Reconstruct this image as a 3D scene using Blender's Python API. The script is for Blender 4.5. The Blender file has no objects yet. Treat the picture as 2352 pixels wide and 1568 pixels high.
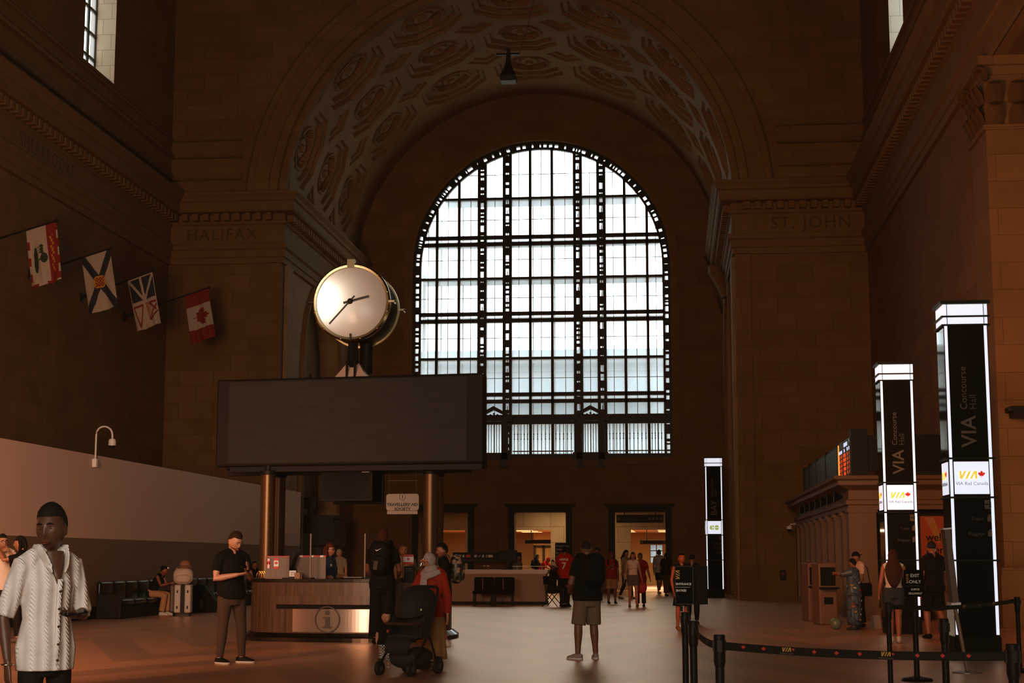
import bpy, bmesh, math, random
from mathutils import Vector, Matrix, Euler
random.seed(7)
PI = math.pi
SC = bpy.context.scene
COL = SC.collection
# ------------------------------------------------------------------ camera model (photo frame 2352 x 1568)
F_PX, CX, CY, EYE = 3600.0, 1176.0, 784.0, 1.42
PITCH = math.atan(501 / F_PX); YAW = math.atan(369 * math.cos(PITCH) / F_PX)
FWD = Vector((-math.sin(YAW) * math.cos(PITCH), math.cos(YAW) * math.cos(PITCH), math.sin(PITCH)))
RGT = Vector((math.cos(YAW), math.sin(YAW), 0)); UPV = RGT.cross(FWD)
CAMP = Vector((0, 0, EYE))
def ray(px, py): return FWD + RGT * ((px - CX) / F_PX) + UPV * ((CY - py) / F_PX)
def atY(px, py, y): d = ray(px, py); return CAMP + d * (y / d.y)
def atX(px, py, x): d = ray(px, py); return CAMP + d * (x / d.x)
def atZ(px, py, z=0.0): d = ray(px, py); return CAMP + d * ((z - EYE) / d.z)
def zat(py, y, px=1176): return atY(px, py, y).z

# ------------------------------------------------------------------ materials
MATS = {}
def lin(c):
    return tuple((v / 255 / 12.92) if v / 255 <= 0.04045 else ((v / 255 + 0.055) / 1.055) ** 2.4 for v in c) + (1.0,)
def mat(name, rgb, rough=0.6, metal=0.0, emit=0.0, emit_rgb=None, spec=0.5, coat=0.0, noise=0.0, nscale=30.0, bump=0.0):
    if name in MATS: return MATS[name]
    m = bpy.data.materials.new(name); m.use_nodes = True
    nt = m.node_tree; b = nt.nodes['Principled BSDF']
    b.inputs['Base Color'].default_value = lin(rgb)
    b.inputs['Roughness'].default_value = rough
    b.inputs['Metallic'].default_value = metal
    b.inputs['Specular IOR Level'].default_value = spec
    b.inputs['Coat Weight'].default_value = coat
    b.inputs['Coat Roughness'].default_value = 0.04
    if emit:
        b.inputs['Emission Color'].default_value = lin(emit_rgb or rgb)
        b.inputs['Emission Strength'].default_value = emit
    if noise or bump:
        tc = nt.nodes.new('ShaderNodeTexCoord'); n = nt.nodes.new('ShaderNodeTexNoise')
        n.inputs['Scale'].default_value = nscale; n.inputs['Detail'].default_value = 3
        nt.links.new(tc.outputs['Object'], n.inputs['Vector'])
        if noise:
            mx = nt.nodes.new('ShaderNodeMix'); mx.data_type = 'RGBA'
            a = lin(rgb); mx.inputs[6].default_value = tuple(v * (1 - noise) for v in a[:3]) + (1,)
            mx.inputs[7].default_value = tuple(min(1, v * (1 + noise)) for v in a[:3]) + (1,)
            nt.links.new(n.outputs['Fac'], mx.inputs[0]); nt.links.new(mx.outputs[2], b.inputs['Base Color'])
        if bump:
            bp = nt.nodes.new('ShaderNodeBump'); bp.inputs['Strength'].default_value = bump; bp.inputs['Distance'].default_value = 0.01
            nt.links.new(n.outputs['Fac'], bp.inputs['Height']); nt.links.new(bp.outputs['Normal'], b.inputs['Normal'])
    MATS[name] = m
    return m

def N(nt, t): return nt.nodes.new(t)
def stone(name, rgb, ax, bw=1.3, bh=0.60, var=0.09, mortar=0.006, dark=0.5, rough=0.75):
    """ashlar stone; ax = which world axes run along / up the wall"""
    if name in MATS: return MATS[name]
    m = bpy.data.materials.new(name); m.use_nodes = True; nt = m.node_tree; L = nt.links.new
    b = nt.nodes['Principled BSDF']; b.inputs['Roughness'].default_value = rough; b.inputs['Specular IOR Level'].default_value = 0.06
    tc = N(nt, 'ShaderNodeTexCoord'); sp = N(nt, 'ShaderNodeSeparateXYZ'); cb = N(nt, 'ShaderNodeCombineXYZ')
    L(tc.outputs['Object'], sp.inputs[0]); L(sp.outputs[ax[0]], cb.inputs[0]); L(sp.outputs[ax[1]], cb.inputs[1])
    br = N(nt, 'ShaderNodeTexBrick'); br.inputs['Scale'].default_value = 1.0
    br.inputs['Brick Width'].default_value = bw; br.inputs['Row Height'].default_value = bh
    br.inputs['Mortar Size'].default_value = mortar; br.inputs['Mortar Smooth'].default_value = 0.3; br.inputs['Bias'].default_value = 0.0
    a = lin(rgb)
    br.inputs['Color1'].default_value = tuple(v * (1 - var) for v in a[:3]) + (1,)
    br.inputs['Color2'].default_value = tuple(v * (1 + var) for v in a[:3]) + (1,)
    br.inputs['Mortar'].default_value = tuple(v * dark for v in a[:3]) + (1,)
    L(cb.outputs[0], br.inputs['Vector'])
    n = N(nt, 'ShaderNodeTexNoise'); n.inputs['Scale'].default_value = 0.9; n.inputs['Detail'].default_value = 6
    L(tc.outputs['Object'], n.inputs['Vector'])
    rp = N(nt, 'ShaderNodeMapRange'); rp.inputs[3].default_value = 0.72; rp.inputs[4].default_value = 1.22
    L(n.outputs['Fac'], rp.inputs[0])
    mx = N(nt, 'ShaderNodeMix'); mx.data_type = 'RGBA'; mx.blend_type = 'MULTIPLY'; mx.inputs[0].default_value = 1.0
    L(br.outputs['Color'], mx.inputs[6]); L(rp.outputs[0], mx.inputs[7]); L(mx.outputs[2], b.inputs['Base Color'])
    bp = N(nt, 'ShaderNodeBump'); bp.inputs['Strength'].default_value = 0.35; bp.inputs['Distance'].default_value = 0.02; bp.invert = True
    L(br.outputs['Fac'], bp.inputs['Height']); L(bp.outputs['Normal'], b.inputs['Normal'])
    MATS[name] = m
    return m

# ------------------------------------------------------------------ mesh builder
class B:
    def __init__(s): s.bm = bmesh.new()
    def box(s, c, d, rz=0.0, R=None):
        M = Matrix.Translation(c) @ (R.to_4x4() if R is not None else Matrix.Rotation(rz, 4, 'Z'))
        x, y, z = d[0] / 2, d[1] / 2, d[2] / 2
        v = [s.bm.verts.new(M @ Vector(p)) for p in ((-x,-y,-z),(x,-y,-z),(x,y,-z),(-x,y,-z),(-x,-y,z),(x,-y,z),(x,y,z),(-x,y,z))]
        for f in ((0,3,2,1),(4,5,6,7),(0,1,5,4),(1,2,6,5),(2,3,7,6),(3,0,4,7)): s.bm.faces.new([v[i] for i in f])
        return s
    def box2(s, a, b):
        return s.box([(a[i] + b[i]) / 2 for i in range(3)], [abs(b[i] - a[i]) for i in range(3)])
    def rbox(s, c, d, r=0.02, n=3, R=None, rz=0.0):
        """box with rounded vertical-plane outline: superellipsoid style rounded block"""
        M = Matrix.Translation(c) @ (R.to_4x4() if R is not None else Matrix.Rotation(rz, 4, 'Z'))
        b2 = bmesh.new(); bmesh.ops.create_cube(b2, size=1.0)
        for v in b2.verts: v.co = Vector((v.co.x * d[0], v.co.y * d[1], v.co.z * d[2]))
        bmesh.ops.bevel(b2, geom=list(b2.edges), offset=min(r, min(d) * 0.49), segments=n, affect='EDGES', profile=0.5)
        mp = {}
        for v in b2.verts: mp[v] = s.bm.verts.new(M @ v.co)
        for f in b2.faces: s.bm.faces.new([mp[v] for v in f.verts])
        b2.free()
        return s
    def loft(s, pts, rads, side=(1, 0, 0), n=14, cap=True, closed=False):
        pts = [Vector(p) for p in pts]; side = Vector(side); rings = []; m = len(pts)
        for i, p in enumerate(pts):
            if closed: t = pts[(i + 1) % m] - pts[i - 1]
            else: t = pts[min(i + 1, m - 1)] - pts[max(i - 1, 0)]
            t.normalize()
            b = side - t * side.dot(t)
            if b.length < 1e-4: b = t.orthogonal()
            b.normalize(); c = t.cross(b)
            r = rads[i] if not isinstance(rads, (int, float)) else rads
            ra, rb = (r, r) if isinstance(r, (int, float)) else r
            rings.append([s.bm.verts.new(p + b * (ra * math.cos(2 * PI * k / n)) + c * (rb * math.sin(2 * PI * k / n))) for k in range(n)])
        for i in range(m if closed else m - 1):
            A, Bq = rings[i], rings[(i + 1) % m]
            for k in range(n): s.bm.faces.new((A[k], A[(k + 1) % n], Bq[(k + 1) % n], Bq[k]))
        if cap and not closed:
            s.bm.faces.new(rings[0][::-1]); s.bm.faces.new(rings[-1])
        return s
    def cyl(s, p0, p1, r0, r1=None, n=16): return s.loft([p0, p1], [r0, r0 if r1 is None else r1], n=n)
    def tube(s, pts, r, n=8): return s.loft(pts, [r] * len(pts), side=(0.31, 0.17, 0.93), n=n)
    def ell(s, c, r, n=16, m=10, R=None, fn=None):
        c = Vector(c); rows = []
        for j in range(m + 1):
            th = PI * j / m; row = []
            for i in range(n if 0 < j < m else 1):
                ph = 2 * PI * i / n
                u = Vector((math.sin(th) * math.cos(ph), math.sin(th) * math.sin(ph), math.cos(th)))
                p = fn(u) if fn else Vector((u.x * r[0], u.y * r[1], u.z * r[2]))
                row.append(s.bm.verts.new(c + (R @ p if R is not None else p)))
            rows.append(row)
        for j in range(m):
            a, b = rows[j], rows[j + 1]
            for i in range(n):
                if j == 0: s.bm.faces.new((a[0], b[i], b[(i + 1) % n]))
                elif j == m - 1: s.bm.faces.new((a[i], b[0], a[(i + 1) % n]))
                else: s.bm.faces.new((a[i], b[i], b[(i + 1) % n], a[(i + 1) % n]))
        return s
    def prism(s, poly, fn, d):
        """poly 2d (may be concave); fn(u,v,w)->point, extruded w=0..d"""
        a = [s.bm.verts.new(fn(u, v, 0)) for u, v in poly]; b = [s.bm.verts.new(fn(u, v, d)) for u, v in poly]
        n = len(poly); fs = [s.bm.faces.new(a), s.bm.faces.new(b[::-1])]
        for i in range(n): s.bm.faces.new((a[i], b[i], b[(i + 1) % n], a[(i + 1) % n]))
        for f in fs: f.normal_update()
        bmesh.ops.triangulate(s.bm, faces=fs, ngon_method='EAR_CLIP')
        return s
    def lathe(s, prof, c=(0, 0, 0), n=32, a0=0.0, a1=2 * PI, fn=None):
        """prof = [(r, z)] about z axis (or fn(r, h, ang) -> point)"""
        full = abs(a1 - a0 - 2 * PI) < 1e-6; k = n if full else n + 1; c = Vector(c); rows = []
        for i in range(k):
            a = a0 + (a1 - a0) * i / n
            rows.append([s.bm.verts.new(fn(r, z, a) if fn else c + Vector((r * math.cos(a), r * math.sin(a), z))) for r, z in prof])
        for i in range(n):
            p, q = rows[i], rows[(i + 1) % k]
            for j in range(len(prof) - 1): s.bm.faces.new((p[j], q[j], q[j + 1], p[j + 1]))
        return s
    def holes(s, outer, inner, fn, d):
        """flat sheet with holes, thickness d through fn(u,v,w)"""
        es, loops = [], []
        for lp in [outer] + inner:
            vs = [s.bm.verts.new(fn(u, v, 0)) for u, v in lp]; loops.append(vs)
            es += [s.bm.edges.new((vs[i], vs[(i + 1) % len(vs)])) for i in range(len(vs))]
        r = bmesh.ops.triangle_fill(s.bm, use_beauty=True, edges=es)
        fs = [g for g in r['geom'] if isinstance(g, bmesh.types.BMFace)]
        inv = {}
        for lp, vs in zip([outer] + inner, loops):
            for (u, v), vv in zip(lp, vs): inv[vv] = s.bm.verts.new(fn(u, v, d))
        for f in fs: s.bm.faces.new([inv[v] for v in f.verts][::-1])
        for vs in loops:
            for i in range(len(vs)):
                a, b = vs[i], vs[(i + 1) % len(vs)]; s.bm.faces.new((a, b, inv[b], inv[a]))
        return s
    def mesh(s, name):
        bmesh.ops.recalc_face_normals(s.bm, faces=list(s.bm.faces))
        me = bpy.data.meshes.new(name); s.bm.to_mesh(me); s.bm.free(); return me
    def obj(s, name, m, parent=None, smooth=False, loc=None, rotz=0.0, auto=0.0):
        me = s.mesh(name); o = bpy.data.objects.new(name, me); COL.objects.link(o)
        for mm in (m if isinstance(m, (list, tuple)) else [m]): me.materials.append(mm)
        if parent: o.parent = parent
        if loc is not None: o.location = loc
        o.rotation_euler.z = rotz
        if smooth: me.shade_smooth()
        if auto: me.shade_smooth(); me.set_sharp_from_angle(angle=auto)
        return o

def thing(name, label, cat, loc=(0, 0, 0), rotz=0.0, group=None):
    o = bpy.data.objects.new(name, None); COL.objects.link(o); o.empty_display_size = 0.1
    o.location = loc; o.rotation_euler = (0, 0, rotz); o['label'] = label; o['category'] = cat
    if group: o['group'] = group
    return o
def tag(o, label, cat, group=None, kind=None):
    o['label'] = label; o['category'] = cat
    if group: o['group'] = group
    if kind: o['kind'] = kind
    return o
def struct(o, label=None):
    o['kind'] = 'structure'
    if label: o['label'] = label
    return o
def children_of(o): return [c for c in bpy.data.objects if c.parent == o]
def dup(o, loc=None, rotz=None, label=None, group=None, parent=None):
    c = o.copy(); COL.objects.link(c)
    if parent: c.parent = parent
    if loc is not None: c.location = loc
    if rotz is not None: c.rotation_euler.z = rotz
    if label: c['label'] = label
    if group: c['group'] = group
    for ch in children_of(o):
        if ch != c: dup(ch, parent=c)
    return c
def text(s, size, loc, rot, m, parent, name='lettering', align='CENTER', depth=0.004, spacing=1.0, bold=0.0):
    cu = bpy.data.curves.new(name, 'FONT'); cu.body = s; cu.size = size; cu.align_x = align; cu.align_y = 'CENTER'
    cu.extrude = depth; cu.space_character = spacing; cu.offset = bold; cu.resolution_u = 3
    tmp = bpy.data.objects.new(name, cu); me = bpy.data.meshes.new_from_object(tmp); bpy.data.objects.remove(tmp); bpy.data.curves.remove(cu)
    o = bpy.data.objects.new(name, me); COL.objects.link(o); o.location = loc; o.rotation_euler = rot
    me.materials.clear(); me.materials.append(m)
    if parent: o.parent = parent
    return o
FACE = (PI / 2, 0, 0)          # lettering that faces -Y
def arc(cx, cz, r, a0, a1, n): return [(cx + r * math.cos(a0 + (a1 - a0) * i / n), cz + r * math.sin(a0 + (a1 - a0) * i / n)) for i in range(n + 1)]
_h = [(0,1.0),(.16,.70),(.32,.78),(.25,.36),(.47,.58),(.53,.46),(.80,.52),(.72,.28),(.86,.20),(.42,-.16),(.47,-.34),(.04,-.27),(.05,-.70)]
LEAF = _h + [(-x, y) for x, y in _h[:0:-1]]
VIA = [[(0,1),(.28,1),(.30,.42),(.62,1),(.92,1),(.36,0),(.06,0)], [(.70,0),(.98,0),(1.5,1),(1.22,1)], [(1.28,0),(1.56,0),(1.95,.68),(1.95,0),(2.23,0),(2.23,1),(1.85,1)]]
def inpoly(poly, x, y):
    r = False; j = len(poly) - 1
    for i in range(len(poly)):
        if (poly[i][1] > y) != (poly[j][1] > y) and x < (poly[j][0] - poly[i][0]) * (y - poly[i][1]) / (poly[j][1] - poly[i][1]) + poly[i][0]: r = not r
        j = i
    return r
# ------------------------------------------------------------------ colours
STONE = (122, 91, 61)
S_X = stone('limestone_side_wall', STONE, (1, 2)); S_Y = stone('limestone_end_wall', STONE, (0, 2))
S_XR = stone('limestone_right_wall', (122, 84, 52), (1, 2)); S_PLAIN = mat('limestone_plain', STONE, 0.75, noise=0.25, nscale=1.2, spec=0.06)
S_BAND = mat('limestone_carved', (122, 92, 63), 0.75, noise=0.2, nscale=2.0, spec=0.06)
S_ENGRAVE = mat('engraved_letter_shadow', (80, 60, 42), 0.9)
BRONZE = mat('dark_bronze', (22, 16, 12), 0.5, 0.4)
BLACK = mat('black_paint', (9, 8, 8), 0.55, spec=.2)
BLKMATTE = mat('matte_black', (11, 10, 9), 0.8, spec=0.2)
DARKSTONE = mat('dark_marble', (26, 20, 15), 0.6, spec=.2, noise=0.3, nscale=6)
WHITE = mat('white_paint', (225, 218, 210), 0.5)
RED = mat('red_paint', (190, 28, 24), 0.5)
YELLOW = mat('via_yellow', (235, 190, 40), 0.5)
LETTER = mat('pale_lettering', (205, 200, 190), 0.5)
DIM = mat('dim_grey_lettering', (78, 68, 60), 0.6)
DIMMER = mat('faint_grey_lettering', (48, 44, 42), 0.6)
PAPER = mat('paper', (215, 210, 205), 0.7)
GLASSM = None

def floor_mat():
    m = bpy.data.materials.new('marble_floor'); m.use_nodes = True; nt = m.node_tree; L = nt.links.new
    b = nt.nodes['Principled BSDF']
    tc = N(nt, 'ShaderNodeTexCoord')
    mp = N(nt, 'ShaderNodeMapping'); mp.inputs['Rotation'].default_value = (0, 0, 0.0); L(tc.outputs['Object'], mp.inputs[0])
    br = N(nt, 'ShaderNodeTexBrick'); br.inputs['Scale'].default_value = 1.0; br.inputs['Brick Width'].default_value = 2.4; br.inputs['Row Height'].default_value = 0.9
    br.inputs['Mortar Size'].default_value = 0.006; br.inputs['Color1'].default_value = (.66, .66, .66, 1); br.inputs['Color2'].default_value = (1, 1, 1, 1); br.inputs['Mortar'].default_value = (.35, .35, .35, 1)
    L(mp.outputs[0], br.inputs['Vector'])
    sp = N(nt, 'ShaderNodeSeparateXYZ'); L(tc.outputs['Object'], sp.inputs[0])
    # zig-zag inlaid bands
    pp = N(nt, 'ShaderNodeMath'); pp.operation = 'PINGPONG'; pp.inputs[1].default_value = 2.6; L(sp.outputs[0], pp.inputs[0])
    ad = N(nt, 'ShaderNodeMath'); ad.operation = 'MULTIPLY_ADD'; ad.inputs[1].default_value = 2.3; L(pp.outputs[0], ad.inputs[0]); L(sp.outputs[1], ad.inputs[2])
    md = N(nt, 'ShaderNodeMath'); md.operation = 'PINGPONG'; md.inputs[1].default_value = 1.9; L(ad.outputs[0], md.inputs[0])
    st = N(nt, 'ShaderNodeMath'); st.operation = 'GREATER_THAN'; st.inputs[1].default_value = 1.05; L(md.outputs[0], st.inputs[0])
    c1 = N(nt, 'ShaderNodeMix'); c1.data_type = 'RGBA'
    c1.inputs[6].default_value = lin((206, 128, 82)); c1.inputs[7].default_value = lin((146, 86, 54)); L(st.outputs[0], c1.inputs[0])
    n = N(nt, 'ShaderNodeTexNoise'); n.inputs['Scale'].default_value = 1.3; n.inputs['Detail'].default_value = 5; L(tc.outputs['Object'], n.inputs['Vector'])
    mr = N(nt, 'ShaderNodeMapRange'); mr.inputs[3].default_value = 0.86; mr.inputs[4].default_value = 1.12; L(n.outputs['Fac'], mr.inputs[0])
    m1 = N(nt, 'ShaderNodeMix'); m1.data_type = 'RGBA'; m1.blend_type = 'MULTIPLY'; m1.inputs[0].default_value = 0.55
    L(c1.outputs[2], m1.inputs[6]); L(br.outputs['Color'], m1.inputs[7])
    m2 = N(nt, 'ShaderNodeMix'); m2.data_type = 'RGBA'; m2.blend_type = 'MULTIPLY'; m2.inputs[0].default_value = 1
    L(m1.outputs[2], m2.inputs[6]); L(mr.outputs[0], m2.inputs[7]); L(m2.outputs[2], b.inputs['Base Color'])
    rr = N(nt, 'ShaderNodeMapRange'); rr.inputs[3].default_value = 0.30; rr.inputs[4].default_value = 0.37; L(n.outputs['Fac'], rr.inputs[0]); L(rr.outputs[0], b.inputs['Roughness'])
    b.inputs['Specular IOR Level'].default_value = 0.0
    gl = N(nt, 'ShaderNodeBsdfGlossy'); gl.inputs['Color'].default_value = lin((255, 226, 206)); L(rr.outputs[0], gl.inputs['Roughness'])
    fr = N(nt, 'ShaderNodeFresnel'); fr.inputs['IOR'].default_value = 1.5
    n2 = N(nt, 'ShaderNodeTexNoise'); n2.inputs['Scale'].default_value = 2.2; n2.inputs['Detail'].default_value = 2; L(tc.outputs['Object'], n2.inputs['Vector'])
    bp = N(nt, 'ShaderNodeBump'); bp.inputs['Strength'].default_value = 0.018; bp.inputs['Distance'].default_value = 0.02; L(n2.outputs['Fac'], bp.inputs['Height'])
    for q in (b, gl, fr): L(bp.outputs['Normal'], q.inputs['Normal'])
    ms = N(nt, 'ShaderNodeMixShader'); L(fr.outputs[0], ms.inputs[0]); L(b.outputs[0], ms.inputs[1]); L(gl.outputs[0], ms.inputs[2]); L(ms.outputs[0], nt.nodes['Material Output'].inputs[0])
    return m
XL, XR, YE, YW, NL, NR, YB = -18.75, 7.15, 56.5, 70.5, -14.4, 2.4, -17.0
VC, VZ, VR = -6.0, 14.5, 8.4            # vault axis, spring height, radius
WC, WZ, WR = -5.85, 14.75, 5.92         # great window axis, spring, radius
ZT = 27.0
struct(B().box2((-20, YB - .5, -0.3), (8.5, 95, 0)).obj('floor', floor_mat()))
struct(B().box2((-20, YB - .5, ZT), (8.5, 57.3, ZT + .4)).obj('ceiling', S_PLAIN))
struct(B().holes([(YB, 0), (57.1, 0), (57.1, ZT), (YB, ZT)], [[(47.35, 17.5), (50.15, 17.5), (50.15, 23), (47.35, 23)]], lambda u, v, w: Vector((XL - w, u, v)), 0.9).obj('wall_left', S_X))
struct(B().holes([(YB, 12.4), (34.4, 12.4), (34.4, 0), (57.1, 0), (57.1, ZT), (YB, ZT)], [[(46.5, 17.4), (49.4, 17.4), (49.4, 23), (46.5, 23)]], lambda u, v, w: Vector((XR + w, u, v)), 0.9).obj('wall_right', S_XR))
endp = [(XL - .9, 0), (NL, 0), (NL, VZ)] + arc(VC, VZ, 8.65, PI, 0, 64) + [(NR, VZ), (NR, 0), (XR + .9, 0), (XR + .9, ZT), (XL - .9, ZT)]
struct(B().prism(endp, lambda u, v, w: Vector((u, YE + w, v)), 0.6).obj('wall_end', S_Y))
# rear wall of the hall with its own great window (behind the camera)
rw = [(WC - 6, 5.8), (WC + 6, 5.8), (WC + 6, 14.7)] + arc(WC, 14.7, 6, 0, PI, 24)[1:]
struct(B().holes([(XL - .9, 0), (XR + .9, 0), (XR + .9, ZT), (XL - .9, ZT)], [rw], lambda u, v, w: Vector((u, YB - w, v)), 0.6).obj('wall_back', S_Y))
b = B()
for i in range(1, 8): b.box((WC - 6 + i * 1.5, YB - .3, 13), (.16, .2, 14.6))
for z in (7.6, 9.4, 11.2, 13, 14.8, 16.6, 18.4): b.box((WC, YB - .3, z), (11.9, .2, .16))
struct(b.obj('window_4', BRONZE))

# niche beyond the great arch
S_NI = stone('limestone_niche_lit', (150, 122, 92), (1, 2))  # wall limestone made lighter, light from the great window put into its colour
def nside(x0, sgn, name, back):
    hole = [(60.2, 0.02), (66.8, 0.02), (66.8, 9.2)] + arc(63.5, 9.2, 3.3, 0, PI, 32)[1:]
    struct(B().holes([(57.1, 0), (YW, 0), (YW, 15.2), (57.1, 15.2)], [hole], lambda u, v, w: Vector((x0 + sgn * w, u, v)), 0.8).obj(name, S_NI))
    struct(B().box2((x0 + sgn * .8, 59.5, 0), (x0 + sgn * 1.1, 67.5, 13.5)).obj(back, S_X))
    bb = B()
    for y in (61.4, 63.5, 65.6):
        for z0, z1 in ((5.2, 7.2), (7.6, 9.2)):
            bb.box2((x0 + sgn * .8, y - .8, z0), (x0 + sgn * .72, y + .8, z1))
    # arch archivolt and keystone console
    prof = [(3.3, -.01), (3.3, .10), (3.42, .14), (3.58, .14), (3.62, .08), (3.7, .08), (3.7, -.01)]
    bb.lathe(prof, n=40, a0=0, a1=PI, fn=lambda r, h, a: Vector((x0 - sgn * h, 63.5 + r * math.cos(a), 9.2 + r * math.sin(a))))
    for ys in (-1, 1): bb.box2((x0 - sgn * .14, 63.5 + ys * 3.32, 0), (x0 + sgn * .01, 63.5 + ys * 3.7, 9.2))
    bb.loft([(x0 - sgn * .1, 63.5, 12.0), (x0 - sgn * .2, 63.5, 12.3), (x0 - sgn * .34, 63.5, 12.7), (x0 - sgn * .5, 63.5, 13.05), (x0 - sgn * .5, 63.5, 13.25)], [(.16, .32), (.2, .36), (.26, .4), (.3, .44), (.32, .46)], side=(1, 0, 0), n=8)
    struct(bb.obj('trim_%d' % (1 if sgn < 0 else 2), S_BAND))
nside(NL, -1, 'wall_niche_left', 'wall_recess_left'); nside(NR, 1, 'wall_niche_right', 'wall_recess_right')
wh = [(WC - WR, 6.0), (WC + WR, 6.0), (WC + WR, WZ)] + arc(WC, WZ, WR, 0, PI, 64)[1:]
DOORS = [(-11.4, -9.14), (-7.04, -4.73), (-2.56, -0.30)]
dl = [[(a, .004), (c, .004), (c, 3.53), (a, 3.53)] for a, c in DOORS]
struct(B().holes([(NL - .8, 0), (NR + .8, 0), (NR + .8, 24), (NL - .8, 24)], [wh] + dl, lambda u, v, w: Vector((u, YW + w, v)), 0.7).obj('wall_window', S_Y))

# coffered barrel vault, one relief mesh
b = B(); NA, NY = 470, 250; ya, yb = 56.62, YW; A0 = math.radians(-91); A1 = math.radians(91)
def relief(al, y):
    d = 0.0
    k = al / 23.6; ki = round(k); cy = 58.55 + 4.02 * max(0, min(2, round((y - 58.55) / 4.02)))
    if abs(ki) <= 3:
        a = abs((k - ki) * math.radians(23.6) * VR); q = abs(y - cy) * 0.92
        o = max(a, q, (a + q) / 1.414)
        rr = math.hypot(a, q)
        if o < 1.46: d = .13
        if o < 1.20: d = .26
        if rr < .86: d = .18
        if rr < .74: d = .42
        if rr < .40: d = .30
        if rr < .15: d = .18
    if d == 0:
        k2 = k - .5; kj = round(k2); cq = 56.54 + 4.02 * max(1, min(2, round((y - 56.54) / 4.02)))
        if abs(kj + .5) < 3.6:
            a = abs((k2 - kj) * math.radians(23.6) * VR); q = abs(y - cq)
            if a + q < .78: d = .09
            if a + q < .5: d = .18
        if y < 57.9:
            q = y - 56.5
            a = abs((k2 - kj) * math.radians(23.6) * VR)
            if abs(kj + .5) < 3.6 and a + q < .72: d = .12
    return d
vs = []
for i in range(NA + 1):
    al = A0 + (A1 - A0) * i / NA; row = []
    for j in range(NY + 1):
        y = ya + (yb - ya) * j / NY
        r = VR + relief(math.degrees(al), y)
        row.append(b.bm.verts.new((VC + r * math.sin(al), y, VZ + r * math.cos(al))))
    vs.append(row)
for i in range(NA):
    for j in range(NY): b.bm.faces.new((vs[i][j], vs[i][j + 1], vs[i + 1][j + 1], vs[i + 1][j]))
o = b.obj('ceiling_vault', mat('vault_stone', (134, 102, 70), .75, noise=.25, nscale=1.2, spec=.12)); struct(o)
struct(B().lathe([(9.1, 56.7), (9.1, YW + .5)], n=48, a0=math.radians(-95), a1=math.radians(95), fn=lambda r, h, a: Vector((VC + r * math.sin(a), h, VZ + r * math.cos(a)))).obj('ceiling_vault_shell', S_PLAIN))
# archivolt rings round the great arch
prof = [(8.38, 56.95), (8.38, 56.62), (8.62, 56.60), (8.66, 56.46), (8.95, 56.40), (9.0, 56.48), (9.55, 56.46), (9.6, 56.40), (9.78, 56.36), (9.86, 56.42), (9.9, 56.52)]
struct(B().lathe(prof, n=80, a0=-PI / 2, a1=PI / 2, fn=lambda r, h, a: Vector((VC + r * math.sin(a), h, VZ + r * math.cos(a)))).obj('trim_3', S_Y, auto=0.5))

# entablature, mitred round the hall
def sweep(path, prof, right, name, m, dent=True):
    b = B(); P = [Vector((x, y)) for x, y in path]; n = len(P); sg = 1 if right else -1
    nor = []
    for i in range(n - 1):
        t = (P[i + 1] - P[i]).normalized(); nor.append(Vector((t.y, -t.x)) * sg)
    rows = []
    for i in range(n):
        if i == 0: mv = nor[0]
        elif i == n - 1: mv = nor[-1]
        else:
            mv = nor[i - 1] + nor[i]; mv = mv / mv.dot(nor[i])
        rows.append([b.bm.verts.new((P[i].x + mv.x * d, P[i].y + mv.y * d, z)) for d, z in prof])
    for i in range(n - 1):
        for j in range(len(prof) - 1): b.bm.faces.new((rows[i][j], rows[i + 1][j], rows[i + 1][j + 1], rows[i][j + 1]))
    if dent:
        for i in range(n - 1):
            t = (P[i + 1] - P[i]); ln = t.length; t = t / ln; q = nor[i]
            k0 = 0.3
            while k0 < ln - .2:
                c = P[i] + t * k0
                if c.y > 30: b.box((c.x + q.x * .27, c.y + q.y * .27, 14.14), (.22 if abs(t.x) > .5 else .26, .26 if abs(t.x) > .5 else .22, .26))
                k0 += .40
    return struct(b.obj(name, m))
ENT = [(-.02, 12.4), (.10, 12.4), (.10, 12.62), (.15, 12.64), (.15, 12.9), (.24, 12.96), (.24, 13.12), (.10, 13.16), (.10, 13.86), (.18, 13.9), (.18, 14.0), (.14, 14.02), (.14, 14.27), (.5, 14.3), (.56, 14.36), (.56, 14.66), (.64, 14.7), (.66, 14.8), (.78, 14.92), (.78, 15.0), (-.02, 15.05)]
LP = [(XL, YB), (XL, YE), (NL, YE), (NL, YW)]; RP = [(XR, YB), (XR, YE), (NR, YE), (NR, YW)]
sweep(LP, ENT, True, 'trim_4', S_BAND); sweep(RP, ENT, False, 'trim_5', S_BAND)
for i, (z, h, d) in enumerate(((15.75, .22, .12), (16.55, .14, .14), (17.2, .1, .1))):
    PR = [(-.02, z - h / 2), (d, z - h / 2), (d * .5, z), (d, z + h / 2), (-.02, z + h / 2)]
    sweep(LP[:3][:2] + [(NL - 1.6, YE)], PR, True, 'trim_%d' % (6 + i), S_BAND, False)
    sweep(RP[:2] + [(NR + 1.6, YE)], PR, False, 'trim_%d' % (9 + i), S_BAND, False)
# pilasters flanking the great arch and plinth blocks
b = B()
for xa, xb in ((NL - .55, NL - .0), (NR + .0, NR + .55)):
    b.box2((xa, YE - .1, 0), (xb, YE + .1, 12.42)); b.box2((xa - .06, YE - .18, 0), (xb + .06, YE + .1, 1.1))
struct(b.obj('trim_12', S_Y))
b = B(); b.box2((NL + .12, 57.0, 0), (NL - .1, 57.9, 12.4)); b.box2((NR - .12, 57.0, 0), (NR + .1, 57.9, 12.4))
struct(b.obj('trim_13', S_NI))
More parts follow.
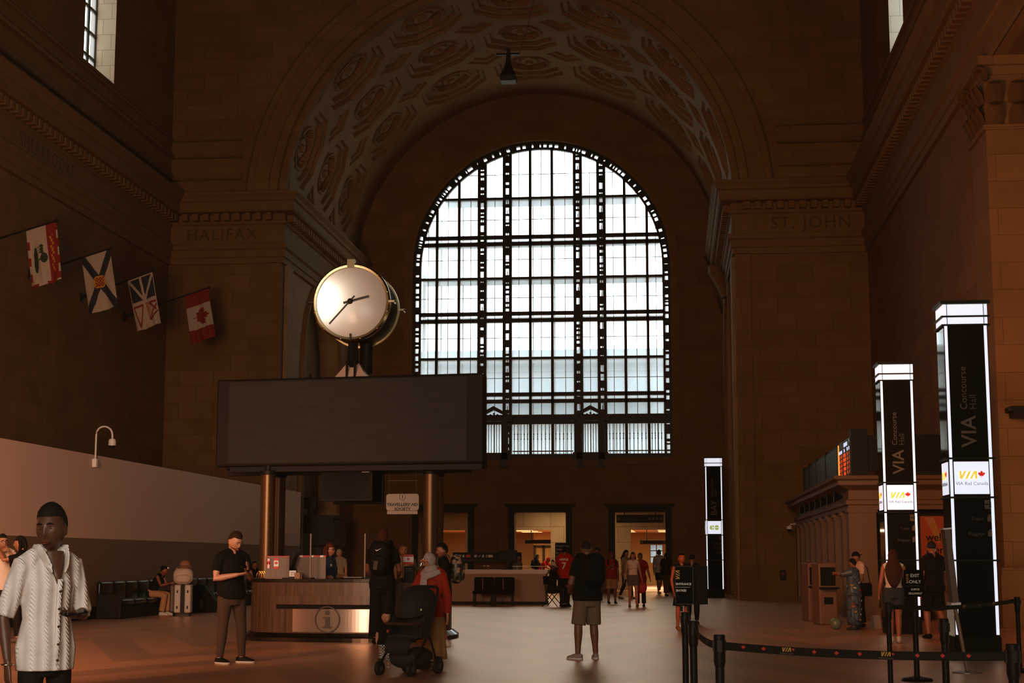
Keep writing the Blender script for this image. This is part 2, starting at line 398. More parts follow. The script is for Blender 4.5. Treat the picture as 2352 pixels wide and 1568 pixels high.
# base course on the end walls
b = B()
for xa, xb in ((XL, NL - .6), (NR + .6, XR)):
    b.box2((xa, YE - .12, 0), (xb, YE, .55)); b.box2((xa, YE - .08, 1.5), (xb, YE, 1.72)); b.box2((xa, YE - .05, .55), (xb, YE, 1.5))
struct(b.obj('baseboard_end', S_Y))
# engraved city names on the frieze
def engrave(s, loc, rot, size): 
    o = text(s, size, loc, rot, S_ENGRAVE, None, 'trim_lettering', spacing=1.15, depth=0.002); o['kind'] = 'structure'; return o
p0 = atY(432, 540, YE - .1); p1 = atY(588, 535, YE - .1)
engrave('HALIFAX', ((p0.x + p1.x) / 2, YE - .104, 13.5), FACE, .62)
p0 = atY(1760, 505, YE - .1); p1 = atY(1965, 500, YE - .1)
engrave('ST. JOHN', ((p0.x + p1.x) / 2, YE - .104, 13.5), FACE, .62)
engrave('SHERBROOKE', (XL + .104, 44.6, 13.5), (PI / 2, 0, PI / 2), .62)
# pier end with carved capital where the right wall breaks back
PX, PY = 6.97, 34.3
struct(B().box2((9.6, YB, 0), (9.9, PY + .3, 12.5)).obj('wall_right_recess', S_X))
struct(B().box2((XR + .3, YB, 12.4), (9.9, PY + .3, 12.7)).obj('ceiling_recess', S_PLAIN))
b = B(); b.box2((PX, PY, 0), (9.7, PY + 1.7, 12.4)); b.box2((PX - .1, PY - .1, 0), (9.7, PY + 1.8, 1.1)); b.box2((PX - .06, PY - .06, 10.75), (9.7, PY + 1.76, 10.86))
b.box2((PX - .14, PY - .14, 12.2), (9.7, PY + 1.84, 12.4)); b.box2((PX - .08, PY - .1, 1.1), (9.7, PY + 1.75, 1.25))
struct(b.obj('pillar', S_Y))
b = B()
for k in range(4):
    yy = PY + .2 + k * .42
    for lv in range(2):
        zz = 10.88 + lv * .48
        b.loft([(PX, yy, zz), (PX - .06, yy, zz + .22), (PX - .17, yy, zz + .42), (PX - .22, yy, zz + .36)], [(.05, .18), (.06, .2), (.05, .15), (.02, .06)], side=(1, 0, 0), n=8)
for k in range(5):
    xx = PX + .2 + k * .5
    for lv in range(2):
        zz = 10.88 + lv * .48
        b.loft([(xx, PY, zz), (xx, PY - .06, zz + .22), (xx, PY - .17, zz + .42), (xx, PY - .22, zz + .36)], [(.2, .05), (.22, .06), (.16, .05), (.06, .02)], side=(1, 0, 0), n=8)
for xx, yy in ((PX - .06, PY - .06), (PX - .06, PY + 1.7), (PX + 2.0, PY - .06)):
    b.loft([(xx - .05 + .15 * math.cos(q), yy - .05, 11.98 + .15 * math.sin(q)) for q in [i * .5 for i in range(-2, 11)]], [.065 - .004 * i for i in range(13)], side=(0, 1, 0), n=8)
struct(b.obj('pillar_capital', mat('shaded_carved_stone', (84, 60, 38), .8, noise=.3, nscale=3, spec=.05), auto=0.6))  # same carved limestone darkened, shade put into the colour

# ------------------------------------------------------------------ great window
win = thing('window_1', 'huge round-arched steel window glowing white at the end of the hall', 'window'); win['kind'] = 'structure'
THIN = [-10.66, -9.64, -6.36, -5.34, -2.03, -0.98]; DBL = [-8.57, -7.40, -4.20, -3.08]
THIN = [-10.68, -9.65, -6.34, -5.33, -1.99, -0.97]; DBL = [-8.57, -7.40, -4.14, -3.06]
TR = [18.02, 14.26, 10.54]; TRD = [16.03, 12.45, 8.72]
RI = WR - .36
def ztop(x, r=RI): return WZ + math.sqrt(max(0.0, r * r - (x - WC) ** 2))
def xhalf(z, r=RI): return r if z <= WZ else math.sqrt(max(0.0, r * r - (z - WZ) ** 2))
yf = YW + .32
b = B()
for r0, r1, y0, y1 in ((WR + .02, WR - .11, yf - .16, yf + .12), (WR - .26, WR - .36, yf - .1, yf + .1)):
    pts = [(WC + r0, 5.9)] + arc(WC, WZ, r0, 0, PI, 64) + [(WC - r0, 5.9)] + [(WC - r1, 5.9)] + arc(WC, WZ, r1, PI, 0, 64) + [(WC + r1, 5.9)]
    b.prism(pts, lambda u, v, w: Vector((u, y0 + w, v)), y1 - y0)
rnd = random.Random(3)
a = 0.0
while a < PI:                      # pierced blocks in the arched border
    da = rnd.choice([.012, .02, .05]); rm = WR - .19
    b.box((WC + rm * math.cos(a), yf, WZ + rm * math.sin(a)), (.2, .12, rm * da * 1.0), R=Matrix.Rotation(-a, 3, 'Y')); a += da + rnd.choice([.010, .014, .026])
for s_ in (-1, 1):
    z = 6.0
    while z < WZ:
        h = rnd.choice([.07, .12, .3]); b.box((WC + s_ * (WR - .19), yf, z), (.2, .12, h)); z += h + rnd.choice([.07, .1, .22])
b.obj('border_frame', BRONZE, win)
for x in THIN: B().box2((x - .06, yf - .1, 6.0), (x + .06, yf + .1, ztop(x) + .12)).obj('mullion', BRONZE, win)
for x in DBL:
    b = B(); zt = ztop(x) + .1
    for s_ in (-1, 1): b.box2((x + s_ * .145 - .065, yf - .14, 6.0), (x + s_ * .145 + .065, yf + .12, zt))
    z = 6.0
    while z < zt:
        h = rnd.choice([.1, .16, .34]); b.box2((x - .1, yf - .04, z), (x + .1, yf + .04, min(z + h, zt)))
        if rnd.random() < .6: b.box((x, yf, z + h + .05), (.03, .06, .24))
        z += h + rnd.choice([.07, .12, .30])
    b.obj('pierced_mullion', BRONZE, win)
for z in TR:
    h = xhalf(z) + .08; B().box2((WC - h, yf - .08, z - .055), (WC + h, yf + .1, z + .055)).obj('transom', BRONZE, win)
for z in TRD:
    h = xhalf(z) + .08; b = B()
    for s_ in (-1, 1): b.box2((WC - h, yf - .1, z + s_ * .16 - .085), (WC + h, yf + .1, z + s_ * .16 + .085))
    b.obj('double_transom', BRONZE, win)
b = B(); h = WR - .1
b.box2((WC - h, yf - .14, 7.56), (WC + h, yf + .12, 7.9)); b.box2((WC - h, yf - .2, 7.5), (WC + h, yf - .1, 7.58)); b.box2((WC - h, yf - .2, 7.86), (WC + h, yf - .1, 7.94))
b.obj('decorated_transom', BRONZE, win)
B().box2((WC - WR, yf - .2, 5.85), (WC + WR, yf + .2, 6.15)).obj('bottom_rail', BRONZE, win)
b = B()                            # fine leading of the panes
xs = sorted([-11.5] + THIN + DBL + [-.2])
for i in range(len(xs) - 1):
    xm = (xs[i] + xs[i + 1]) / 2; 
    if xs[i + 1] - xs[i] > .5: b.box2((xm - .013, yf + .0, 6.1), (xm + .013, yf + .03, ztop(xm)))
zs = sorted([6.0] + TR + TRD + [7.7, 20.3])
for i in range(2, len(zs) - 1):
    zm = (zs[i] + zs[i + 1]) / 2; h = xhalf(zm); b.box2((WC - h, yf, zm - .012), (WC + h, yf + .03, zm + .012))
b.obj('leading', BRONZE, win)
cols = [(-11.5, -10.74), (-10.62, -9.71), (-9.59, -8.8), (-7.15, -6.4), (-6.28, -5.39), (-5.27, -4.4), (-2.82, -2.05), (-1.93, -1.03), (-.91, -.2)]
for a_, c_ in cols:                # balusters of the bottom lights
    b = B(); nb = 5
    for k in range(nb):
        x = a_ + (c_ - a_) * (k + .5) / nb
        b.lathe([(.016, 6.1), (.016, 6.8), (.035, 6.84), (.016, 6.88), (.022, 6.95), (.016, 7.02), (.035, 7.06), (.016, 7.1), (.016, 7.6)], c=(x, yf - .05, 0), n=8)
    b.box2((a_, yf - .08, 6.26), (c_, yf - .02, 6.31))
    b.obj('baluster_screen', BRONZE, win)
for xa in (DBL[0] + DBL[1], DBL[2] + DBL[3]):   # small pedimented gates between paired mullions
    x = xa / 2; b = B()
    for s_ in (-1, 1): b.box2((x + s_ * .5 - .14, yf - .5, 5.9), (x + s_ * .5 + .14, yf - .1, 7.7)); b.box2((x + s_ * .45 - .16, yf - .55, 5.5), (x + s_ * .45 + .16, yf - .1, 5.85))
    b.box2((x - .85, yf - .55, 7.62), (x + .85, yf - .1, 7.82)); b.box2((x - .8, yf - .5, 5.85), (x + .8, yf - .1, 6.2))
    b.prism([(x - .95, 7.8), (x - .7, 7.8), (x, 8.14), (x + .7, 7.8), (x + .95, 7.8), (x, 8.32)], lambda u, v, w: Vector((u, yf - .5 + w, v)), .3)
    for k in range(7): b.cyl((x - .36 + k * .12, yf - .3, 6.1), (x - .36 + k * .12, yf - .3, 7.7), .016, n=6)
    for k in range(-2, 3): b.ell((x + k * .16, yf - .3, 7.86 + .06 * (2 - abs(k))), (.05, .03, .05), 8, 6)
    b.obj('pedimented_gate', BRONZE, win)
def glassmat(name, tint, tr, trans=(1, 1, 1)):
    m = bpy.data.materials.new(name); m.use_nodes = True; nt = m.node_tree
    for n_ in list(nt.nodes): nt.nodes.remove(n_)
    out = N(nt, 'ShaderNodeOutputMaterial'); mx = N(nt, 'ShaderNodeMixShader'); t = N(nt, 'ShaderNodeBsdfTransparent'); d = N(nt, 'ShaderNodeBsdfTranslucent')
    t.inputs[0].default_value = (*tint, 1); d.inputs[0].default_value = (*trans, 1); mx.inputs[0].default_value = tr
    nt.links.new(t.outputs[0], mx.inputs[1]); nt.links.new(d.outputs[0], mx.inputs[2]); nt.links.new(mx.outputs[0], out.inputs[0])
    return m
GL = glassmat('hazy_window_glass', (.90, .97, 1), .25, (.9, .97, 1))
b = B(); b.prism([(WC - WR, 5.95), (WC + WR, 5.95)] + arc(WC, WZ, WR, 0, PI, 64), lambda u, v, w: Vector((u, yf + .04 + w, v)), .004)
b.obj('glass', GL, win)
PALE = mat('pale_steel', (150, 155, 158), 0.6)
b = B()                            # outer leaf of the double window, seen through the panes
yo = YW + 1.7
for x in [-11.5, -8.57, -7.40, -4.14, -3.06, -.2]: b.box2((x - .07, yo, 5.9), (x + .07, yo + .1, ztop(x)))
for x in THIN: b.box2((x - .03, yo, 5.9), (x + .03, yo + .06, ztop(x)))
for z in TR + TRD + [7.7]: h = xhalf(z); b.box2((WC - h, yf + .3, z - .05), (WC + h, yo + .1, z + .05))
b.obj('outer_frame', PALE, win)
b = B(); b.box2((WC - WR - .1, YW - .16, 5.62), (WC + WR + .1, YW + .2, 5.9)); struct(b.obj('trim_14', S_BAND))
pts = [(WC + 6.3, 5.5)] + arc(WC, WZ, 6.3, 0, PI, 64) + [(WC - 6.3, 5.5), (WC - WR, 5.5)] + arc(WC, WZ, WR, PI, 0, 64) + [(WC + WR, 5.5)]
struct(B().prism(pts, lambda u, v, w: Vector((u, YW - .1 + w, v)), .12).obj('trim_15', S_BAND))
# side windows high up
def sidewin(x, ya, yb, n, label):
    t = thing('window_%d' % n, label, 'window'); t['kind'] = 'structure'
    b = B()
    for k in range(5): y = ya + (yb - ya) * k / 4; b.box2((x - .05, y - .05, 17.4), (x + .05, y + .05, 23))
    for k in range(8): z = 17.45 + k * .85; b.box2((x - .05, ya, z - .05), (x + .05, yb, z + .05))
    b.obj('sash_bars', BRONZE, t)
    B().box2((x - .004, ya, 17.4), (x + .004, yb, 23)).obj('glass', glassmat('clear_glass_%d' % n, (.9, .97, 1), .1), t)
sidewin(XL - .72, 47.35, 50.15, 2, 'tall narrow window high in the left wall'); sidewin(XR + .72, 46.5, 49.4, 3, 'tall narrow window high in the right wall')

REVEAL_LIT_L = stone('reveal_painted_daylight', (206, 190, 166), (0, 2), .6, .55, .08, .008); REVEAL_LIT_R = stone('reveal_painted_daylight_strong', (232, 228, 214), (0, 2), .6, .55, .05, .008)  # window daylight painted into the stone colour, stronger on the right
struct(B().box2((XL - .7, 50.13, 17.48), (XL + .002, 50.16, 23)).obj('trim_16', REVEAL_LIT_L)); struct(B().box2((XR - .002, 49.38, 17.38), (XR + .7, 49.41, 23)).obj('trim_17', REVEAL_LIT_R))  # thin linings added on the far jambs to carry the painted daylight
# ------------------------------------------------------------------ doorways below the window and the rooms behind
for i, (a_, c_) in enumerate(DOORS):
    t = thing('door_%d' % (i + 1), ('dark marble doorway partly behind the right bronze columns', 'dark marble doorway in the middle under the window', 'dark marble doorway under the right side of the window')[i], 'doorway'); t['kind'] = 'structure'
    b = B()
    for x0, x1 in ((a_ - .27, a_), (c_, c_ + .27)): b.box2((x0, YW - .14, 0), (x1, YW + .02, 3.55)); b.box2((x0 + .06, YW - .19, 0), (x1 - .06, YW, 3.5))
    b.obj('jamb', DARKSTONE, t)
    b = B(); b.box2((a_ - .27, YW - .16, 3.53), (c_ + .27, YW + .02, 3.74)); b.box2((a_ - .34, YW - .22, 3.72), (c_ + .34, YW + .02, 3.8)); b.box2((a_ - .42, YW - .3, 3.8), (c_ + .42, YW + .02, 3.9))
    b.obj('lintel', DARKSTONE, t)
LIME2 = stone('pale_limestone', (176, 150, 118), (0, 2), 1.3, .75, .1, .012)
yp = 76.0
oa = atY(1187, 1217, yp); ob = atY(1265, 1217, yp); oc = atY(1449, 1217, yp); za = oa.z
struct(B().holes([(-15, 0), (4, 0), (4, 4.2), (-15, 4.2)], [[(oa.x - .9, .004), (ob.x, .004), (ob.x, za), (oa.x - .9, za)], [(oc.x, .004), (oc.x + 3.0, .004), (oc.x + 3.0, za), (oc.x, za)], [(-11.6, .004), (-10.0, .004), (-10.0, za), (-11.6, za)]], lambda u, v, w: Vector((u, yp + w, v)), .3).obj('wall_passage', LIME2))
struct(B().box2((-15.2, 71.2, 4.0), (4, 76.1, 4.2)).obj('ceiling_passage', WHITE))
struct(B().box2((-15.4, 71.2, 0), (-15.2, 93, 4.2)).obj('wall_passage_left', LIME2)); struct(B().box2((3.8, 71.2, 0), (4, 93, 4.2)).obj('wall_passage_right', LIME2))
struct(B().box2((-15.2, 76.3, 2.97), (4, 93.2, 3.4)).obj('ceiling_room', WHITE))
CREAM = mat('cream_wall', (200, 168, 120), 0.7)
fa = atY(1493, 1250, 93); fb = atY(1523, 1293, 93)
struct(B().holes([(-15.2, 0), (4, 0), (4, 3.4), (-15.2, 3.4)], [[(fa.x, fb.z), (fb.x, fb.z), (fb.x, fa.z), (fa.x, fa.z)]], lambda u, v, w: Vector((u, 93 + w, v)), .3).obj('wall_room', CREAM))
t = thing('window_5', 'small bluish window in the far room beyond the right doorway', 'window'); t['kind'] = 'structure'
b = B(); xm = (fa.x + fb.x) / 2
for x in (fa.x, xm, fb.x): b.box2((x - .03, 93.05, fb.z), (x + .03, 93.12, fa.z))
for k in range(4): z = fb.z + (fa.z - fb.z) * k / 3; b.box2((fa.x, 93.05, z - .03), (fb.x, 93.12, z + .03))
b.obj('frame', PALE, t)
B().box2((fa.x, 93.14, fb.z), (fb.x, 93.15, fa.z)).obj('glass', GL, t)
da = atY(1228, 1252, 90); db = atY(1290, 1300, 90)
t = thing('door_4', 'dark framed double glass doors in the warm room beyond the middle doorway', 'door'); t['kind'] = 'structure'
b = B(); b.box2((da.x, 89.9, da.z - .12), (db.x, 90.1, da.z))
for k in range(4): x = da.x + (db.x - da.x) * k / 3; b.box2((x - .06, 89.9, 0), (x + .06, 90.1, da.z))
b.box2((da.x, 89.9, 0), (db.x, 90.1, .25)); b.obj('frame', BRONZE, t)
struct(B().box2((-7.9, 90.1, 0), (db.x + .5, 90.3, 3.3)).obj('wall_room_inner', CREAM))
# outdoors: street building and ground
FAC = mat('street_building', (132, 144, 150), 0.8)
b = B(); b.box2((-60, 105, -1), (45, 106, 15.5))
t = thing('building', 'pale street building seen dimly through the great window', 'building')
b.obj('facade', FAC, t)
for fl in range(4): B().box2((-58, 104.8, 3.2 + fl * 3.6), (44, 105.05, 3.6 + fl * 3.6)).obj('ledge', mat('building_ledge', (110, 120, 126), .6), t)
struct(B().box2((-80, 95, -.4), (60, 140, -.3)).obj('ground', FAC))
SKY_FRONT, SKY_REAR = 5.2, 1.3
CURVE = [[(0, .0030), (.05, .053), (.2, .208), (1, 1)], [(0, .0017), (.05, .044), (.2, .182), (1, 1)], [(0, .0008), (.05, .034), (.2, .160), (1, 1)]]
LAMPS = [
 ((-2, -5, 5), 7, 680, (1, .96, .95), (-4, 14, 1), 2.0),  # added fill light, unseen behind the camera, brightens the foreground
 ((-8.5, 14, 3.6), 3, 940, (1, .60, .42), (-14, 24, 2.0), 1.9),
 ((-1.0, 22, 5.5), 3, 320, (1, .44, .18), (7.15, 40, 6), 1.7),
 ((-5, 73.6, 3.9), 3, 110, (1, .84, .6), (-5, 73.6, 0), PI),
 ((-9, 84, 2.93), 4, 380, (1, .76, .46), (-9, 84, 0), PI),
 ((-2, 84, 2.93), 4, 380, (1, .8, .52), (-2, 84, 0), PI),
 ((-6.38, 28.58, 6.2), .2, 13, (1, .96, .9), (-6.2, 20, 6.2), PI),
]
# ================================================================== hoarding along the left wall
PANELW = mat('hoarding_white', (222, 186, 168), 0.6, noise=.04, nscale=.6)
PANELG = mat('hoarding_grey', (118, 88, 64), 0.6, noise=.06, nscale=.8)
t = thing('hoarding', 'long temporary hoarding along the left wall, white above and brown grey below', 'hoarding', (-14, 0, 0))
B().box2((-.12, -4, 1.93), (0, 58.6, 3.95)).obj('upper_panel', PANELW, t)
B().box2((-.12, -4, .3), (-.004, 58.6, 1.93)).obj('lower_panel', PANELG, t)
b = B(); b.box2((-.12, -4, 0), (.05, 58.6, .3)); b.obj('kickboard', BLKMATTE, t)
b = B()
for k in range(24): b.box2((-.7, -3.5 + 2.4 * k, 0), (-.12, -3.42 + 2.4 * k, .08)); b.box((-.5, -3.46 + 2.4 * k, 1.6), (.06, .06, 3.4), R=Matrix.Rotation(-.22, 3, 'Y'))
b.obj('brace', BLKMATTE, t)
# security camera on a gooseneck on top of the hoarding
p = atX(215, 1040, -14); t = thing('security_camera', 'white gooseneck dome camera mounted on top of the hoarding', 'security camera', (-13.95, p.y, 3.95))
b = B(); arcp = [(0, 0, -.25), (0, 0, .5)] + [(0, .2 - .2 * math.cos(a), .5 + .2 * math.sin(a)) for a in [PI * i / 8 for i in range(1, 9)]] + [(0, .4, .38)]
arcp = [(y * .8, y * .6, z) for x, y, z in arcp]
b.tube(arcp, .022); b.box((0, 0, -.2), (.1, .12, .2)); b.obj('gooseneck', WHITE, t, auto=.6)
b = B(); b.lathe([(0, .42), (.07, .42), (.09, .36), (.09, .26), (0, .26)], c=(.32, .24, -.02), n=20); b.obj('housing', WHITE, t, auto=.6)
B().ell((.32, .24, .24), (.075, .075, .08), 16, 10).obj('dome', mat('dark_dome', (20, 18, 18), .08), t, smooth=True)
# security camera by the booth corner
p = atX(1803, 1210, 4.2); t = thing('security_camera', 'small white dome camera on a bracket at the far corner of the ticket booth', 'security camera', (4.28, 55.0, zat(1212, 55.0, 1803)))
b = B(); b.tube([(0, 0, .12), (-.1, 0, .14), (-.22, 0, .12), (-.26, 0, .05)], .025); b.box((0, 0, .08), (.04, .1, .2)); b.obj('bracket', WHITE, t)
B().lathe([(0, .06), (.09, .06), (.1, 0), (.1, -.04), (0, -.04)], c=(-.27, 0, 0), n=16).obj('housing', WHITE, t, auto=.6)
B().ell((-.27, 0, -.05), (.08, .08, .08), 12, 8).obj('dome', mat('dark_dome', (20, 18, 18), .08), t, smooth=True)
# red sensor light high in the left corner and wall box near booth
tag(B().lathe([(0, -.05), (.05, -.05), (.06, 0), (.05, .05), (0, .05)], c=atY(323, 189, YE - .06), n=12).obj('warning_light', mat('red_glow', (220, 30, 15), emit=.6, rough=.4)), 'tiny red light glowing high in the dark left corner', 'light')
p = atY(1798, 1320, YE - .1)
t = thing('call_box', 'small dark call box with red button on the wall beside the booth', 'call box', (p.x, YE - .13, p.z))
B().rbox((0, 0, 0), (.2, .16, .34), .03).obj('case', BLACK, t); B().cyl((0, -.08, .05), (0, -.1, .05), .05).obj('button', mat('dull_red', (110, 24, 16)), t)

# ================================================================== information desk with boards, clock and columns
PH = math.radians(-7)
DK = (-5.86, 28.75, 0)
def dw(x, y, z=0): return Vector((DK[0] + x * math.cos(PH) - y * math.sin(PH), DK[1] + x * math.sin(PH) + y * math.cos(PH), z))
def dthing(name, label, cat, x, y, z=0, rz=0, group=None): return thing(name, label, cat, dw(x, y, z), PH + rz, group)
def woodmat():
    m = bpy.data.materials.new('walnut_veneer'); m.use_nodes = True; nt = m.node_tree; L = nt.links.new; b = nt.nodes['Principled BSDF']
    tc = N(nt, 'ShaderNodeTexCoord'); mp = N(nt, 'ShaderNodeMapping'); mp.inputs['Scale'].default_value = (9, 9, .5); L(tc.outputs['Object'], mp.inputs[0])
    n = N(nt, 'ShaderNodeTexNoise'); n.inputs['Scale'].default_value = 2; n.inputs['Detail'].default_value = 6; L(mp.outputs[0], n.inputs[0])
    r = N(nt, 'ShaderNodeValToRGB'); r.color_ramp.elements[0].position = .3; r.color_ramp.elements[0].color = lin((56, 39, 30)); r.color_ramp.elements[1].position = .8; r.color_ramp.elements[1].color = lin((98, 73, 57))
    L(n.outputs['Fac'], r.inputs[0]); L(r.outputs[0], b.inputs['Base Color']); b.inputs['Roughness'].default_value = .3
    return m
WOOD = woodmat()
STEEL = mat('brushed_steel', (176, 170, 166), .30, .95)
_n = STEEL.node_tree; _t = N(_n, 'ShaderNodeTangent'); _t.direction_type = 'RADIAL'; _t.axis = 'Z'; _b = _n.nodes['Principled BSDF']; _b.inputs['Anisotropic'].default_value = .85; _b.inputs['Anisotropic Rotation'].default_value = 0.25; _n.links.new(_t.outputs[0], _b.inputs['Tangent'])
def stadium(hx, hy, n=24, e=3.2):
    pts = []
    for i in range(n * 4):
        a = 2 * PI * i / (n * 4); c, s = math.cos(a), math.sin(a)
        pts.append((hx * math.copysign(abs(c) ** (2 / e), c), hy * math.copysign(abs(s) ** (2 / e), s)))
    return pts
def ring(b, hx, hy, z0, z1, hx2=None, hy2=None, inner=None):
    o = stadium(hx, hy); o2 = stadium(hx2 or hx, hy2 or hy)
    b.bm.verts.ensure_lookup_table()
    A = [b.bm.verts.new((x, y, z0)) for x, y in o]; C = [b.bm.verts.new((x, y, z1)) for x, y in o2]; n = len(A)
    for i in range(n): b.bm.faces.new((A[i], A[(i + 1) % n], C[(i + 1) % n], C[i]))
    if inner:
        q = stadium(*inner); D = [b.bm.verts.new((x, y, z1)) for x, y in q]; E_ = [b.bm.verts.new((x, y, z0)) for x, y in q]
        for i in range(n):
            b.bm.faces.new((C[i], C[(i + 1) % n], D[(i + 1) % n], D[i])); b.bm.faces.new((D[i], D[(i + 1) % n], E_[(i + 1) % n], E_[i])); b.bm.faces.new((E_[i], E_[(i + 1) % n], A[(i + 1) % n], A[i]))
    else: b.bm.faces.new(A[::-1]); b.bm.faces.new(C)
HX, HY = 1.75, 1.45
t = dthing('information_desk', 'rounded wooden information desk with steel front panel and black counter', 'information desk', 0, 0)
b = B(); ring(b, HX + .13, HY + .13, 0, .07, inner=(HX - .3, HY - .3)); ring(b, HX + .13, HY + .13, .07, .15, HX + .03, HY + .03, inner=(HX - .3, HY - .3)); b.obj('plinth', mat('polished_black', (12, 10, 9), .12), t)
b = B(); ring(b, HX, HY, .15, 1.03, inner=(HX - .25, HY - .25)); b.obj('body', WOOD, t)
b = B(); ring(b, HX + .04, HY + .04, 1.03, 1.085, inner=(HX - .45, HY - .45)); b.obj('counter_top', mat('black_counter', (14, 12, 11), .2), t)
def on_front(x, off=.012):
    e = 3.2; return -(HY + off) * (1 - (abs(x) / (HX + off)) ** e) ** (1 / e)
def strip(b, x0, x1, z0, z1, off, n=24):
    for i in range(n):
        xa = x0 + (x1 - x0) * i / n; xb = x0 + (x1 - x0) * (i + 1) / n
        v = [b.bm.verts.new(p) for p in ((xa, on_front(xa, off), z0), (xb, on_front(xb, off), z0), (xb, on_front(xb, off), z1), (xa, on_front(xa, off), z1))]
        b.bm.faces.new(v)
b = B(); strip(b, -.95, 1.5, .64, .80, .05); strip(b, -.95, 1.5, .64, .645, .05)
for z in (.64, .8):
    for i in range(24):
        xa = -.95 + 2.45 * i / 24; xb = -.95 + 2.45 * (i + 1) / 24
        b.bm.faces.new([b.bm.verts.new(q) for q in ((xa, on_front(xa, .05), z), (xb, on_front(xb, .05), z), (xb, on_front(xb, 0), z), (xa, on_front(xa, 0), z))])
b.obj('ledge', WOOD, t)
b = B(); strip(b, -.95, 1.5, .565, .64, .014); b.obj('shadow_reveal', BLKMATTE, t)
b = B(); strip(b, -.62, 1.32, .19, .56, .016, 30)
strip(b, -.62, 1.32, .17, .6, .012, 30); st_ = b.obj('steel_panel', STEEL, t, smooth=True)
ic = .03; b = B()
fn = lambda u, v, w: Vector((ic + u, on_front(ic + u, .030) - w, .385 + v))
INK = mat('dark_sign_ink', (44, 32, 26), .5)
ro, ri = .232, .212
b.prism([(ro * math.cos(a), ro * math.sin(a)) for a in [PI * i / 24 for i in range(25)]] + [(ri * math.cos(a), ri * math.sin(a)) for a in [PI * i / 24 for i in range(24, -1, -1)]], fn, .004)
b.prism([(ro * math.cos(a), ro * math.sin(a)) for a in [PI + PI * i / 24 for i in range(25)]] + [(ri * math.cos(a), ri * math.sin(a)) for a in [PI + PI * i / 24 for i in range(24, -1, -1)]], fn, .004)
b.prism([(.04 * math.cos(2 * PI * i / 20), .12 + .04 * math.sin(2 * PI * i / 20)) for i in range(20)], fn, .004)
b.prism([(-.078, .045), (.042, .045), (.042, -.12), (.078, -.12), (.078, -.148), (-.078, -.148), (-.078, -.12), (-.042, -.12), (-.042, .02), (-.078, .02)], fn, .004)
b.obj('information_symbol', INK, t)
# bronze columns carrying the departure boards
COLB = mat('brown_bronze_column', (84, 62, 40), .36, .7)
for i, (px, yy, lab) in enumerate(((614, -.45, 'front left bronze column of the information desk'), (638, .45, 'rear left bronze column of the information desk'), (989, -.45, 'front right bronze column of the information desk'), (1002, .45, 'rear right bronze column of the information desk'))):
    yw = DK[1] + yy; p = atY(px, 1200, yw)
    t = thing('bronze_column', lab, 'column', (p.x, yw, 0), 0, 'columns of the information desk'); t['kind'] = 'thing'
    b = B(); b.lathe([(0, 0), (.17, 0), (.17, .1), (.135, .14), (.135, 2.96), (0, 2.96)], n=28); b.obj('shaft', COLB, t, auto=.6)
    b = B(); b.lathe([(0, 2.96), (.15, 2.96), (.15, 3.04), (.07, 3.05), (.07, 3.2), (0, 3.2)], n=24); b.obj('collar', BLACK, t, auto=.6)
def board_mat():
    m = bpy.data.materials.new('flap_board'); m.use_nodes = True; nt = m.node_tree; L = nt.links.new; b = nt.nodes['Principled BSDF']
    tc = N(nt, 'ShaderNodeTexCoord'); sp = N(nt, 'ShaderNodeSeparateXYZ'); cb = N(nt, 'ShaderNodeCombineXYZ'); L(tc.outputs['Object'], sp.inputs[0]); L(sp.outputs[0], cb.inputs[0]); L(sp.outputs[2], cb.inputs[1])
    br = N(nt, 'ShaderNodeTexBrick'); br.offset = 0; br.inputs['Scale'].default_value = 1; br.inputs['Brick Width'].default_value = .253; br.inputs['Row Height'].default_value = .058; br.inputs['Mortar Size'].default_value = .003
    br.inputs['Color1'].default_value = lin((13, 11, 9)); br.inputs['Color2'].default_value = lin((25, 21, 17)); br.inputs['Mortar'].default_value = lin((8, 7, 6)); L(cb.outputs[0], br.inputs['Vector'])
    L(br.outputs['Color'], b.inputs['Base Color']); b.inputs['Roughness'].default_value = .6; b.inputs['Specular IOR Level'].default_value = .3
    return m
FRM = mat('board_frame', (14, 12, 11), .6, spec=.2)
BW, BH, BZ = 2.55, .81, 3.93
for k, (yo, rz, lab, px_) in enumerate(((-.55, 0, 'huge dark departure board facing the camera above the information desk', 803), (.55, PI, 'departure board facing the far window, behind the front board', 815))):
    p = atY(px_, 970, DK[1] + yo)
    t = thing('departure_board', lab, 'departure board', (p.x, DK[1] + yo, BZ), PH + rz, 'back to back departure boards')
    b = B(); b.rbox((0, 0, 0), (BW * 2, .34, BH * 2), .04, 2); b.obj('casing', FRM, t)
    b = B(); b.box2((-BW + .26, -.19, -BH + .06), (BW - .28, -.168, BH - .06)); b.obj('flap_panel', board_mat() if k == 0 else bpy.data.materials['flap_board'], t)
    b = B(); b.box2((-BW + .28, -.12, -BH - .1), (BW - .02, .12, -BH - .005)); b.obj('bottom_rail', BLACK, t)
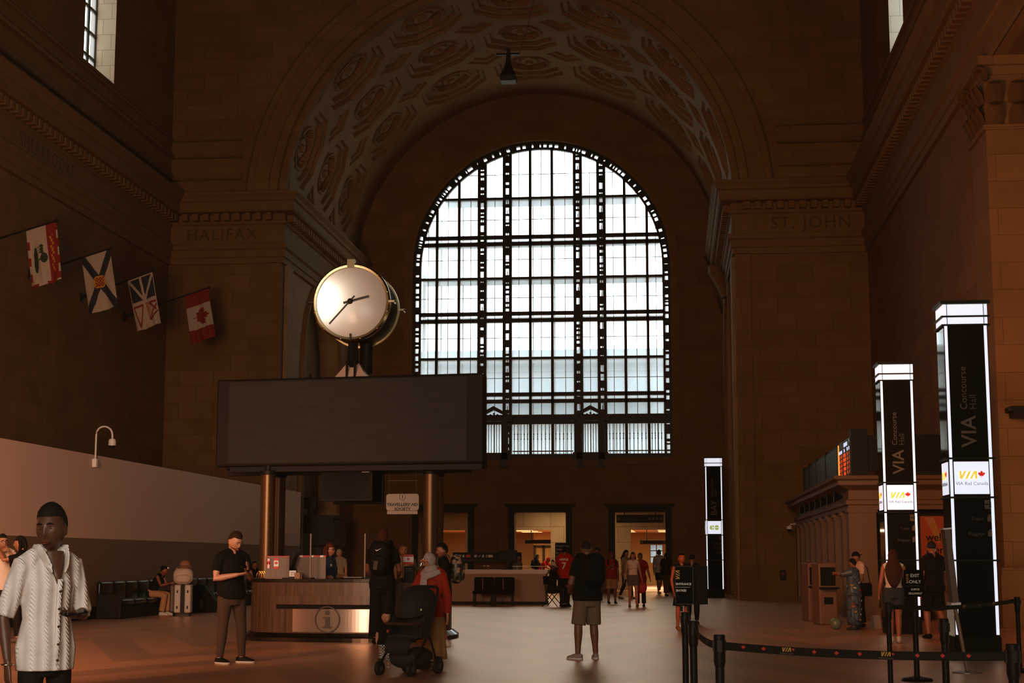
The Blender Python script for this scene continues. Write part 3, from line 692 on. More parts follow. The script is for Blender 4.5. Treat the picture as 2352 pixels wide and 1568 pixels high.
# clock
GOLD = mat('polished_brass', (196, 180, 142), .24, 1.0)
CL = Vector((-5.87, 28.3, 6.155))
t = thing('station_clock', 'big brass rimmed station clock on a drum above the departure boards', 'clock', CL)
R0 = .735
def yl(r, y, a): return Vector((r * math.cos(a), y, r * math.sin(a)))
b = B(); b.lathe([(.70, .03), (.70, .95)], n=64, fn=yl); b.obj('drum', mat('clock_drum', (6, 5, 4), .6, spec=.1), t, smooth=True)
for yy, s_, nm in ((0, 1, 'front'), (.98, -1, 'rear')):
    b = B(); b.lathe([(.655, -.0 * s_), (.66, -.05 * s_), (.70, -.055 * s_), (R0, -.02 * s_), (R0, .05 * s_), (.69, .05 * s_)], n=72, fn=lambda r, y, a: Vector((r * math.cos(a), yy + y, r * math.sin(a))))
    rim = b.obj('brass_rim', GOLD, t, auto=.5)
    for k in range(12):
        a = 2 * PI * k / 12 + PI / 12
        if k % 3 != 2 or True:
            B().ell((.705 * math.cos(a), yy - .05 * s_, .705 * math.sin(a)), (.02, .014, .02), 10, 6).obj('stud', GOLD, rim, smooth=True)
    for a, m_ in ((0, GOLD), (PI / 2, GOLD), (PI, BRONZE), (-PI / 2, BRONZE)):
        b = B()
        if a == PI / 2: b.box((0, yy - .06 * s_, .72), (.14, .12, .145))
        elif a == -PI / 2: b.box((0, yy - .05 * s_, -.66), (.03, .07, .13))
        else: b.box((math.cos(a) * .77, yy - .02 * s_, 0), (.13, .10, .035)); b.box((math.cos(a) * .825, yy - .02 * s_, -.02), (.02, .10, .06))
        b.obj('hour_marker', m_, rim)
def clockface():
    m = bpy.data.materials.new('clock_opal_glass'); m.use_nodes = True; nt = m.node_tree; L = nt.links.new; b = nt.nodes['Principled BSDF']
    b.inputs['Base Color'].default_value = lin((232, 218, 206)); b.inputs['Roughness'].default_value = .34; b.inputs['Coat Weight'].default_value = .25; b.inputs['Coat Roughness'].default_value = .03
    tr = N(nt, 'ShaderNodeBsdfTranslucent'); tr.inputs[0].default_value = lin((235, 222, 205)); mx = N(nt, 'ShaderNodeMixShader'); mx.inputs[0].default_value = .45; out = nt.nodes['Material Output']
    L(b.outputs[0], mx.inputs[1]); L(tr.outputs[0], mx.inputs[2]); L(mx.outputs[0], out.inputs[0])
    return m
CF = clockface()
for yy, s_ in ((0, 1), (.98, -1)):
    b = B(); b.lathe([(.665 * q, yy - s_ * .115 * (1 - q * q) + .02 * s_) for q in (0, .1, .2, .3, .4, .5, .6, .7, .8, .9, .96, 1)], n=64, fn=lambda r, y, a: Vector((r * math.cos(a), y, r * math.sin(a)))); b.obj('dial', CF, t, smooth=True)
def hand(ang, ln, tail, w, y, name):
    b = B(); c, s_ = math.sin(ang), math.cos(ang)
    b.box((c * (ln - tail) / 2, y, s_ * (ln - tail) / 2), (w, .014, ln + tail), R=Matrix.Rotation(ang, 3, 'Y')); b.ell((0, y, 0), (.045, .02, .045), 12, 8); b.obj(name, mat('clock_hand', (22, 12, 8), .4), t)
hand(math.radians(76), .36, .13, .042, -.135, 'hour_hand'); hand(math.radians(222), .57, .13, .03, -.155, 'minute_hand')
B().ell((0, -.14, 0), (.055, .04, .055), 14, 8).obj('hub', BRONZE, t)
b = B(); b.loft([(0, .2, -.70), (0, .2, -.9), (0, .2, -1.2)], [(.09, .1), (.1, .1), (.12, .1)], n=4, side=(1, .0, 0)); b.obj('neck', BLKMATTE, t)
b = B(); b.loft([(.14, .75, -.66), (.14, .75, -1.25)], [.12, .12], n=16); b.obj('rear_neck', FRM, t)
b = B(); b.loft([(.0, .3, -1.44), (.0, .3, -1.12)], [(.46, .46), (.16, .16)], n=4, side=(.7071, .7071, 0)); b.obj('pedestal', mat('pale_pedestal', (196, 168, 150), .4), t)
b = B()
for s_ in (-.075, .075): b.box((s_, .02, -1.3), (.04, .04, .4))
b.obj('support_bar', BLKMATTE, t)
# television screens hung below the boards
for k, (xa, ya, xb, yb_, yo, lab) in enumerate(((738, 1082, 858, 1151, -.3, 'blank black television hung under the departure board, front one'), (765, 1087, 883, 1157, .25, 'blank black television hung behind the front one under the board'))):
    p = atY(xa, ya, DK[1] + yo); q = atY(xb, yb_, DK[1] + yo); c = (p + q) / 2
    t = thing('television', lab, 'television', c, PH, 'televisions under the departure board')
    w_, h_ = abs(q.x - p.x), abs(p.z - q.z)
    b = B(); b.rbox((0, 0, 0), (w_, .09, h_), .015, 2); b.obj('casing', BLACK, t)
    B().box2((-w_ / 2 + .03, -.048, -h_ / 2 + .04), (w_ / 2 - .03, -.044, h_ / 2 - .03)).obj('screen', mat('black_screen', (8, 7, 7), .12), t)
    B().box2((-.05, .03, h_ / 2 - .1), (.05, .1, 3.08 - c.z)).obj('bracket', BLACK, t)
    if k == 0:
        B().box2((w_ / 2 - .2, -.05, h_ / 2 - .03), (w_ / 2 - .06, -.046, h_ / 2 - .015)).obj('label_strip', LETTER, t)
    else:
        B().ell((w_ / 2 - .22, -.05, -h_ / 2 + .17), (.014, .01, .014), 8, 6).obj('standby_light', mat('red_led', (255, 60, 50), emit=3), t)
# hanging sign TRAVELLERS' AID SOCIETY
yy = DK[1] - .4; p = atY(887, 1134, yy); q = atY(962, 1172, yy); c = (p + q) / 2
t = thing('hanging_sign', "frosted hanging sign reading Travellers' Aid Society beside the right columns", 'sign', c, PH * .3)
w_, h_ = q.x - p.x, p.z - q.z
b = B(); b.rbox((0, 0, 0), (w_, .012, h_), .04, 3) if False else b.prism([(w_ / 2 - .05 + .05 * math.cos(a), h_ / 2 - .05 + .05 * math.sin(a)) for a in [PI / 2 * i / 5 for i in range(6)]] + [(-w_ / 2 + .05 - .05 * math.sin(a), h_ / 2 - .05 + .05 * math.cos(a)) for a in [PI / 2 * i / 5 for i in range(6)]] + [(-w_ / 2 + .05 - .05 * math.cos(a), -h_ / 2 + .05 - .05 * math.sin(a)) for a in [PI / 2 * i / 5 for i in range(6)]] + [(w_ / 2 - .05 + .05 * math.sin(a), -h_ / 2 + .05 - .05 * math.cos(a)) for a in [PI / 2 * i / 5 for i in range(6)]], lambda u, v, w: Vector((u, w, v)), .015)
FROST = mat('frosted_sign', (146, 132, 118), .6)
b.obj('panel', FROST, t)
SINK = mat('sign_lettering', (40, 30, 24), .6)
text("TRAVELLERS' AID", .075, (0, -.006, -.045), FACE, SINK, t, bold=.002); text('SOCIETY', .075, (0, -.006, -.125), FACE, SINK, t, bold=.002)
text('i', .085, (0, -.006, .10), FACE, SINK, t, 'information_symbol', bold=.003)
b = B(); b.lathe([(.055, 0), (.062, 0)], n=24, fn=lambda r, y, a: Vector((r * math.cos(a), -.008, .10 + r * math.sin(a)))); b.obj('symbol_ring', SINK, t)
B().box2((-w_ / 2 + .02, -.004, -h_ / 2 - .065), (w_ / 2 - .02, .012, -h_ / 2 - .005)).obj('lower_strip', FROST, t)
b = B()
for s_ in (-1, 1): b.cyl((s_ * w_ * .42, .006, h_ / 2), (s_ * w_ * .42, .006, 3.05 - c.z), .004, n=6)
b.box((0, .006, 3.05 - c.z - .2), (w_ * .9, .012, .012)); b.obj('wire', BRONZE, t)
# things on the desk
CT = 1.085
ACR = glassmat('acrylic_screen', (.93, .93, .93), .06, (.8, .75, .7))
for i, (px, w_, lab) in enumerate(((713, .34, 'clear acrylic screen on the desk to the left of the clerk'), (838, .3, 'clear acrylic screen on the desk beside the man with the black backpack'))):
    yy = DK[1] - 1.15; p = atY(px, 1300, yy); top = zat(1225, yy, px)
    t = thing('acrylic_screen', lab, 'screen', (p.x, yy, CT), PH)
    B().box2((-.5 if i == 0 else -.02, -.004, 0), (0 if i == 0 else .45, .004, top - CT)).obj('panel', ACR, t)
    B().box2((-.012, -.008, 0), (.012, .008, top - CT)).obj('edge_strip', mat('acrylic_edge', (110, 98, 90), .4), t)
    B().box2((-.5 if i == 0 else -.06, -.07, -.002), (.06 if i == 0 else .45, .07, .02)).obj('foot', BLACK, t)
RACK = mat('perforated_panel', (150, 128, 112), .6)
def perf():
    m = bpy.data.materials.new('perforated_white'); m.use_nodes = True; nt = m.node_tree; L = nt.links.new; b = nt.nodes['Principled BSDF']
    tc = N(nt, 'ShaderNodeTexCoord'); v = N(nt, 'ShaderNodeTexVoronoi'); v.inputs['Scale'].default_value = 32; v.inputs['Randomness'].default_value = 0; L(tc.outputs['Object'], v.inputs['Vector'])
    g = N(nt, 'ShaderNodeMath'); g.operation = 'GREATER_THAN'; g.inputs[1].default_value = .35; L(v.outputs['Distance'], g.inputs[0])
    mx = N(nt, 'ShaderNodeMix'); mx.data_type = 'RGBA'; mx.inputs[6].default_value = lin((112, 92, 82)); mx.inputs[7].default_value = lin((82, 62, 52)); L(g.outputs[0], mx.inputs[0]); L(mx.outputs[2], b.inputs['Base Color'])
    return m
PERF = perf()
def leaf_flag(parent, w, h, loc, vertical=False, name='flag'):
    """small Canadian flag as a part"""
    f = B().box2((loc[0] - w / 2, loc[1] - .003, loc[2] - h / 2), (loc[0] + w / 2, loc[1] + .003, loc[2] + h / 2)).obj(name, WHITE, parent)
    b = B()
    if vertical:
        b.box2((loc[0] - w / 2, loc[1] - .006, loc[2] + h * .27), (loc[0] + w / 2, loc[1] - .003, loc[2] + h / 2)); b.box2((loc[0] - w / 2, loc[1] - .006, loc[2] - h / 2), (loc[0] + w / 2, loc[1] - .003, loc[2] - h * .27)); s = h * .22
    else:
        b.box2((loc[0] - w / 2, loc[1] - .006, loc[2] - h / 2), (loc[0] - w * .27, loc[1] - .003, loc[2] + h / 2)); b.box2((loc[0] + w * .27, loc[1] - .006, loc[2] - h / 2), (loc[0] + w / 2, loc[1] - .003, loc[2] + h / 2)); s = h * .32
    b.prism([(x * s, y * s) for x, y in LEAF], lambda u, v, w_: Vector((loc[0] + u, loc[1] - .006 + w_, loc[2] + v)), .003)
    b.obj('leaf_emblem', RED, f)
    return f
yy = DK[1] - 1.1
p = atY(610, 1278, yy); q = atY(664, 1320, yy)
t = thing('brochure_rack', 'perforated white display panel with two Canadian flags on the left end of the desk', 'display panel', ((p.x + q.x) / 2, yy, CT))
w_ = q.x - p.x; h_ = p.z - CT
B().box2((-w_ / 2, 0, 0), (w_ / 2, .02, h_)).obj('panel', PERF, t)
leaf_flag(t, .06, .17, (-w_ / 2 + .06, -.01, h_ - .12)); leaf_flag(t, .085, .19, (-w_ / 2 + .2, -.012, h_ - .12), True)
B().box2((-w_ / 2, -.002, h_), (w_ / 2, .022, h_ + .012)).obj('red_trim', RED, t)
yy2 = DK[1] - .75; p = atY(672, 1277, yy2); q = atY(748, 1320, yy2)
t = thing('partition_panel', 'perforated white partition with red top edge behind the acrylic screen on the desk', 'partition', ((p.x + q.x) / 2, yy2, CT))
w_ = q.x - p.x; h_ = p.z - CT
B().box2((-w_ / 2, 0, 0), (w_ / 2, .02, h_)).obj('panel', PERF, t)
b = B(); b.box2((-w_ / 2, -.004, h_ - .015), (w_ / 2, .024, h_ + .015)); b.obj('red_trim', RED, t)
b = B(); 
for x in (-.18, .02, .2): b.box2((x, -.006, h_ - .016), (x + .06, -.002, h_ + .016))
b.obj('white_band', WHITE, t)
# coil of wire hoops (literature holder) on the desk's left end
yy3 = DK[1] - 1.0; p = atY(622, 1316, yy3)
t = thing('wire_brochure_holder', 'brass wire hoop holder standing on the left end of the desk counter', 'holder', (p.x, yy3, CT))
for k, px in enumerate((596, 601, 606, 611, 622, 630, 638, 646)):
    x = atY(px, 1316, yy3).x - p.x
    b = B(); b.tube([(x + .05 * math.cos(a) + .0, -.02, .0 + .13 * math.sin(a)) for a in [PI * i / 10 for i in range(11)]], .006, 6); b.obj('hoop', mat('brass_wire', (190, 140, 70), .3, .9), t)
B().box2((-.3, -.06, 0), (.3, .04, .015)).obj('base', BLACK, t)
# monitor, notice, box, cups, keyboard on the desk
p = atY(672, 1270, yy2); t = thing('computer_monitor', 'black computer monitor turned sideways at the left end of the desk with red stickers', 'monitor', (atY(678, 1300, yy2).x, yy2 - .1, CT))
Rm = Matrix.Rotation(.35, 3, 'Y')
B().box((.0, 0, .30), (.035, .42, .34), R=Rm).obj('screen', BLACK, t); B().cyl((.02, 0, .02), (0, 0, .2), .025).obj('stand', BLACK, t); B().box((0.03, 0, .012), (.2, .2, .02)).obj('base', BLACK, t)
b = B()
for k in (-.1, .05): b.box((-.1, -.2, .33 + 0 * k), (.05, .02, .1), R=Rm)
b.obj('sticker', RED, t)
yy4 = DK[1] - 1.22
p = atY(673, 1306, yy4); t = thing('notice_card', 'white notice card standing on the desk near its left end', 'notice', (p.x, yy4 - .02, CT))
B().box((0, 0, .09), (.12, .008, .11), R=Matrix.Rotation(-.15, 3, 'X')).obj('card', PAPER, t); B().box((0, .01, .02), (.13, .06, .04)).obj('holder', BLACK, t)
b = B(); 
for k in range(4): b.box((0, -.012 - .002 * k + .006, .12 - k * .018), (.08, .002, .005))
b.obj('printed_line', DIM, t)
p = atY(684, 1318, yy4); tag(B().rbox((p.x, yy4, CT + .055), (.1, .09, .11), .008, 2).obj('cardboard_box', mat('cardboard', (150, 112, 82), .8)), 'small brown box standing on the desk beside the notice card', 'box')
p = atY(694, 1320, yy4); tag(B().lathe([(0, 0), (.028, 0), (.034, .085), (.034, .09), (0, .09)], c=(p.x, yy4 - .03, CT), n=14).obj('paper_cup', mat('dark_cup', (60, 30, 20), .4)), 'small dark cup on the desk right of the brown box', 'cup')
p = atY(812, 1322, yy4); t = thing('keyboard', 'flat pale keyboard lying on the desk in front of the clerk', 'keyboard', (p.x, yy4, CT + .002), PH)
B().rbox((0, 0, .012), (.36, .14, .024), .008, 2).obj('case', BLACK, t)
b = B()
for i in range(12):
    for j in range(4): b.box((-.155 + i * .028, -.045 + j * .03, .026), (.022, .023, .008))
b.obj('keys', PAPER, t)
p = atY(936, 1282, DK[1] - .9); t = thing('small_flag_stand', 'small Canadian flag on a stand at the right end of the desk', 'flag', (atY(938, 1300, DK[1] - .9).x, DK[1] - .9, CT))
leaf_flag(t, .19, .17, (0, -.01, .34), True); B().cyl((-.1, 0, 0), (-.1, 0, .43), .006, n=8).obj('pole', BRONZE, t); B().lathe([(0, 0), (.05, 0), (.05, .015), (0, .02)], c=(-.1, 0, 0), n=16).obj('base', BLACK, t)
p = atY(940, 1312, DK[1] - 1.1); t = thing('card_terminal', 'black upright card sign with grey words at the right end of the desk', 'sign', (p.x, DK[1] - 1.1, CT))
B().rbox((0, 0, .11), (.19, .03, .22), .01, 2).obj('panel', BLACK, t); B().box((0, .02, .01), (.14, .09, .02)).obj('base', BLACK, t)
b = B(); b.box2((-.07, -.018, .17), (.05, -.0155, .185)); b.box2((-.07, -.018, .14), (.07, -.0155, .15)); b.obj('printed_line', DIM, t)

# ================================================================== wayfinding pylons
GLOW = mat('pylon_white_light', (200, 206, 216), emit=.85, emit_rgb=(232, 240, 255), rough=.5)
GLOSS = mat('black_glass', (7, 6, 6), .05)
PANB = mat('pylon_black_panel', (7, 6, 6), .75, spec=.1)
PYW = .67
def logo(parent, x, y, z, s, scale_txt, rot=None):
    """yellow VIA letters, red maple leaf and grey words below, on a face toward -Y; rot turns it"""
    R = rot or Matrix.Identity(3)
    YL = mat('lit_yellow', (236, 208, 90), emit=.75, emit_rgb=(240, 210, 96)); RD = mat('lit_red', (214, 48, 32), emit=.55, emit_rgb=(220, 40, 26))
    fn = lambda u, v, w: Vector((x, y, z)) + R @ Vector((u, -.004 - w, v))
    b = B()
    for pl in VIA: b.prism([((u - 1.55) * s, v * s) for u, v in pl], fn, .004)
    b.obj('logo', YL, parent)
    b = B(); b.prism([(s * 1.25 + px * s * .55, s * .52 + py * s * .55) for px, py in LEAF], fn, .004); b.obj('maple_leaf', RD, parent)
    o = text('VIA Rail Canada', scale_txt, fn(0, -s * .62, 0), (R @ Matrix.Rotation(PI / 2, 3, 'X')).to_euler(), mat('lit_grey', (150, 160, 172), emit=.35, emit_rgb=(150, 160, 175)), parent)
def pylon(name, label, x0, y0, title, sub, glyphs, via, dimt=False):
    t = thing(name, label, 'pylon', (x0 + PYW / 2, y0 + PYW / 2, 0), 0, 'lit wayfinding pylons'); h = PYW / 2
    B().box2((-h + .0, -h + .0, 0), (h, h, .3)).obj('base', BLKMATTE, t)
    B().box2((-h + .01, -h + .03, .3), (h - .01, h - .03, 4.93)).obj('body', GLOSS, t)
    for q in (-1, 1): B().box2((-h + .07, q * (h - .03) - .002, .31), (h - .07, q * (h - .03) + .002, 4.91)).obj('face_panel', PANB, t)
    for z0, z1 in ((.33, 1.40), (1.42, 2.32), (2.35, 2.90), (2.93, 4.91)):
        for sx in (-1, 1):
            for sy in (-1, 1): B().box((sx * (h - .045), sy * (h - .022), (z0 + z1) / 2), (.042, .02, z1 - z0)).obj('light_strip', GLOW, t)
    for z in (1.41, 2.335, 2.915, 4.92, 5.05): B().box((0, 0, z), (PYW + .04, PYW + .04, .025)).obj('frame_band', BLACK, t)
    B().box((0, 0, 5.265), (PYW + .06, PYW + .06, .05)).obj('top_plate', BLACK, t)
    for zc, hh in ((4.985, .11), (5.15, .17)): B().box((0, 0, zc), (PYW - .02, PYW - .02, hh)).obj('light_cap', GLOW, t)
    for s_ in (-1, 1):
        for q in (-1, 1): B().box((s_ * (h - .065), q * (h + .0), 5.1), (.008, .012, .33)).obj('glazing_bar', BLACK, t)
    for k, R in enumerate((Matrix.Identity(3), Matrix.Rotation(-PI / 2, 3, 'Z'))):
        c = R @ Vector((0, -h + .012, 2.625)); b = B(); b.box(c, (.50, .02, .48), R=R); sp_ = b.obj('lit_sign_box', GLOW, t)
        f = R @ Vector((0, -h + .0, 2.62))
        if via: logo(sp_, f.x, f.y, f.z - .01, .115, .072, R)
        else:
            fn = lambda u, v, w: f + R @ Vector((u, -.004 - w, v)); GG = mat('lit_green', (170, 190, 120), emit=.6, emit_rgb=(176, 196, 128)); b = B(); rr = .085
            b.prism([(-.095 + rr * math.cos(a), rr * math.sin(a)) for a in [PI * .5 + PI * i / 16 for i in range(17)]], fn, .004); b.prism([(-.085, .015), (-.085, rr), (-.03, rr), (-.015, .06), (-.015, .015)], fn, .004); b.box(fn(-.055, -.045, 0), (.06, .008, .075), R=R)
            for q in (0, 1): b.prism([(.085 + rr * math.cos(a), rr * math.sin(a) + (.008 if q == 0 else -.008)) for a in [PI * q + PI * i / 16 for i in range(17)]], fn, .004)
            b.obj('logo', GG, sp_)
        RT = (R @ Matrix.Rotation(PI / 2, 3, 'X') @ Matrix.Rotation(PI / 2, 3, 'Z')).to_euler()
        g = lambda u, z: R @ Vector((u, -h + .026, z))
        m1, m2 = (DIMMER, BLKMATTE) if dimt else (DIM, DIMMER)
        text(title, .31, g(-.0, 3.08), RT, DIM, t, align='LEFT', bold=.004); text(sub[0], .145, g(-.065, 3.64 if via else 3.80), RT, DIM, t, align='LEFT'); text(sub[1], .145, g(.07, 3.64 if via else 3.80), RT, DIMMER, t, align='LEFT')
        tl = (R @ Matrix.Rotation(PI / 2, 3, 'X')).to_euler()
        B().box(g(.24, 2.23), (.13, .006, .13), R=R).obj('arrow_tile', DIM, t)
        text('\u2192', .14, R @ Vector((.24, -h + .02, 2.23)), tl, BLACK, t, 'arrow', bold=.004)
        for w_, zz in glyphs:
            text(w_, .075, g(.16, zz), tl, DIMMER, t, align='RIGHT')
            b = B(); b.box(g(.245, zz), (.075, .006, .08), R=R); b.box(g(.245, zz + .05), (.04, .006, .03), R=R); b.obj('pictogram', DIM, t)
    return t
GL1 = (('Trains', 2.02), ('Baggage', 1.80))
pylon('wayfinding_pylon', 'nearest tall black pylon with VIA panel and white light strips, by the belts', 4.10, 23.9, 'VIA', ('Concourse', 'Hall'), GL1, True)
pylon('wayfinding_pylon', 'second tall black VIA pylon, smaller, behind the woman in white top', 4.10, 31.3, 'VIA', ('Concourse', 'Hall'), GL1, True)
pylon('wayfinding_pylon', 'farthest black pylon reading BAY with a green GO logo, under the arch', 1.25, 60.0, 'BAY', ('Concourse', 'Hall'), (('Subway', 2.02), ('Trains', 1.85), ('Taxi', 1.68)), False)

# ================================================================== ticket booth on the right
BX, BY0, BY1 = 4.28, 38.7, 55.2
BST = stone('booth_limestone', (150, 112, 86), (1, 2), 1.6, .8, .08, .006)
BOOTH = mat('booth_stone', (112, 82, 62), .6, noise=.12, nscale=2)
t = thing('ticket_booth', 'stone ticket booth with pilasters and cornice along the right wall', 'ticket booth', (BX, BY0, 0)); LY = BY1 - BY0; DX = XR - BX
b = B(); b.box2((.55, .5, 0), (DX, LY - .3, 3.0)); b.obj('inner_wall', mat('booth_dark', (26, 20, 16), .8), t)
b = B(); b.box2((-.04, 0, 0), (.62, .5, 2.62)); b.box2((-.08, -.04, 0), (.66, .54, .28)); b.box2((-.07, -.03, 2.55), (.65, .53, 2.66)); b.obj('corner_pier', BOOTH, t)
b = B(); b.box2((-.04, LY - .5, 0), (.62, LY, 2.62)); b.obj('far_pier', BOOTH, t)
npil = 8
for k in range(npil):
    y = 2.0 + k * (LY - 3.4) / (npil - 1)
    b = B(); b.box2((0, y - .22, 0), (.4, y + .22, 2.5)); b.box2((-.05, y - .27, 0), (.42, y + .27, .2)); b.box2((-.03, y - .25, 2.44), (.4, y + .25, 2.52)); b.box2((-.06, y - .28, 2.52), (.4, y + .28, 2.62)); b.obj('pilaster', BOOTH, t)
def bprof(b, prof):
    path = [(0, LY), (0, 0), (DX, 0)]; nor = [(-1, 0), (-1, -1), (0, -1)]
    rows = [[b.bm.verts.new((path[i][0] + nor[i][0] * d, path[i][1] + nor[i][1] * d, z)) for d, z in prof] for i in range(3)]
    for i in range(2):
        for j in range(len(prof) - 1): b.bm.faces.new((rows[i][j], rows[i + 1][j], rows[i + 1][j + 1], rows[i][j + 1]))
b = B(); bprof(b, [(-.5, 2.62), (.04, 2.62), (.04, 2.72), (.09, 2.74), (.09, 2.84), (.03, 2.86), (.03, 3.08), (.10, 3.12), (.30, 3.2), (.30, 3.3), (.38, 3.34), (.40, 3.42), (-.5, 3.42)]); b.obj('cornice', BOOTH, t, auto=.4)
b = B(); bprof(b, [(-.5, 3.42), (-.4, 3.42)]); b.box2((.0, .0, 3.3), (DX, LY, 3.4)); b.obj('roof', BOOTH, t)
for k in range(7):
    y = 1.2 + k * 1.75; b = B(); b.lathe([(0, 0), (.03, .0), (.09, .12), (.16, .22), (0, .2)], n=14, fn=lambda r, h_, a: Vector((-.04 - h_, y + r * math.cos(a), 2.97 + r * math.sin(a)))); b.obj('downlight_horn', BRONZE, t)
# front face toward the camera
b = B(); b.box2((1.0, .3, 0), (1.25, .55, 2.62)); b.box2((2.3, .2, 0), (DX, .55, 2.62)); b.obj('front_pier', BOOTH, t)
b = B(); b.box2((.62, .3, 0), (2.3, .5, 1.05)); b.obj('counter_front', BOOTH, t); b = B(); b.box2((.6, .1, 1.05), (2.32, .5, 1.1)); b.obj('counter_ledge', DARKSTONE, t)
# departures screens on top of the booth
yb0 = BY0 + .35
YG = 3.445
b_t = thing('display_gantry', 'row of black display screens on top of the ticket booth with one lit departure list', 'display', (BX + .12, yb0, YG))
SCR = mat('dim_screen', (22, 17, 17), .4, spec=.3)
Ls = 14.2; ys = [0, 3.25, 6.6, 9.6, 12.0, 14.2]
b = B(); b.box2((.04, 0, .02), (.22, Ls, 1.0)); b.box2((-.05, -.35, -.02), (.35, .05, 1.12)); b.box2((.35, -.28, .1), (DX - .2, -.1, .98)); 
for y in ys[1:]: b.box2((-.02, y - .07, 0), (.24, y + .07, 1.02))
b.obj('frame', BLACK, b_t)
for k in range(1, 5): B().box2((-.004, ys[k] + .12, .1), (.04, ys[k + 1] - .12, .92)).obj('blank_screen', SCR, b_t)
sc_ = B().box2((-.008, .12, .06), (.04, 3.1, .98)).obj('lit_screen', mat('lit_screen_black', (22, 18, 16), .4, emit=.02, emit_rgb=(60, 40, 30)), b_t)
ORNG = mat('screen_orange', (240, 90, 30), emit=.75, emit_rgb=(235, 84, 34)); WLT = mat('screen_white', (220, 230, 255), emit=.9, emit_rgb=(200, 215, 255))
RS = (PI / 2, 0, -PI / 2)
rs = random.Random(5)
text('DEPARTURES', .13, (-.014, 1.25, .86), RS, WLT, sc_, bold=.004); text('10:44', .1, (-.014, .3, .9), RS, WLT, sc_)
for s_, y in (('TIME', 2.65), ('TRAIN', 2.25), ('TO', 1.55), ('TRK', .85), ('STAT', .42)): text(s_, .11, (-.014, y, .72), RS, WLT, sc_, bold=.003)
for r_ in range(5):
    z = .6 - r_ * .115
    for s_, y in (('%02d:%02d' % (11 + r_, rs.randrange(60)), 2.65), (str(rs.randrange(40, 99)), 2.2), (('OTTAWA', 'MONTREAL', 'LONDON', 'WINDSOR', 'SARNIA')[r_], 1.5), (str(rs.randrange(9, 19)), .85), (str(rs.randrange(1, 9)), .42)): text(s_, .11, (-.014, y, z), RS, ORNG, sc_, bold=.004)
b = B(); b.box2((-.02, 2.86, .08), (-.006, 3.02, .95)); b.obj('lit_side_banner', mat('screen_flame', (255, 200, 110), emit=1.0, emit_rgb=(255, 170, 80)), sc_)
# welcome poster
yp_ = BY0 + .12; p = atY(2113, 1185, yp_); q = atY(2190, 1330, yp_)
t = thing('welcome_poster', 'orange poster with a pale V and black welcome words on the booth front', 'poster', (p.x, yp_, q.z))
w_, h_ = q.x - p.x + .35, p.z - q.z
B().box2((0, 0, 0), (w_, .03, h_)).obj('panel', mat('poster_orange', (170, 70, 22), .6), t)
b = B(); b.prism([(.1, h_ * .98), (.32, h_ * .98), (.5, h_ * .62), (.42, h_ * .55)], lambda u, v, w: Vector((u, -.004 + w, v)), .004); b.prism([(.82, h_ * .98), (.95, h_ * .98), (.6, h_ * .55), (.5, h_ * .62)], lambda u, v, w: Vector((u, -.005 + w, v)), .004); b.obj('pale_stripe', mat('poster_tan', (176, 120, 60), .6), t)
text('welcome', .26, (.12, -.006, h_ * .66), FACE, BLACK, t, align='LEFT', bold=.003); text('bienvenue', .26, (.12, -.006, h_ * .46), FACE, BLACK, t, align='LEFT', bold=.003)
# stone ledge sign off the right wall
b = B(); b.box2((-.02, -.3, 0), (.5, .3, .1)); b.box2((.05, -.25, -.12), (.5, .25, 0)); o = b.obj('bracket_shelf', DARKSTONE, loc=(atY(2318, 935, 33.9).x, 33.95, atY(2330, 945, 33.9).z)); tag(o, 'dark bracket shelf on the right pier near the picture edge', 'shelf')
# ticket machines by the booth
KG = mat('kiosk_pink_grey', (112, 80, 66), .6)
for i, (px, yy, lab) in enumerate(((1868, 37.6, 'pink grey ticket machine left of the leaning visitors'), (1893, 35.8, 'second ticket machine with dark shelf, right beside the first'))):
    p = atY(px, 1340, yy); zt = zat(1292, yy, px)
    t = thing('ticket_machine', lab, 'ticket machine', (p.x, yy, 0), .25)
    B().rbox((0, 0, zt / 2), (.42, .5, zt), .03, 2).obj('body', KG, t)
    B().box2((-.17, -.262, zt - .5), (.17, -.248, zt - .1)).obj('screen', BLACK, t); B().box2((-.2, -.42, .78), (.2, -.24, .82)).obj('shelf', BLACK, t)
    B().box2((-.1, -.27, .45), (.1, -.248, .6)).obj('slot', BLACK, t)
p = atZ(1870, 1413); t = thing('black_bag', 'black bag on the floor beside the ticket machines', 'bag', (p.x + .02, p.y, 0))
B().rbox((0, 0, .21), (.3, .2, .42), .06, 3).obj('body', BLKMATTE, t); b = B(); b.tube([(-.08, 0, .4), (-.07, 0, .5), (.07, 0, .5), (.08, 0, .4)], .012); b.obj('handle', BLACK, t)
p = atZ(1935, 1446); t = thing('ball', 'grey green ball resting on the floor beside the patterned blue garment', 'ball', (p.x - .12, p.y + .1, 0))
B().ell((0, 0, .12), (.12, .12, .12), 24, 16).obj('surface', mat('ball_green', (96, 108, 96), .4), t, smooth=True); B().cyl((0, 0, .235), (0, 0, .246), .012).obj('valve', BLACK, t)
# floor-standing white folded notice
p = atZ(2012, 1442); t = thing('floor_notice', 'small white folded floor sign behind the woman in the white top', 'floor sign', (p.x, p.y, 0), .5)
for s_, nm in ((1, 'front_panel'), (-1, 'rear_panel')): B().box((0, s_ * .055, .13), (.17, .01, .28), R=Matrix.Rotation(s_ * .23, 3, 'X')).obj(nm, mat('notice_grey', (150, 138, 126), .6), t)
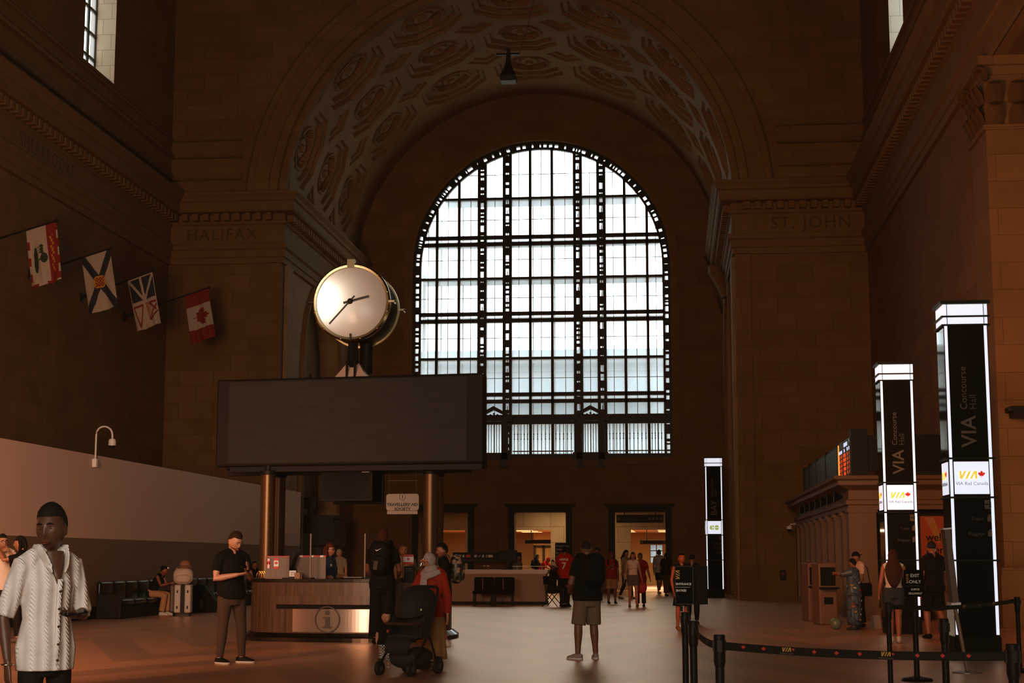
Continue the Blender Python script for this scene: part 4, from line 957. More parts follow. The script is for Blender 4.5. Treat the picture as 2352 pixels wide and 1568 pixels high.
# ================================================================== queue barriers
POST = mat('barrier_black', (8, 7, 7), .5, spec=.14)
BELT = mat('belt_black', (11, 9, 9), .8, spec=.15)
BELTL = mat('belt_yellow', (150, 110, 34), .6); BELTR = mat('belt_red', (150, 26, 20), .6)
PH_ = .95
def post(px, ptop, label, base=True, h=PH_, y=None):
    y = y or atZ(px, ptop, h).y; p = atY(px, ptop, y)
    t = thing('barrier_post', label, 'barrier post', (p.x, y, 0), 0, 'queue barrier posts'); h = p.z
    B().lathe([(0, 0), (.17, 0), (.175, .012), (.16, .03), (.05, .05), (0, .05)], n=28).obj('base', POST, t, auto=.6)
    B().cyl((0, 0, .04), (0, 0, h - .14), .029, n=20).obj('pole', POST, t, auto=.6)
    B().lathe([(0, h - .2), (.030, h - .2), (.037, h - .17), (.037, h - .005), (.033, h), (0, h)], n=24).obj('head', POST, t, auto=.6)
    b = B()
    for a in range(4): b.box((.036 * math.cos(a * PI / 2), .036 * math.sin(a * PI / 2), h - .07), (.014, .03, .07) if a % 2 == 0 else (.03, .014, .07))
    b.obj('belt_slot', BLACK, t)
    return Vector((p.x, y, h))
pA = post(1573, 1405, 'barrier post under the ENTRANCE sign')
pB = post(1592, 1425, 'second barrier post, just right of the one under the ENTRANCE sign')
pC = post(1652, 1457, 'barrier post at the near corner where the printed belt begins')
pD = post(2325, 1478, 'thick near barrier post at the right end of the printed belt')
pE = post(2336, 1370, 'barrier post at the far right picture edge behind the near one')
pF = post(2168, 1420, 'barrier post in front of the nearest pylon beside the leaning sign')
pH = post(2040, 1383, 'barrier post in front of the woman in the white tank top')
def belt(a, b_, label, marks=None):
    d = (b_ - a); ln = d.length; d.normalize(); n = Vector((d.y, -d.x, 0))
    if n.y > 0: n = -n
    a2, b2 = a + d * .04, b_ - d * .04; ln = (b2 - a2).length; b = B(); K = 10; sag = .012 * ln
    P = [a2.lerp(b2, i / K) + Vector((0, 0, -sag * 4 * (i / K) * (1 - i / K))) for i in range(K + 1)]
    for i in range(K):
        p, q = P[i], P[i + 1]; top, bot = Vector((0, 0, -.045)), Vector((0, 0, -.095))
        v = [b.bm.verts.new(x + n * o) for o in (0, -.002) for x in (p + top, q + top, q + bot, p + bot)]
        for f in ((0, 1, 2, 3), (7, 6, 5, 4), (0, 4, 5, 1), (3, 2, 6, 7)): b.bm.faces.new([v[j] for j in f])
    o = b.obj('barrier_belt', BELT); tag(o, label, 'belt', 'queue barrier belts')
    if marks:
        for kind, fr in marks:
            i = fr * K; c = a2.lerp(b2, fr) + Vector((0, 0, -sag * 4 * fr * (1 - fr) - .07)) + n * .002
            fn = lambda u, v, w: c + d * u + Vector((0, 0, v)) + n * w
            if kind == 'leaf':
                b = B(); b.prism([(x * .017, y * .017) for x, y in LEAF], fn, .001); b.obj('maple_leaf', BELTR, o)
            else:
                b = B()
                for pl in VIA: b.prism([((u - 1.1) * .026, (v - .2) * .026) for u, v in pl], fn, .001)
                b.obj('logo', BELTL, o)
                b = B(); b.prism([(.045 + x * .011, .007 + y * .011) for x, y in LEAF], fn, .001); b.obj('maple_leaf', BELTR, o)
                ang = math.atan2(d.y, d.x); text('VIA Rail Canada', .014, fn(0, -.016, .0015), (PI / 2, 0, ang), DIM, o, depth=.0003)
    return o
belt(pB, pA, 'short belt between the two posts by the ENTRANCE sign')
belt(pB, pC, 'belt running from the second post to the near corner post', [('leaf', .25), ('leaf', .6)])
L_ = 660.0
belt(pC, pD, 'long black belt with yellow VIA logos and red maple leaves across the front', [('leaf', (1710 - 1662) / L_), ('leaf', (1762 - 1662) / L_), ('via', (1820 - 1662) / L_), ('leaf', (1888 - 1662) / L_), ('leaf', (1942 - 1662) / L_), ('leaf', (1997 - 1662) / L_), ('via', (2058 - 1662) / L_), ('leaf', (2130 - 1662) / L_), ('leaf', (2186 - 1662) / L_), ('leaf', (2243 - 1662) / L_)])
belt(pH + Vector((0, 0, .02)), pE + Vector((0, 0, .02)), 'far belt in front of the nearest pylon leading to the right edge', [('via', .55), ('leaf', .68), ('via', .8)])
# ENTRANCE sign on the first post (double sided frame)
def placard(name, label, base, w, h, rz, lines, logo_=True, two=False):
    t = thing(name, label, 'sign', base, rz)
    B().rbox((0, 0, h / 2), (w, .016, h), .006, 2).obj('front_panel', mat('sign_black', (7, 6, 6), .7, spec=.04), t)
    b = B(); b.box2((-w / 2, -.012, h - .008), (w / 2, .012, h)); b.box2((-w / 2, -.012, 0), (w / 2, .012, .008)); b.box2((-w / 2, -.012, 0), (-w / 2 + .008, .012, h)); b.box2((w / 2 - .008, -.012, 0), (w / 2, .012, h)); b.obj('frame', BLACK, t)
    if two:
        q = thing('side_panel', '', ''); del q['label'], q['category']; q.parent = t
        for ch in ('glass',):
            b = B(); Rz = Matrix.Rotation(-.85, 3, 'Z'); c = Vector((w / 2, .0, h / 2)); b.box(c + Rz @ Vector((.0, .075, 0)), (.014, .15, h), R=Rz); b.obj('frame', BLACK, q)
            b = B(); b.box(c + Rz @ Vector((.008, .075, 0)), (.006, .12, h - .05), R=Rz); b.obj('glazing', mat('sign_gloss', (16, 14, 12), .3, spec=.2), q)
    for s_, sz, u, v, m_, ro in lines: text(s_, sz, (u, -.014, v), (PI / 2, 0, 0) if not ro else ro, m_, t, align='LEFT', depth=.0006, bold=.0006)
    return t
SGN = mat('sign_white', (190, 184, 176), .5)
dep = pA.y
k_ = dep / 3600
c = atY(1584, 1388, dep)
w_, h_ = .17, 86 * k_
t = placard('entrance_sign', 'black sign on a post reading ENTRANCE ENTRÉE with a yellow logo', (c.x - .045, dep, c.z), w_, h_, -.12, [('ENTRANCE', .027, -.075, h_ * .53, SGN, None), ('ENTRÉE', .027, -.075, h_ * .36, SGN, None)], two=True)
B().box2((-.08, -.013, h_ * .445), (.055, -.010, h_ * .452)).obj('rule', SGN, t)
b = B()
for pl in VIA: b.prism([(-.04 - v * .035, h_ * .66 + u * .035) for u, v in pl], lambda u, v, w: Vector((u, -.010 - w, v)), .002)
b.obj('logo', BELTL, t)
b = B()
for s_ in (-.03, .03): b.cyl((s_, 0, -.06), (s_, 0, .01), .012, n=10)
b.obj('stem', POST, t)
# EXIT ONLY sign on its own stand
pz = atZ(2100, 1563); dep = pz.y; c = atY(2100, 1370, dep); hz = zat(1308, dep, 2100) - c.z; w_ = 43 * dep / 3600
t = thing('exit_sign', 'black stand sign reading EXIT ONLY SORTIE SEULEMENT behind the printed belt', 'sign', (c.x, dep, 0))
B().lathe([(0, 0), (.18, 0), (.185, .012), (.17, .03), (.05, .05), (0, .05)], n=28).obj('base', POST, t, auto=.6)
zt = zat(1398, dep, 2100)
B().cyl((0, 0, .04), (0, 0, zt), .034, n=20).obj('pole', POST, t); B().lathe([(0, zt - .2), (.045, zt - .2), (.045, zt), (0, zt)], n=20).obj('head', POST, t, auto=.6); B().cyl((0, 0, zt), (0, 0, c.z + .02), .016, n=10).obj('stem', POST, t)
B().rbox((0, 0, c.z + hz / 2), (w_, .02, hz), .006, 2).obj('panel', mat('sign_black', (7, 6, 6), .7, spec=.04), t)
for s_, sz, v in (('EXIT', .052, .78), ('ONLY', .052, .55), ('SORTIE', .030, .27), ('SEULEMENT', .030, .12)): text(s_, sz, (.012, -.013, c.z + hz * v), FACE, SGN, t, depth=.0008, bold=.0009)
b = B()
for pl in VIA: b.prism([(-.062 - v * .028, c.z + hz * .50 + u * .048) for u, v in pl], lambda u, v, w: Vector((u, -.011 - w, v)), .002)
b.obj('logo', BELTL, t); B().box2((-.08, -.013, c.z + hz * .395), (.085, -.010, c.z + hz * .405)).obj('rule', DIM, t)
# tilted floor sign seen edge on
pz = atZ(2222, 1545); dep = pz.y
bx = pz.x + .02
p1 = atY(2182, 1382, dep); p0 = atY(2172, 1216, dep)
t = thing('leaning_sign', 'grey floor sign board seen edge-on on a slanted pole beside the nearest pylon', 'sign', (pz.x, dep, 0))
B().lathe([(0, 0), (.19, 0), (.19, .012), (.03, .03), (0, .03)], n=28).obj('base', mat('grey_metal', (120, 104, 90), .4, .5), t, auto=.6)
d1 = Vector((p1.x - pz.x + .05, 0, p1.z)); d0 = Vector((p0.x - pz.x, 0, p0.z))
b = B(); b.loft([(0, 0, .02), d1], [.022, .026], n=10); b.obj('pole', mat('grey_metal', (120, 104, 90), .4, .5), t)
ax = (d0 - d1); ln = ax.length; ang = math.atan2(ax.x, ax.z)
b = B(); Rr = Matrix.Rotation(ang, 3, 'Y'); b.box(d1.lerp(d0, .5), (.075, .28, ln), R=Rr); b.obj('board', mat('sign_edge_grey', (84, 70, 58), .6), t)
B().box(d0 + Vector((0, 0, .01)), (.11, .30, .02), R=Rr).obj('clip', PAPER, t); B().box(d1 - Vector((0, 0, .02)), (.12, .30, .03), R=Rr).obj('clip', PAPER, t)

# ================================================================== flags on the left wall
def seg(p, a, b, w):
    ax, ay = a; bx, by = b; dx, dy = bx - ax, by - ay; l2 = dx * dx + dy * dy
    t = max(0, min(1, ((p[0] - ax) * dx + (p[1] - ay) * dy) / l2)); return math.hypot(p[0] - ax - dx * t, p[1] - ay - dy * t) < w
FW, FR, FN, FGN, FGD = (mat('flag_white', (172, 154, 140), .8), mat('flag_red', (122, 16, 14), .8), mat('flag_navy', (24, 26, 40), .8), mat('flag_green', (26, 48, 26), .8), mat('flag_gold', (190, 130, 30), .8))
# colours as index 0..4 ; u across (0 = pole root side, 1 = tip side), v down 0..1, a = aspect (height / width)
def f_pei(u, v):
    if u > .64:
        if u > .94 and (int(v * 7) % 2 == 1): return 0
        if v > .97 and u > .86: return 0
        if .72 < u < .84 and .2 < v < .82 and math.sin(v * 60) * math.sin(u * 55 + v * 20) > .1: return 4
        return 1
    if v > .955 and (u < .28 or u > .55): return 1
    if u < .07 and v > .2 and int((v - .2) * 7.2) % 2 == 0: return 1
    x, y = u, v
    if (x - .24) ** 2 / .006 + (y - .55) ** 2 / .05 < 1: return 3
    if (x - .50) ** 2 / .011 + (y - .54) ** 2 / .0075 < 1 or seg((x, y), (.28, .56), (.45, .55), .012): return 3
    for k in (.33, .38, .43):
        if (x - .44) ** 2 / .0035 + (y - k) ** 2 / .0009 < 1 or seg((x, y), (.27, k + .02), (.42, k), .006): return 3
    return 0
def f_ns(u, v):
    x, y = (u - .5), (v - .5) * 1.9
    if abs(x) < .19 and abs(y) < .2 + .0: 
        if abs(x) + abs(y) * .6 < .24: return 4 if (max(abs(x) / .17, abs(y) / .19) > .82 or math.sin(x * 70) * math.sin(y * 64) > .25) else 1
    if seg((x, y), (-.5, -.95), (.5, .95), .105) or seg((x, y), (.5, -.95), (-.5, .95), .105): return 2
    return 0
def f_nl(u, v):
    w = .032
    if v < .03 or u < .025 or u > .975: return 0
    if v < .46:
        for q in ((0, 0), (1, 0), (.48, 0)):
            if seg((u, v * 1.9), (q[0], q[1]), (.52, .9), .045): return 0
        return 2
    if v < .52: return 0
    if .49 < u < .66 and seg((u, v), (.56, .53), (.62, .84), .04 - .03 * (v - .53)): return 4 if seg((u, v), (.56, .55), (.62, .8), .016) else 1
    for a, c in (((.06, .55), (.42, .55)), ((.42, .55), (.2, .95)), ((.06, .55), (.2, .95)), ((.68, .55), (.98, .55)), ((.68, .55), (.92, .7)), ((.98, .6), (.62, .84)), ((.66, .86), (.98, .74))):
        if seg((u, v * 1), a, c, .02): return 1
    return 0
LEAFR = [(y, x) for x, y in LEAF]
def f_ca(u, v):
    if v < .26 or v > .74: return 1
    return 1 if inpoly(LEAFR, (u - .5) / .42 - .0, (v - .5) * 1.9 / .40) else 0
FB = [atX(-60, 565, XL), atX(68, 630, XL), atX(187, 682, XL), atX(284, 727, XL)]
tips = [(130, 507), (255, 570), (352, 622), (480, 660)]
spans = [((60, 531), (130, 508)), ((187, 592), (253, 571)), ((293, 645), (350, 623)), ((424, 681), (478, 662))]
drops = [155, 133, 118, 110]; shears = [(72, 664), (205, 723), (316, 762), (440, 791)]
labs = ('flag with red band, green trees and white field, first from the left edge', 'white flag with dark blue saltire and gold shield on the left wall', 'white flag with dark blue upper triangles and red outlined triangles on the left wall', 'red and white Canadian maple leaf flag hanging on the left wall')
for i in range(4):
    base = FB[i]; tip = atY(*tips[i], base.y)
    t = thing('wall_flag', labs[i], 'flag', base, 0, 'flags on angled poles on the left wall')
    d = tip - base
    B().cyl((0, 0, 0), d, .03, .022, n=10).obj('pole', BRONZE, t); B().ell(d, (.05, .05, .05), 10, 8).obj('finial', BRONZE, t, smooth=True)
    b = B(); b.cyl((-.0, 0, -.02), d * .12, .06, .05, n=10); b.box((.02, 0, 0), (.06, .2, .3)); b.obj('socket', BRONZE, t)
    A = atY(*spans[i][0], base.y) - base; Bp = atY(*spans[i][1], base.y) - base; S = atY(*shears[i], base.y) - base
    wv = Bp - A; dv = S - A; fcol = (f_pei, f_ns, f_nl, f_ca)[i]
    NU, NV = 66, 126; b = B(); g = []
    for j in range(NV + 1):
        v = j / NV; row = []
        for k in range(NU + 1):
            u = k / NU
            p = A + wv * u * (1 - .08 * v * (1 if i == 2 else 0)) + dv * v + Vector((0, .05 * v * math.sin(u * 9 + v * 2 + i) + .03 * v * math.sin(u * 17 - v * 4), 0))
            row.append(b.bm.verts.new(p))
        g.append(row)
    for j in range(NV):
        for k in range(NU):
            f = b.bm.faces.new((g[j][k], g[j][k + 1], g[j + 1][k + 1], g[j + 1][k])); f.material_index = fcol((k + .5) / NU, (j + .5) / NV)
    b.obj('cloth', [FW, FR, FN, FGN, FGD], t, smooth=True)

# ================================================================== floodlight hung under the vault
yy = 56.0
t = thing('hanging_lamp', 'dark horn shaped lamp hanging by a cable under the coffered arch', 'hanging lamp', atY(1168, 188, yy)); k = yy / 3600 * 1.02
H_ = lambda px, py: Vector(((px - 1168) * k, 0, (188 - py) * k))
b = B(); b.loft([H_(1168, 188), H_(1168, 176), H_(1168, 160), H_(1168, 140), H_(1168, 118)], [(.40, .4), (.42, .42), (.25, .25), (.13, .13), (.1, .1)], n=4, side=(.7071, .7071, 0)); b.obj('horn', BRONZE, t)
b = B(); b.box(H_(1167, 121), (.88, .1, .07)); b.box(H_(1168, 114), (.12, .12, .26)); b.obj('crossbar', BRONZE, t)
b = B(); b.tube([H_(1194, 117), H_(1210, 72), H_(1234, -40)], .008, 6); b.obj('cable', BRONZE, t)
b = B(); b.box((0, 0, .0), (.5, .5, .03)); b.obj('lens', mat('dull_lens', (26, 22, 18), .5), t)

# ================================================================== benches, luggage on the left
LEATHER = mat('black_leather', (11, 9, 8), .32, spec=.3)
LEATHER2 = mat('matt_black_leather', (10, 8, 8), .7, spec=.1)
def bench(label, y0, n, x=-13.55):
    t = thing('bench', label, 'bench', (x, y0, 0), 0, 'black padded benches along the hoarding')
    for k in range(n):
        B().rbox((0, .45 + k * .9, .40), (.62, .88, .14), .05, 3).obj('seat', LEATHER, t, auto=.6)
        B().rbox((-.30, .45 + k * .9, .66), (.12, .88, .46), .05, 3).obj('backrest', LEATHER, t, auto=.6)
    b = B(); b.box2((-.28, .05, .0), (.24, n * .9 - .05, .33)); b.obj('base', BLKMATTE, t)
    for y in (.02, n * .9 - .02): B().rbox((-.03, y, .3), (.62, .06, .6), .02, 2).obj('end_panel', BLACK, t)
    return t
y0 = atX(256, 1410, -13.5).y
bench('long black padded bench where the woman in beige trousers sits', y0, 5); bench('black padded bench behind the man in black T-shirt and jeans', 44.2, 8)
# suitcase with backpack
p = atY(420, 1412, 39.45); t = thing('suitcase', 'tall upright silver suitcase with a dark middle band beside the seated woman', 'suitcase', (p.x, p.y, .0), .15)
SIL = mat('suitcase_silver', (176, 158, 142), .4); k = p.y / 3600
hs = zat(1342, p.y, 420)
for s_ in (-1, 1): B().rbox((s_ * .13, 0, hs / 2 + .04), (.17, .3, hs - .08), .03, 2).obj('shell', SIL, t)
B().box2((-.05, -.14, .06), (.05, .14, hs - .02)).obj('middle_band', BLACK, t); B().rbox((-.27, .03, hs / 2 + .04), (.12, .3, hs - .1), .03, 2).obj('side_shell', mat('suitcase_brown', (70, 48, 36), .5), t)
for sx in (-.13, .13):
    for z in (hs * .28, hs * .78): B().box((sx, -.155, z), (.035, .02, .07)).obj('latch', BLACK, t)
for sx in (-.22, .18):
    for sy in (-.1, .1): B().cyl((sx - .015, sy, .035), (sx + .015, sy, .035), .035, n=12).obj('wheel', BLACK, t)
def superell(c, r, e=2.8):
    def f(u):
        q = (abs(u.x) ** e + abs(u.y) ** e + abs(u.z) ** e) ** (-1 / e); return Vector((u.x * q * r[0], u.y * q * r[1], u.z * q * r[2]))
    return f
def backpack(name, label, loc, rz, w, d, h, m, strap=True, pocket=True, tilt=0, pm=None):
    t = thing(name, label, 'backpack', loc, rz); R = Matrix.Rotation(tilt, 3, 'X')
    B().ell((0, 0, h / 2), None, 20, 16, R=R, fn=superell(0, (w / 2, d / 2, h / 2))).obj('main_bag', m, t, smooth=True)
    if pocket: B().ell((0, -d * .42, h * .36), None, 16, 12, R=R, fn=superell(0, (w * .38, d * .22, h * .25))).obj('front_pocket', pm or m, t, smooth=True)
    if strap:
        for s_ in (-1, 1):
            b = B(); b.loft([(s_ * w * .28, d * .35, h * .95), (s_ * w * .33, d * .75, h * 1.0), (s_ * w * .36, d * 1.0, h * .75), (s_ * w * .36, d * .8, h * .4), (s_ * w * .3, d * .45, h * .15)], [(.028, .008)] * 5, n=8, side=(1, 0, 0)); b.obj('strap', m, t, smooth=True)
    b = B(); b.tube([(-.04, d * .3, h * .97), (-.03, d * .3, h * 1.06), (.03, d * .3, h * 1.06), (.04, d * .3, h * .97)], .009); b.obj('grab_handle', m, t)
    return t
backpack('white_backpack', 'white rucksack lying on top of the silver suitcase', (p.x - .02, p.y, hs), .3, .5, .3, .42, mat('pack_white', (196, 170, 150), .8, noise=.2, nscale=14), pocket=True)
t = thing('sun_hat', 'dusty pink hat resting on the white rucksack', 'hat', (p.x + .02, p.y, hs + .44)); HATM = mat('hat_pink', (150, 98, 80), .8)
B().ell((0, 0, .06), (.14, .12, .12), 18, 10).obj('crown', HATM, t, smooth=True); B().lathe([(.12, .03), (.2, 0), (.2, .012), (.12, .045)], n=24).obj('brim', HATM, t)
# dark slumped bag pile to the right of the suitcase
p = atY(463, 1400, 42.3); t = thing('duffel_bag', 'large black duffel bag propped at a slant beside the suitcase', 'bag', (p.x, p.y, 0), .1)
b = B(); b.prism([(-.32, 0), (.36, 0), (.42, .3), (.1, .72), (-.1, .78), (-.3, .6)], lambda u, v, w: Vector((u, w - .25, v)), .5); b.obj('body', BLKMATTE, t); b = B(); b.tube([(-.1, -.27, .3), (0, -.34, .55), (.15, -.27, .35)], .015); b.obj('handle', BLACK, t); B().box2((.0, -.262, .12), (.08, -.25, .34)).obj('side_tag', mat('tag_brown', (70, 44, 26), .7), t)

# ================================================================== stone counter in the middle distance
yc = 50.4; a_ = atY(1030, 1388, yc); e_ = atY(1253, 1388, yc)
CST = mat('counter_pink_stone', (150, 108, 86), .5, noise=.1, nscale=2)
t = thing('stone_counter', 'long pinkish stone counter below the great window', 'counter', ((a_.x + e_.x) / 2, yc + .5, 0)); wl = (e_.x - a_.x) / 2; zt = zat(1308, yc, 1150)
B().box2((-wl, -.5, 0), (wl, .5, zt - .08)).obj('body', CST, t); b = B(); b.box2((-wl - .08, -.58, zt - .08), (wl + .08, .58, zt)); b.box2((-wl - .04, -.54, zt - .13), (wl + .04, .54, zt - .08)); b.obj('top_slab', mat('counter_top_stone', (172, 140, 120), .3), t)
b = B(); b.box2((-wl - .02, -.52, 0), (wl + .02, .52, .1)); b.obj('plinth', DARKSTONE, t)
b = B(); b.box2((wl - 1.1, -.3, zt + .10), (wl - .0, .3, zt + .115)); 
for s_ in (-1, 1): b.cyl((wl - .55 + s_ * .4, 0, zt), (wl - .55 + s_ * .4, 0, zt + .1), .02)
o = b.obj('glass_shelf', mat('green_glass', (150, 170, 140), .1, emit=.03), t)
# black benches in front of the counter
for i, px in enumerate((1110, 1157)):
    p = atY(px, 1388, 49.0)
    t = thing('waiting_bench', ('black seat unit with orange slits in front of the stone counter, left one', 'black seat unit in front of the stone counter, right one')[i], 'bench', (p.x, 49.0, 0), 0, 'black seats before the stone counter')
    B().rbox((0, 0, .42), (.62, .5, .1), .03, 2).obj('seat', LEATHER2, t); B().rbox((0, .24, .66), (.62, .08, .44), .03, 2).obj('backrest', LEATHER2, t)
    B().box2((-.05, .19, .5), (-.03, .2, .85)).obj('slit_trim', mat('orange_trim', (150, 70, 20), .5), t)
    for sx in (-.27, .27):
        for sy in (-.2, .2): B().box2((sx - .02, sy - .02, 0), (sx + .02, sy + .02, .38)).obj('leg', BLACK, t)
# monitor on the counter, cups, bottle
p = atY(1170, 1285, yc + .3); t = thing('computer_monitor', 'dark monitor seen from behind at the right end of the stone counter', 'monitor', (atY(1166, 1300, yc + .3).x, yc + .3, zt))
B().rbox((0, 0, .42), (.62, .05, .4), .02, 2).obj('screen', BLACK, t); B().box2((-.04, -.03, 0), (.04, .03, .3)).obj('stand', BLACK, t); B().box2((-.16, -.1, 0), (.16, .1, .02)).obj('base', BLACK, t)
for i, (px, m_, lab) in enumerate(((1112, (100, 60, 40), 'left brown paper cup on the stone counter'), (1121, (120, 70, 46), 'right brown paper cup on the stone counter'))):
    p = atY(px, 1300, yc + .1); t = thing('paper_cup', lab, 'cup', (p.x, yc + .1, zt), 0, 'paper cups on the stone counter')
    B().lathe([(0, 0), (.032, 0), (.042, .11), (0, .11)], n=14).obj('cup', mat('cup_%d' % i, m_, .6), t); B().lathe([(0, .11), (.045, .11), (.045, .125), (.036, .135), (0, .135)], n=14).obj('lid', WHITE, t)
p = atY(1066, 1300, yc + .1); tag(B().lathe([(0, 0), (.03, 0), (.03, .14), (.012, .18), (.012, .21), (0, .21)], c=(p.x, yc + .1, zt), n=14).obj('bottle', mat('green_bottle', (40, 90, 60), .2)), 'small greenish bottle on the stone counter behind the boy with the patterned backpack', 'bottle')
# black direction sign behind the counter
ys = 53.5; a_ = atY(1040, 1268, ys); e_ = atY(1198, 1293, ys)
t = thing('direction_sign', 'long black sign reading Subway and streetcars, Shops and Restaurants with white symbols', 'sign', ((a_.x + e_.x) / 2, ys, (a_.z + e_.z) / 2)); w_, h_ = e_.x - a_.x, a_.z - e_.z
B().rbox((0, 0, 0), (w_, .12, h_), .02, 2).obj('panel', BLACK, t)
for s_ in (-.8, .8): B().box2((s_ - .04, -.04, -(a_.z + e_.z) / 2), (s_ + .04, .04, -h_ / 2)).obj('leg', BLACK, t)
sx = lambda px: atY(px, 1280, ys).x - (a_.x + e_.x) / 2
text('Subway and streetcars', .105, (sx(1034 + 26), -.065, -.075), FACE, DIM, t, align='CENTER'); text('Shops and Restaurants', .105, (sx(1112), -.065, -.075), FACE, DIM, t, align='CENTER')
for px, m_, q in ((1039, LETTER, 'v'), (1049, LETTER, '/'), (1057, YELLOW, 'o'), (1065, LETTER, 't'), (1076, RED, 'w'), (1093, LETTER, 'v'), (1102, LETTER, '/'), (1110, LETTER, 'b'), (1118, LETTER, '|'), (1127, LETTER, 'w')):
    b = B(); x = sx(px)
    if q == 'w': b.box((x, -.066, .055), (.16, .008, .085))
    elif q == '/': b.box((x, -.066, .055), (.09, .008, .02), R=Matrix.Rotation(-.7, 3, 'Y'))
    elif q == 'o': b.lathe([(0, -.002), (.045, -.002)], n=16, fn=lambda r, y, a: Vector((x + r * math.cos(a), -.068, .055 + r * math.sin(a))))
    elif q == '|': b.box((x - .015, -.066, .055), (.012, .008, .09)); b.box((x + .015, -.066, .055), (.012, .008, .09))
    elif q == 'v': b.box((x, -.066, .055), (.085, .008, .085))
    else: b.box((x, -.066, .05), (.06, .008, .07)); b.box((x, -.066, .09), (.035, .008, .02))
    b.obj('pictogram', m_, t)
    if q == 'v': B().prism([(x - .025, .06), (x + .025, .06), (x, .025)], lambda u, v, w: Vector((u, -.073 + w, v)), .002).obj('arrow', BLACK, t)
# dark shop front inside the niche on the left
ysn = 63.0; a_ = atY(690, 1190, ysn); e_ = atY(757, 1190, ysn)
t = thing('shop_unit', 'dark shop stall on the left under the arch behind the desk', 'shop stall', (a_.x, ysn, 0)); w_ = e_.x - a_.x; zs = a_.z
b = B(); b.box2((0, 0, 2.0), (w_ + .15, 2.5, zs)); b.box2((0, 0, 0), (.3, 2.5, 2.0)); b.box2((.3, .8, 0), (w_, 2.5, 2.0)); b.obj('casing', mat('shop_dark', (20, 15, 12), .6), t)
b = B(); b.box2((0, -.1, zs), (w_ + .22, 2.6, zs + .12)); b.obj('canopy', mat('shop_dark', (20, 15, 12), .6), t); B().box2((.32, .75, .9), (w_ * .6, .79, 1.9)).obj('lit_panel', mat('shop_panel', (60, 42, 30), .5), t); B().box2((0, -.1, 0), (w_, .2, 1.0)).obj('counter', mat('shop_dark', (20, 15, 12), .6), t)
p = atY(693, 1142, ysn - .2); q = atY(725, 1168, ysn - .2); t = thing('shop_sign', 'dark lightbox sign above the shop stall with faint letters', 'sign', ((p.x + q.x) / 2, ysn - .2, (p.z + q.z) / 2))
B().rbox((0, 0, 0), (q.x - p.x, .15, p.z - q.z), .02, 2).obj('panel', mat('shop_dark', (20, 15, 12), .6), t); text('Hot Food', .13, (.0, -.08, 0), FACE, DIMMER, t); B().box2((-.03, -.03, -(p.z + q.z) / 2 + zs + .12), (.03, .03, -(p.z - q.z) / 2)).obj('stem', BLACK, t)
# hanging signs in the passage and room, ceiling lights
def hang(label, pxa, pya, pxb, pyb, y, ceil, marks=()):
    p, q = atY(pxa, pya, y), atY(pxb, pyb, y); t = thing('hanging_sign', label, 'sign', ((p.x + q.x) / 2, y, (p.z + q.z) / 2)); w_, h_ = q.x - p.x, p.z - q.z
    B().rbox((0, 0, 0), (w_, .16, h_), .015, 2).obj('panel', BLACK, t)
    for s_ in (-.33, .33): B().cyl((s_ * w_, 0, h_ / 2), (s_ * w_, 0, ceil - (p.z + q.z) / 2), .025, n=8).obj('rod', BLACK, t)
    for f, m_ in marks: B().box((w_ * f, -.084, 0), (.11, .006, .11)).obj('pictogram', m_, t)
    return t
hang('dark hanging sign at the top of the right doorway', 1416, 1182, 1524, 1200, 73.0, 4.0, ((-.45, DIM), (.2, DIM), (.28, DIM), (.36, DIM), (.45, DIM)))
hang('dark hanging sign in the warm room beyond the middle doorway', 1206, 1239, 1290, 1248, 82.0, 2.97, ((.35, DIM), (.45, DIM)))
hang('dark hanging sign in the warm room beyond the right doorway', 1470, 1240, 1562, 1249, 82.0, 2.97, ((-.45, DIM), (.1, DIM)))
WL = mat('ceiling_panel_light', (255, 225, 170), emit=2.2, emit_rgb=(255, 214, 150))
for i, (px, py) in enumerate(((1246, 1177), (1476, 1177))):
    p = atY(px, 1177, 72.2); t = thing('downlight', ('bright small ceiling downlight over the middle doorway', 'bright small ceiling downlight over the right doorway')[i], 'ceiling light', (p.x, 73.6, 3.98)); B().lathe([(0, 0), (.13, 0), (.13, -.01)], n=16).obj('lens', mat('downlight_glow', (255, 240, 215), emit=6), t); B().lathe([(.13, .02), (.17, .02), (.17, -.015), (.13, -.015)], n=16).obj('rim', WHITE, t)
k = 0
for y in (79, 82, 85, 88):
    for x in (-7.8, -5.2, -2.6, -.2):
        t = thing('ceiling_light', 'square ceiling light panel in the warm room beyond the doorways', 'ceiling light', (x, y, 2.97), 0, 'ceiling light panels of the far room')
        B().box2((-.55, -.3, -.03), (.55, .3, -.015)).obj('diffuser', WL, t); b = B(); b.box2((-.6, -.35, -.02), (.6, .35, 0)); b.obj('frame', WHITE, t)
# emergency sign by middle door
p = atY(1275, 1246, 69.0); q = atY(1305, 1296, 69.0); t = thing('emergency_sign', 'black standing sign reading Emergency Station beside the middle doorway', 'sign', ((p.x + q.x) / 2, 69.0, 0)); h_ = p.z
B().rbox((0, 0, h_ / 2 + .3), (q.x - p.x, .1, h_ - .6), .02, 2).obj('panel', BLACK, t); B().box2((-.25, -.2, 0), (.25, .2, .05)).obj('base', BLACK, t); B().box2((-.03, -.03, 0), (.03, .03, .4)).obj('pole', BLACK, t)
for j, s_ in enumerate(('Emergency', 'Station', 'En cas', "d'urgence")): text(s_, .135, (-.25, -.056, h_ - .14 - j * .15), FACE, LETTER, t, align='LEFT')
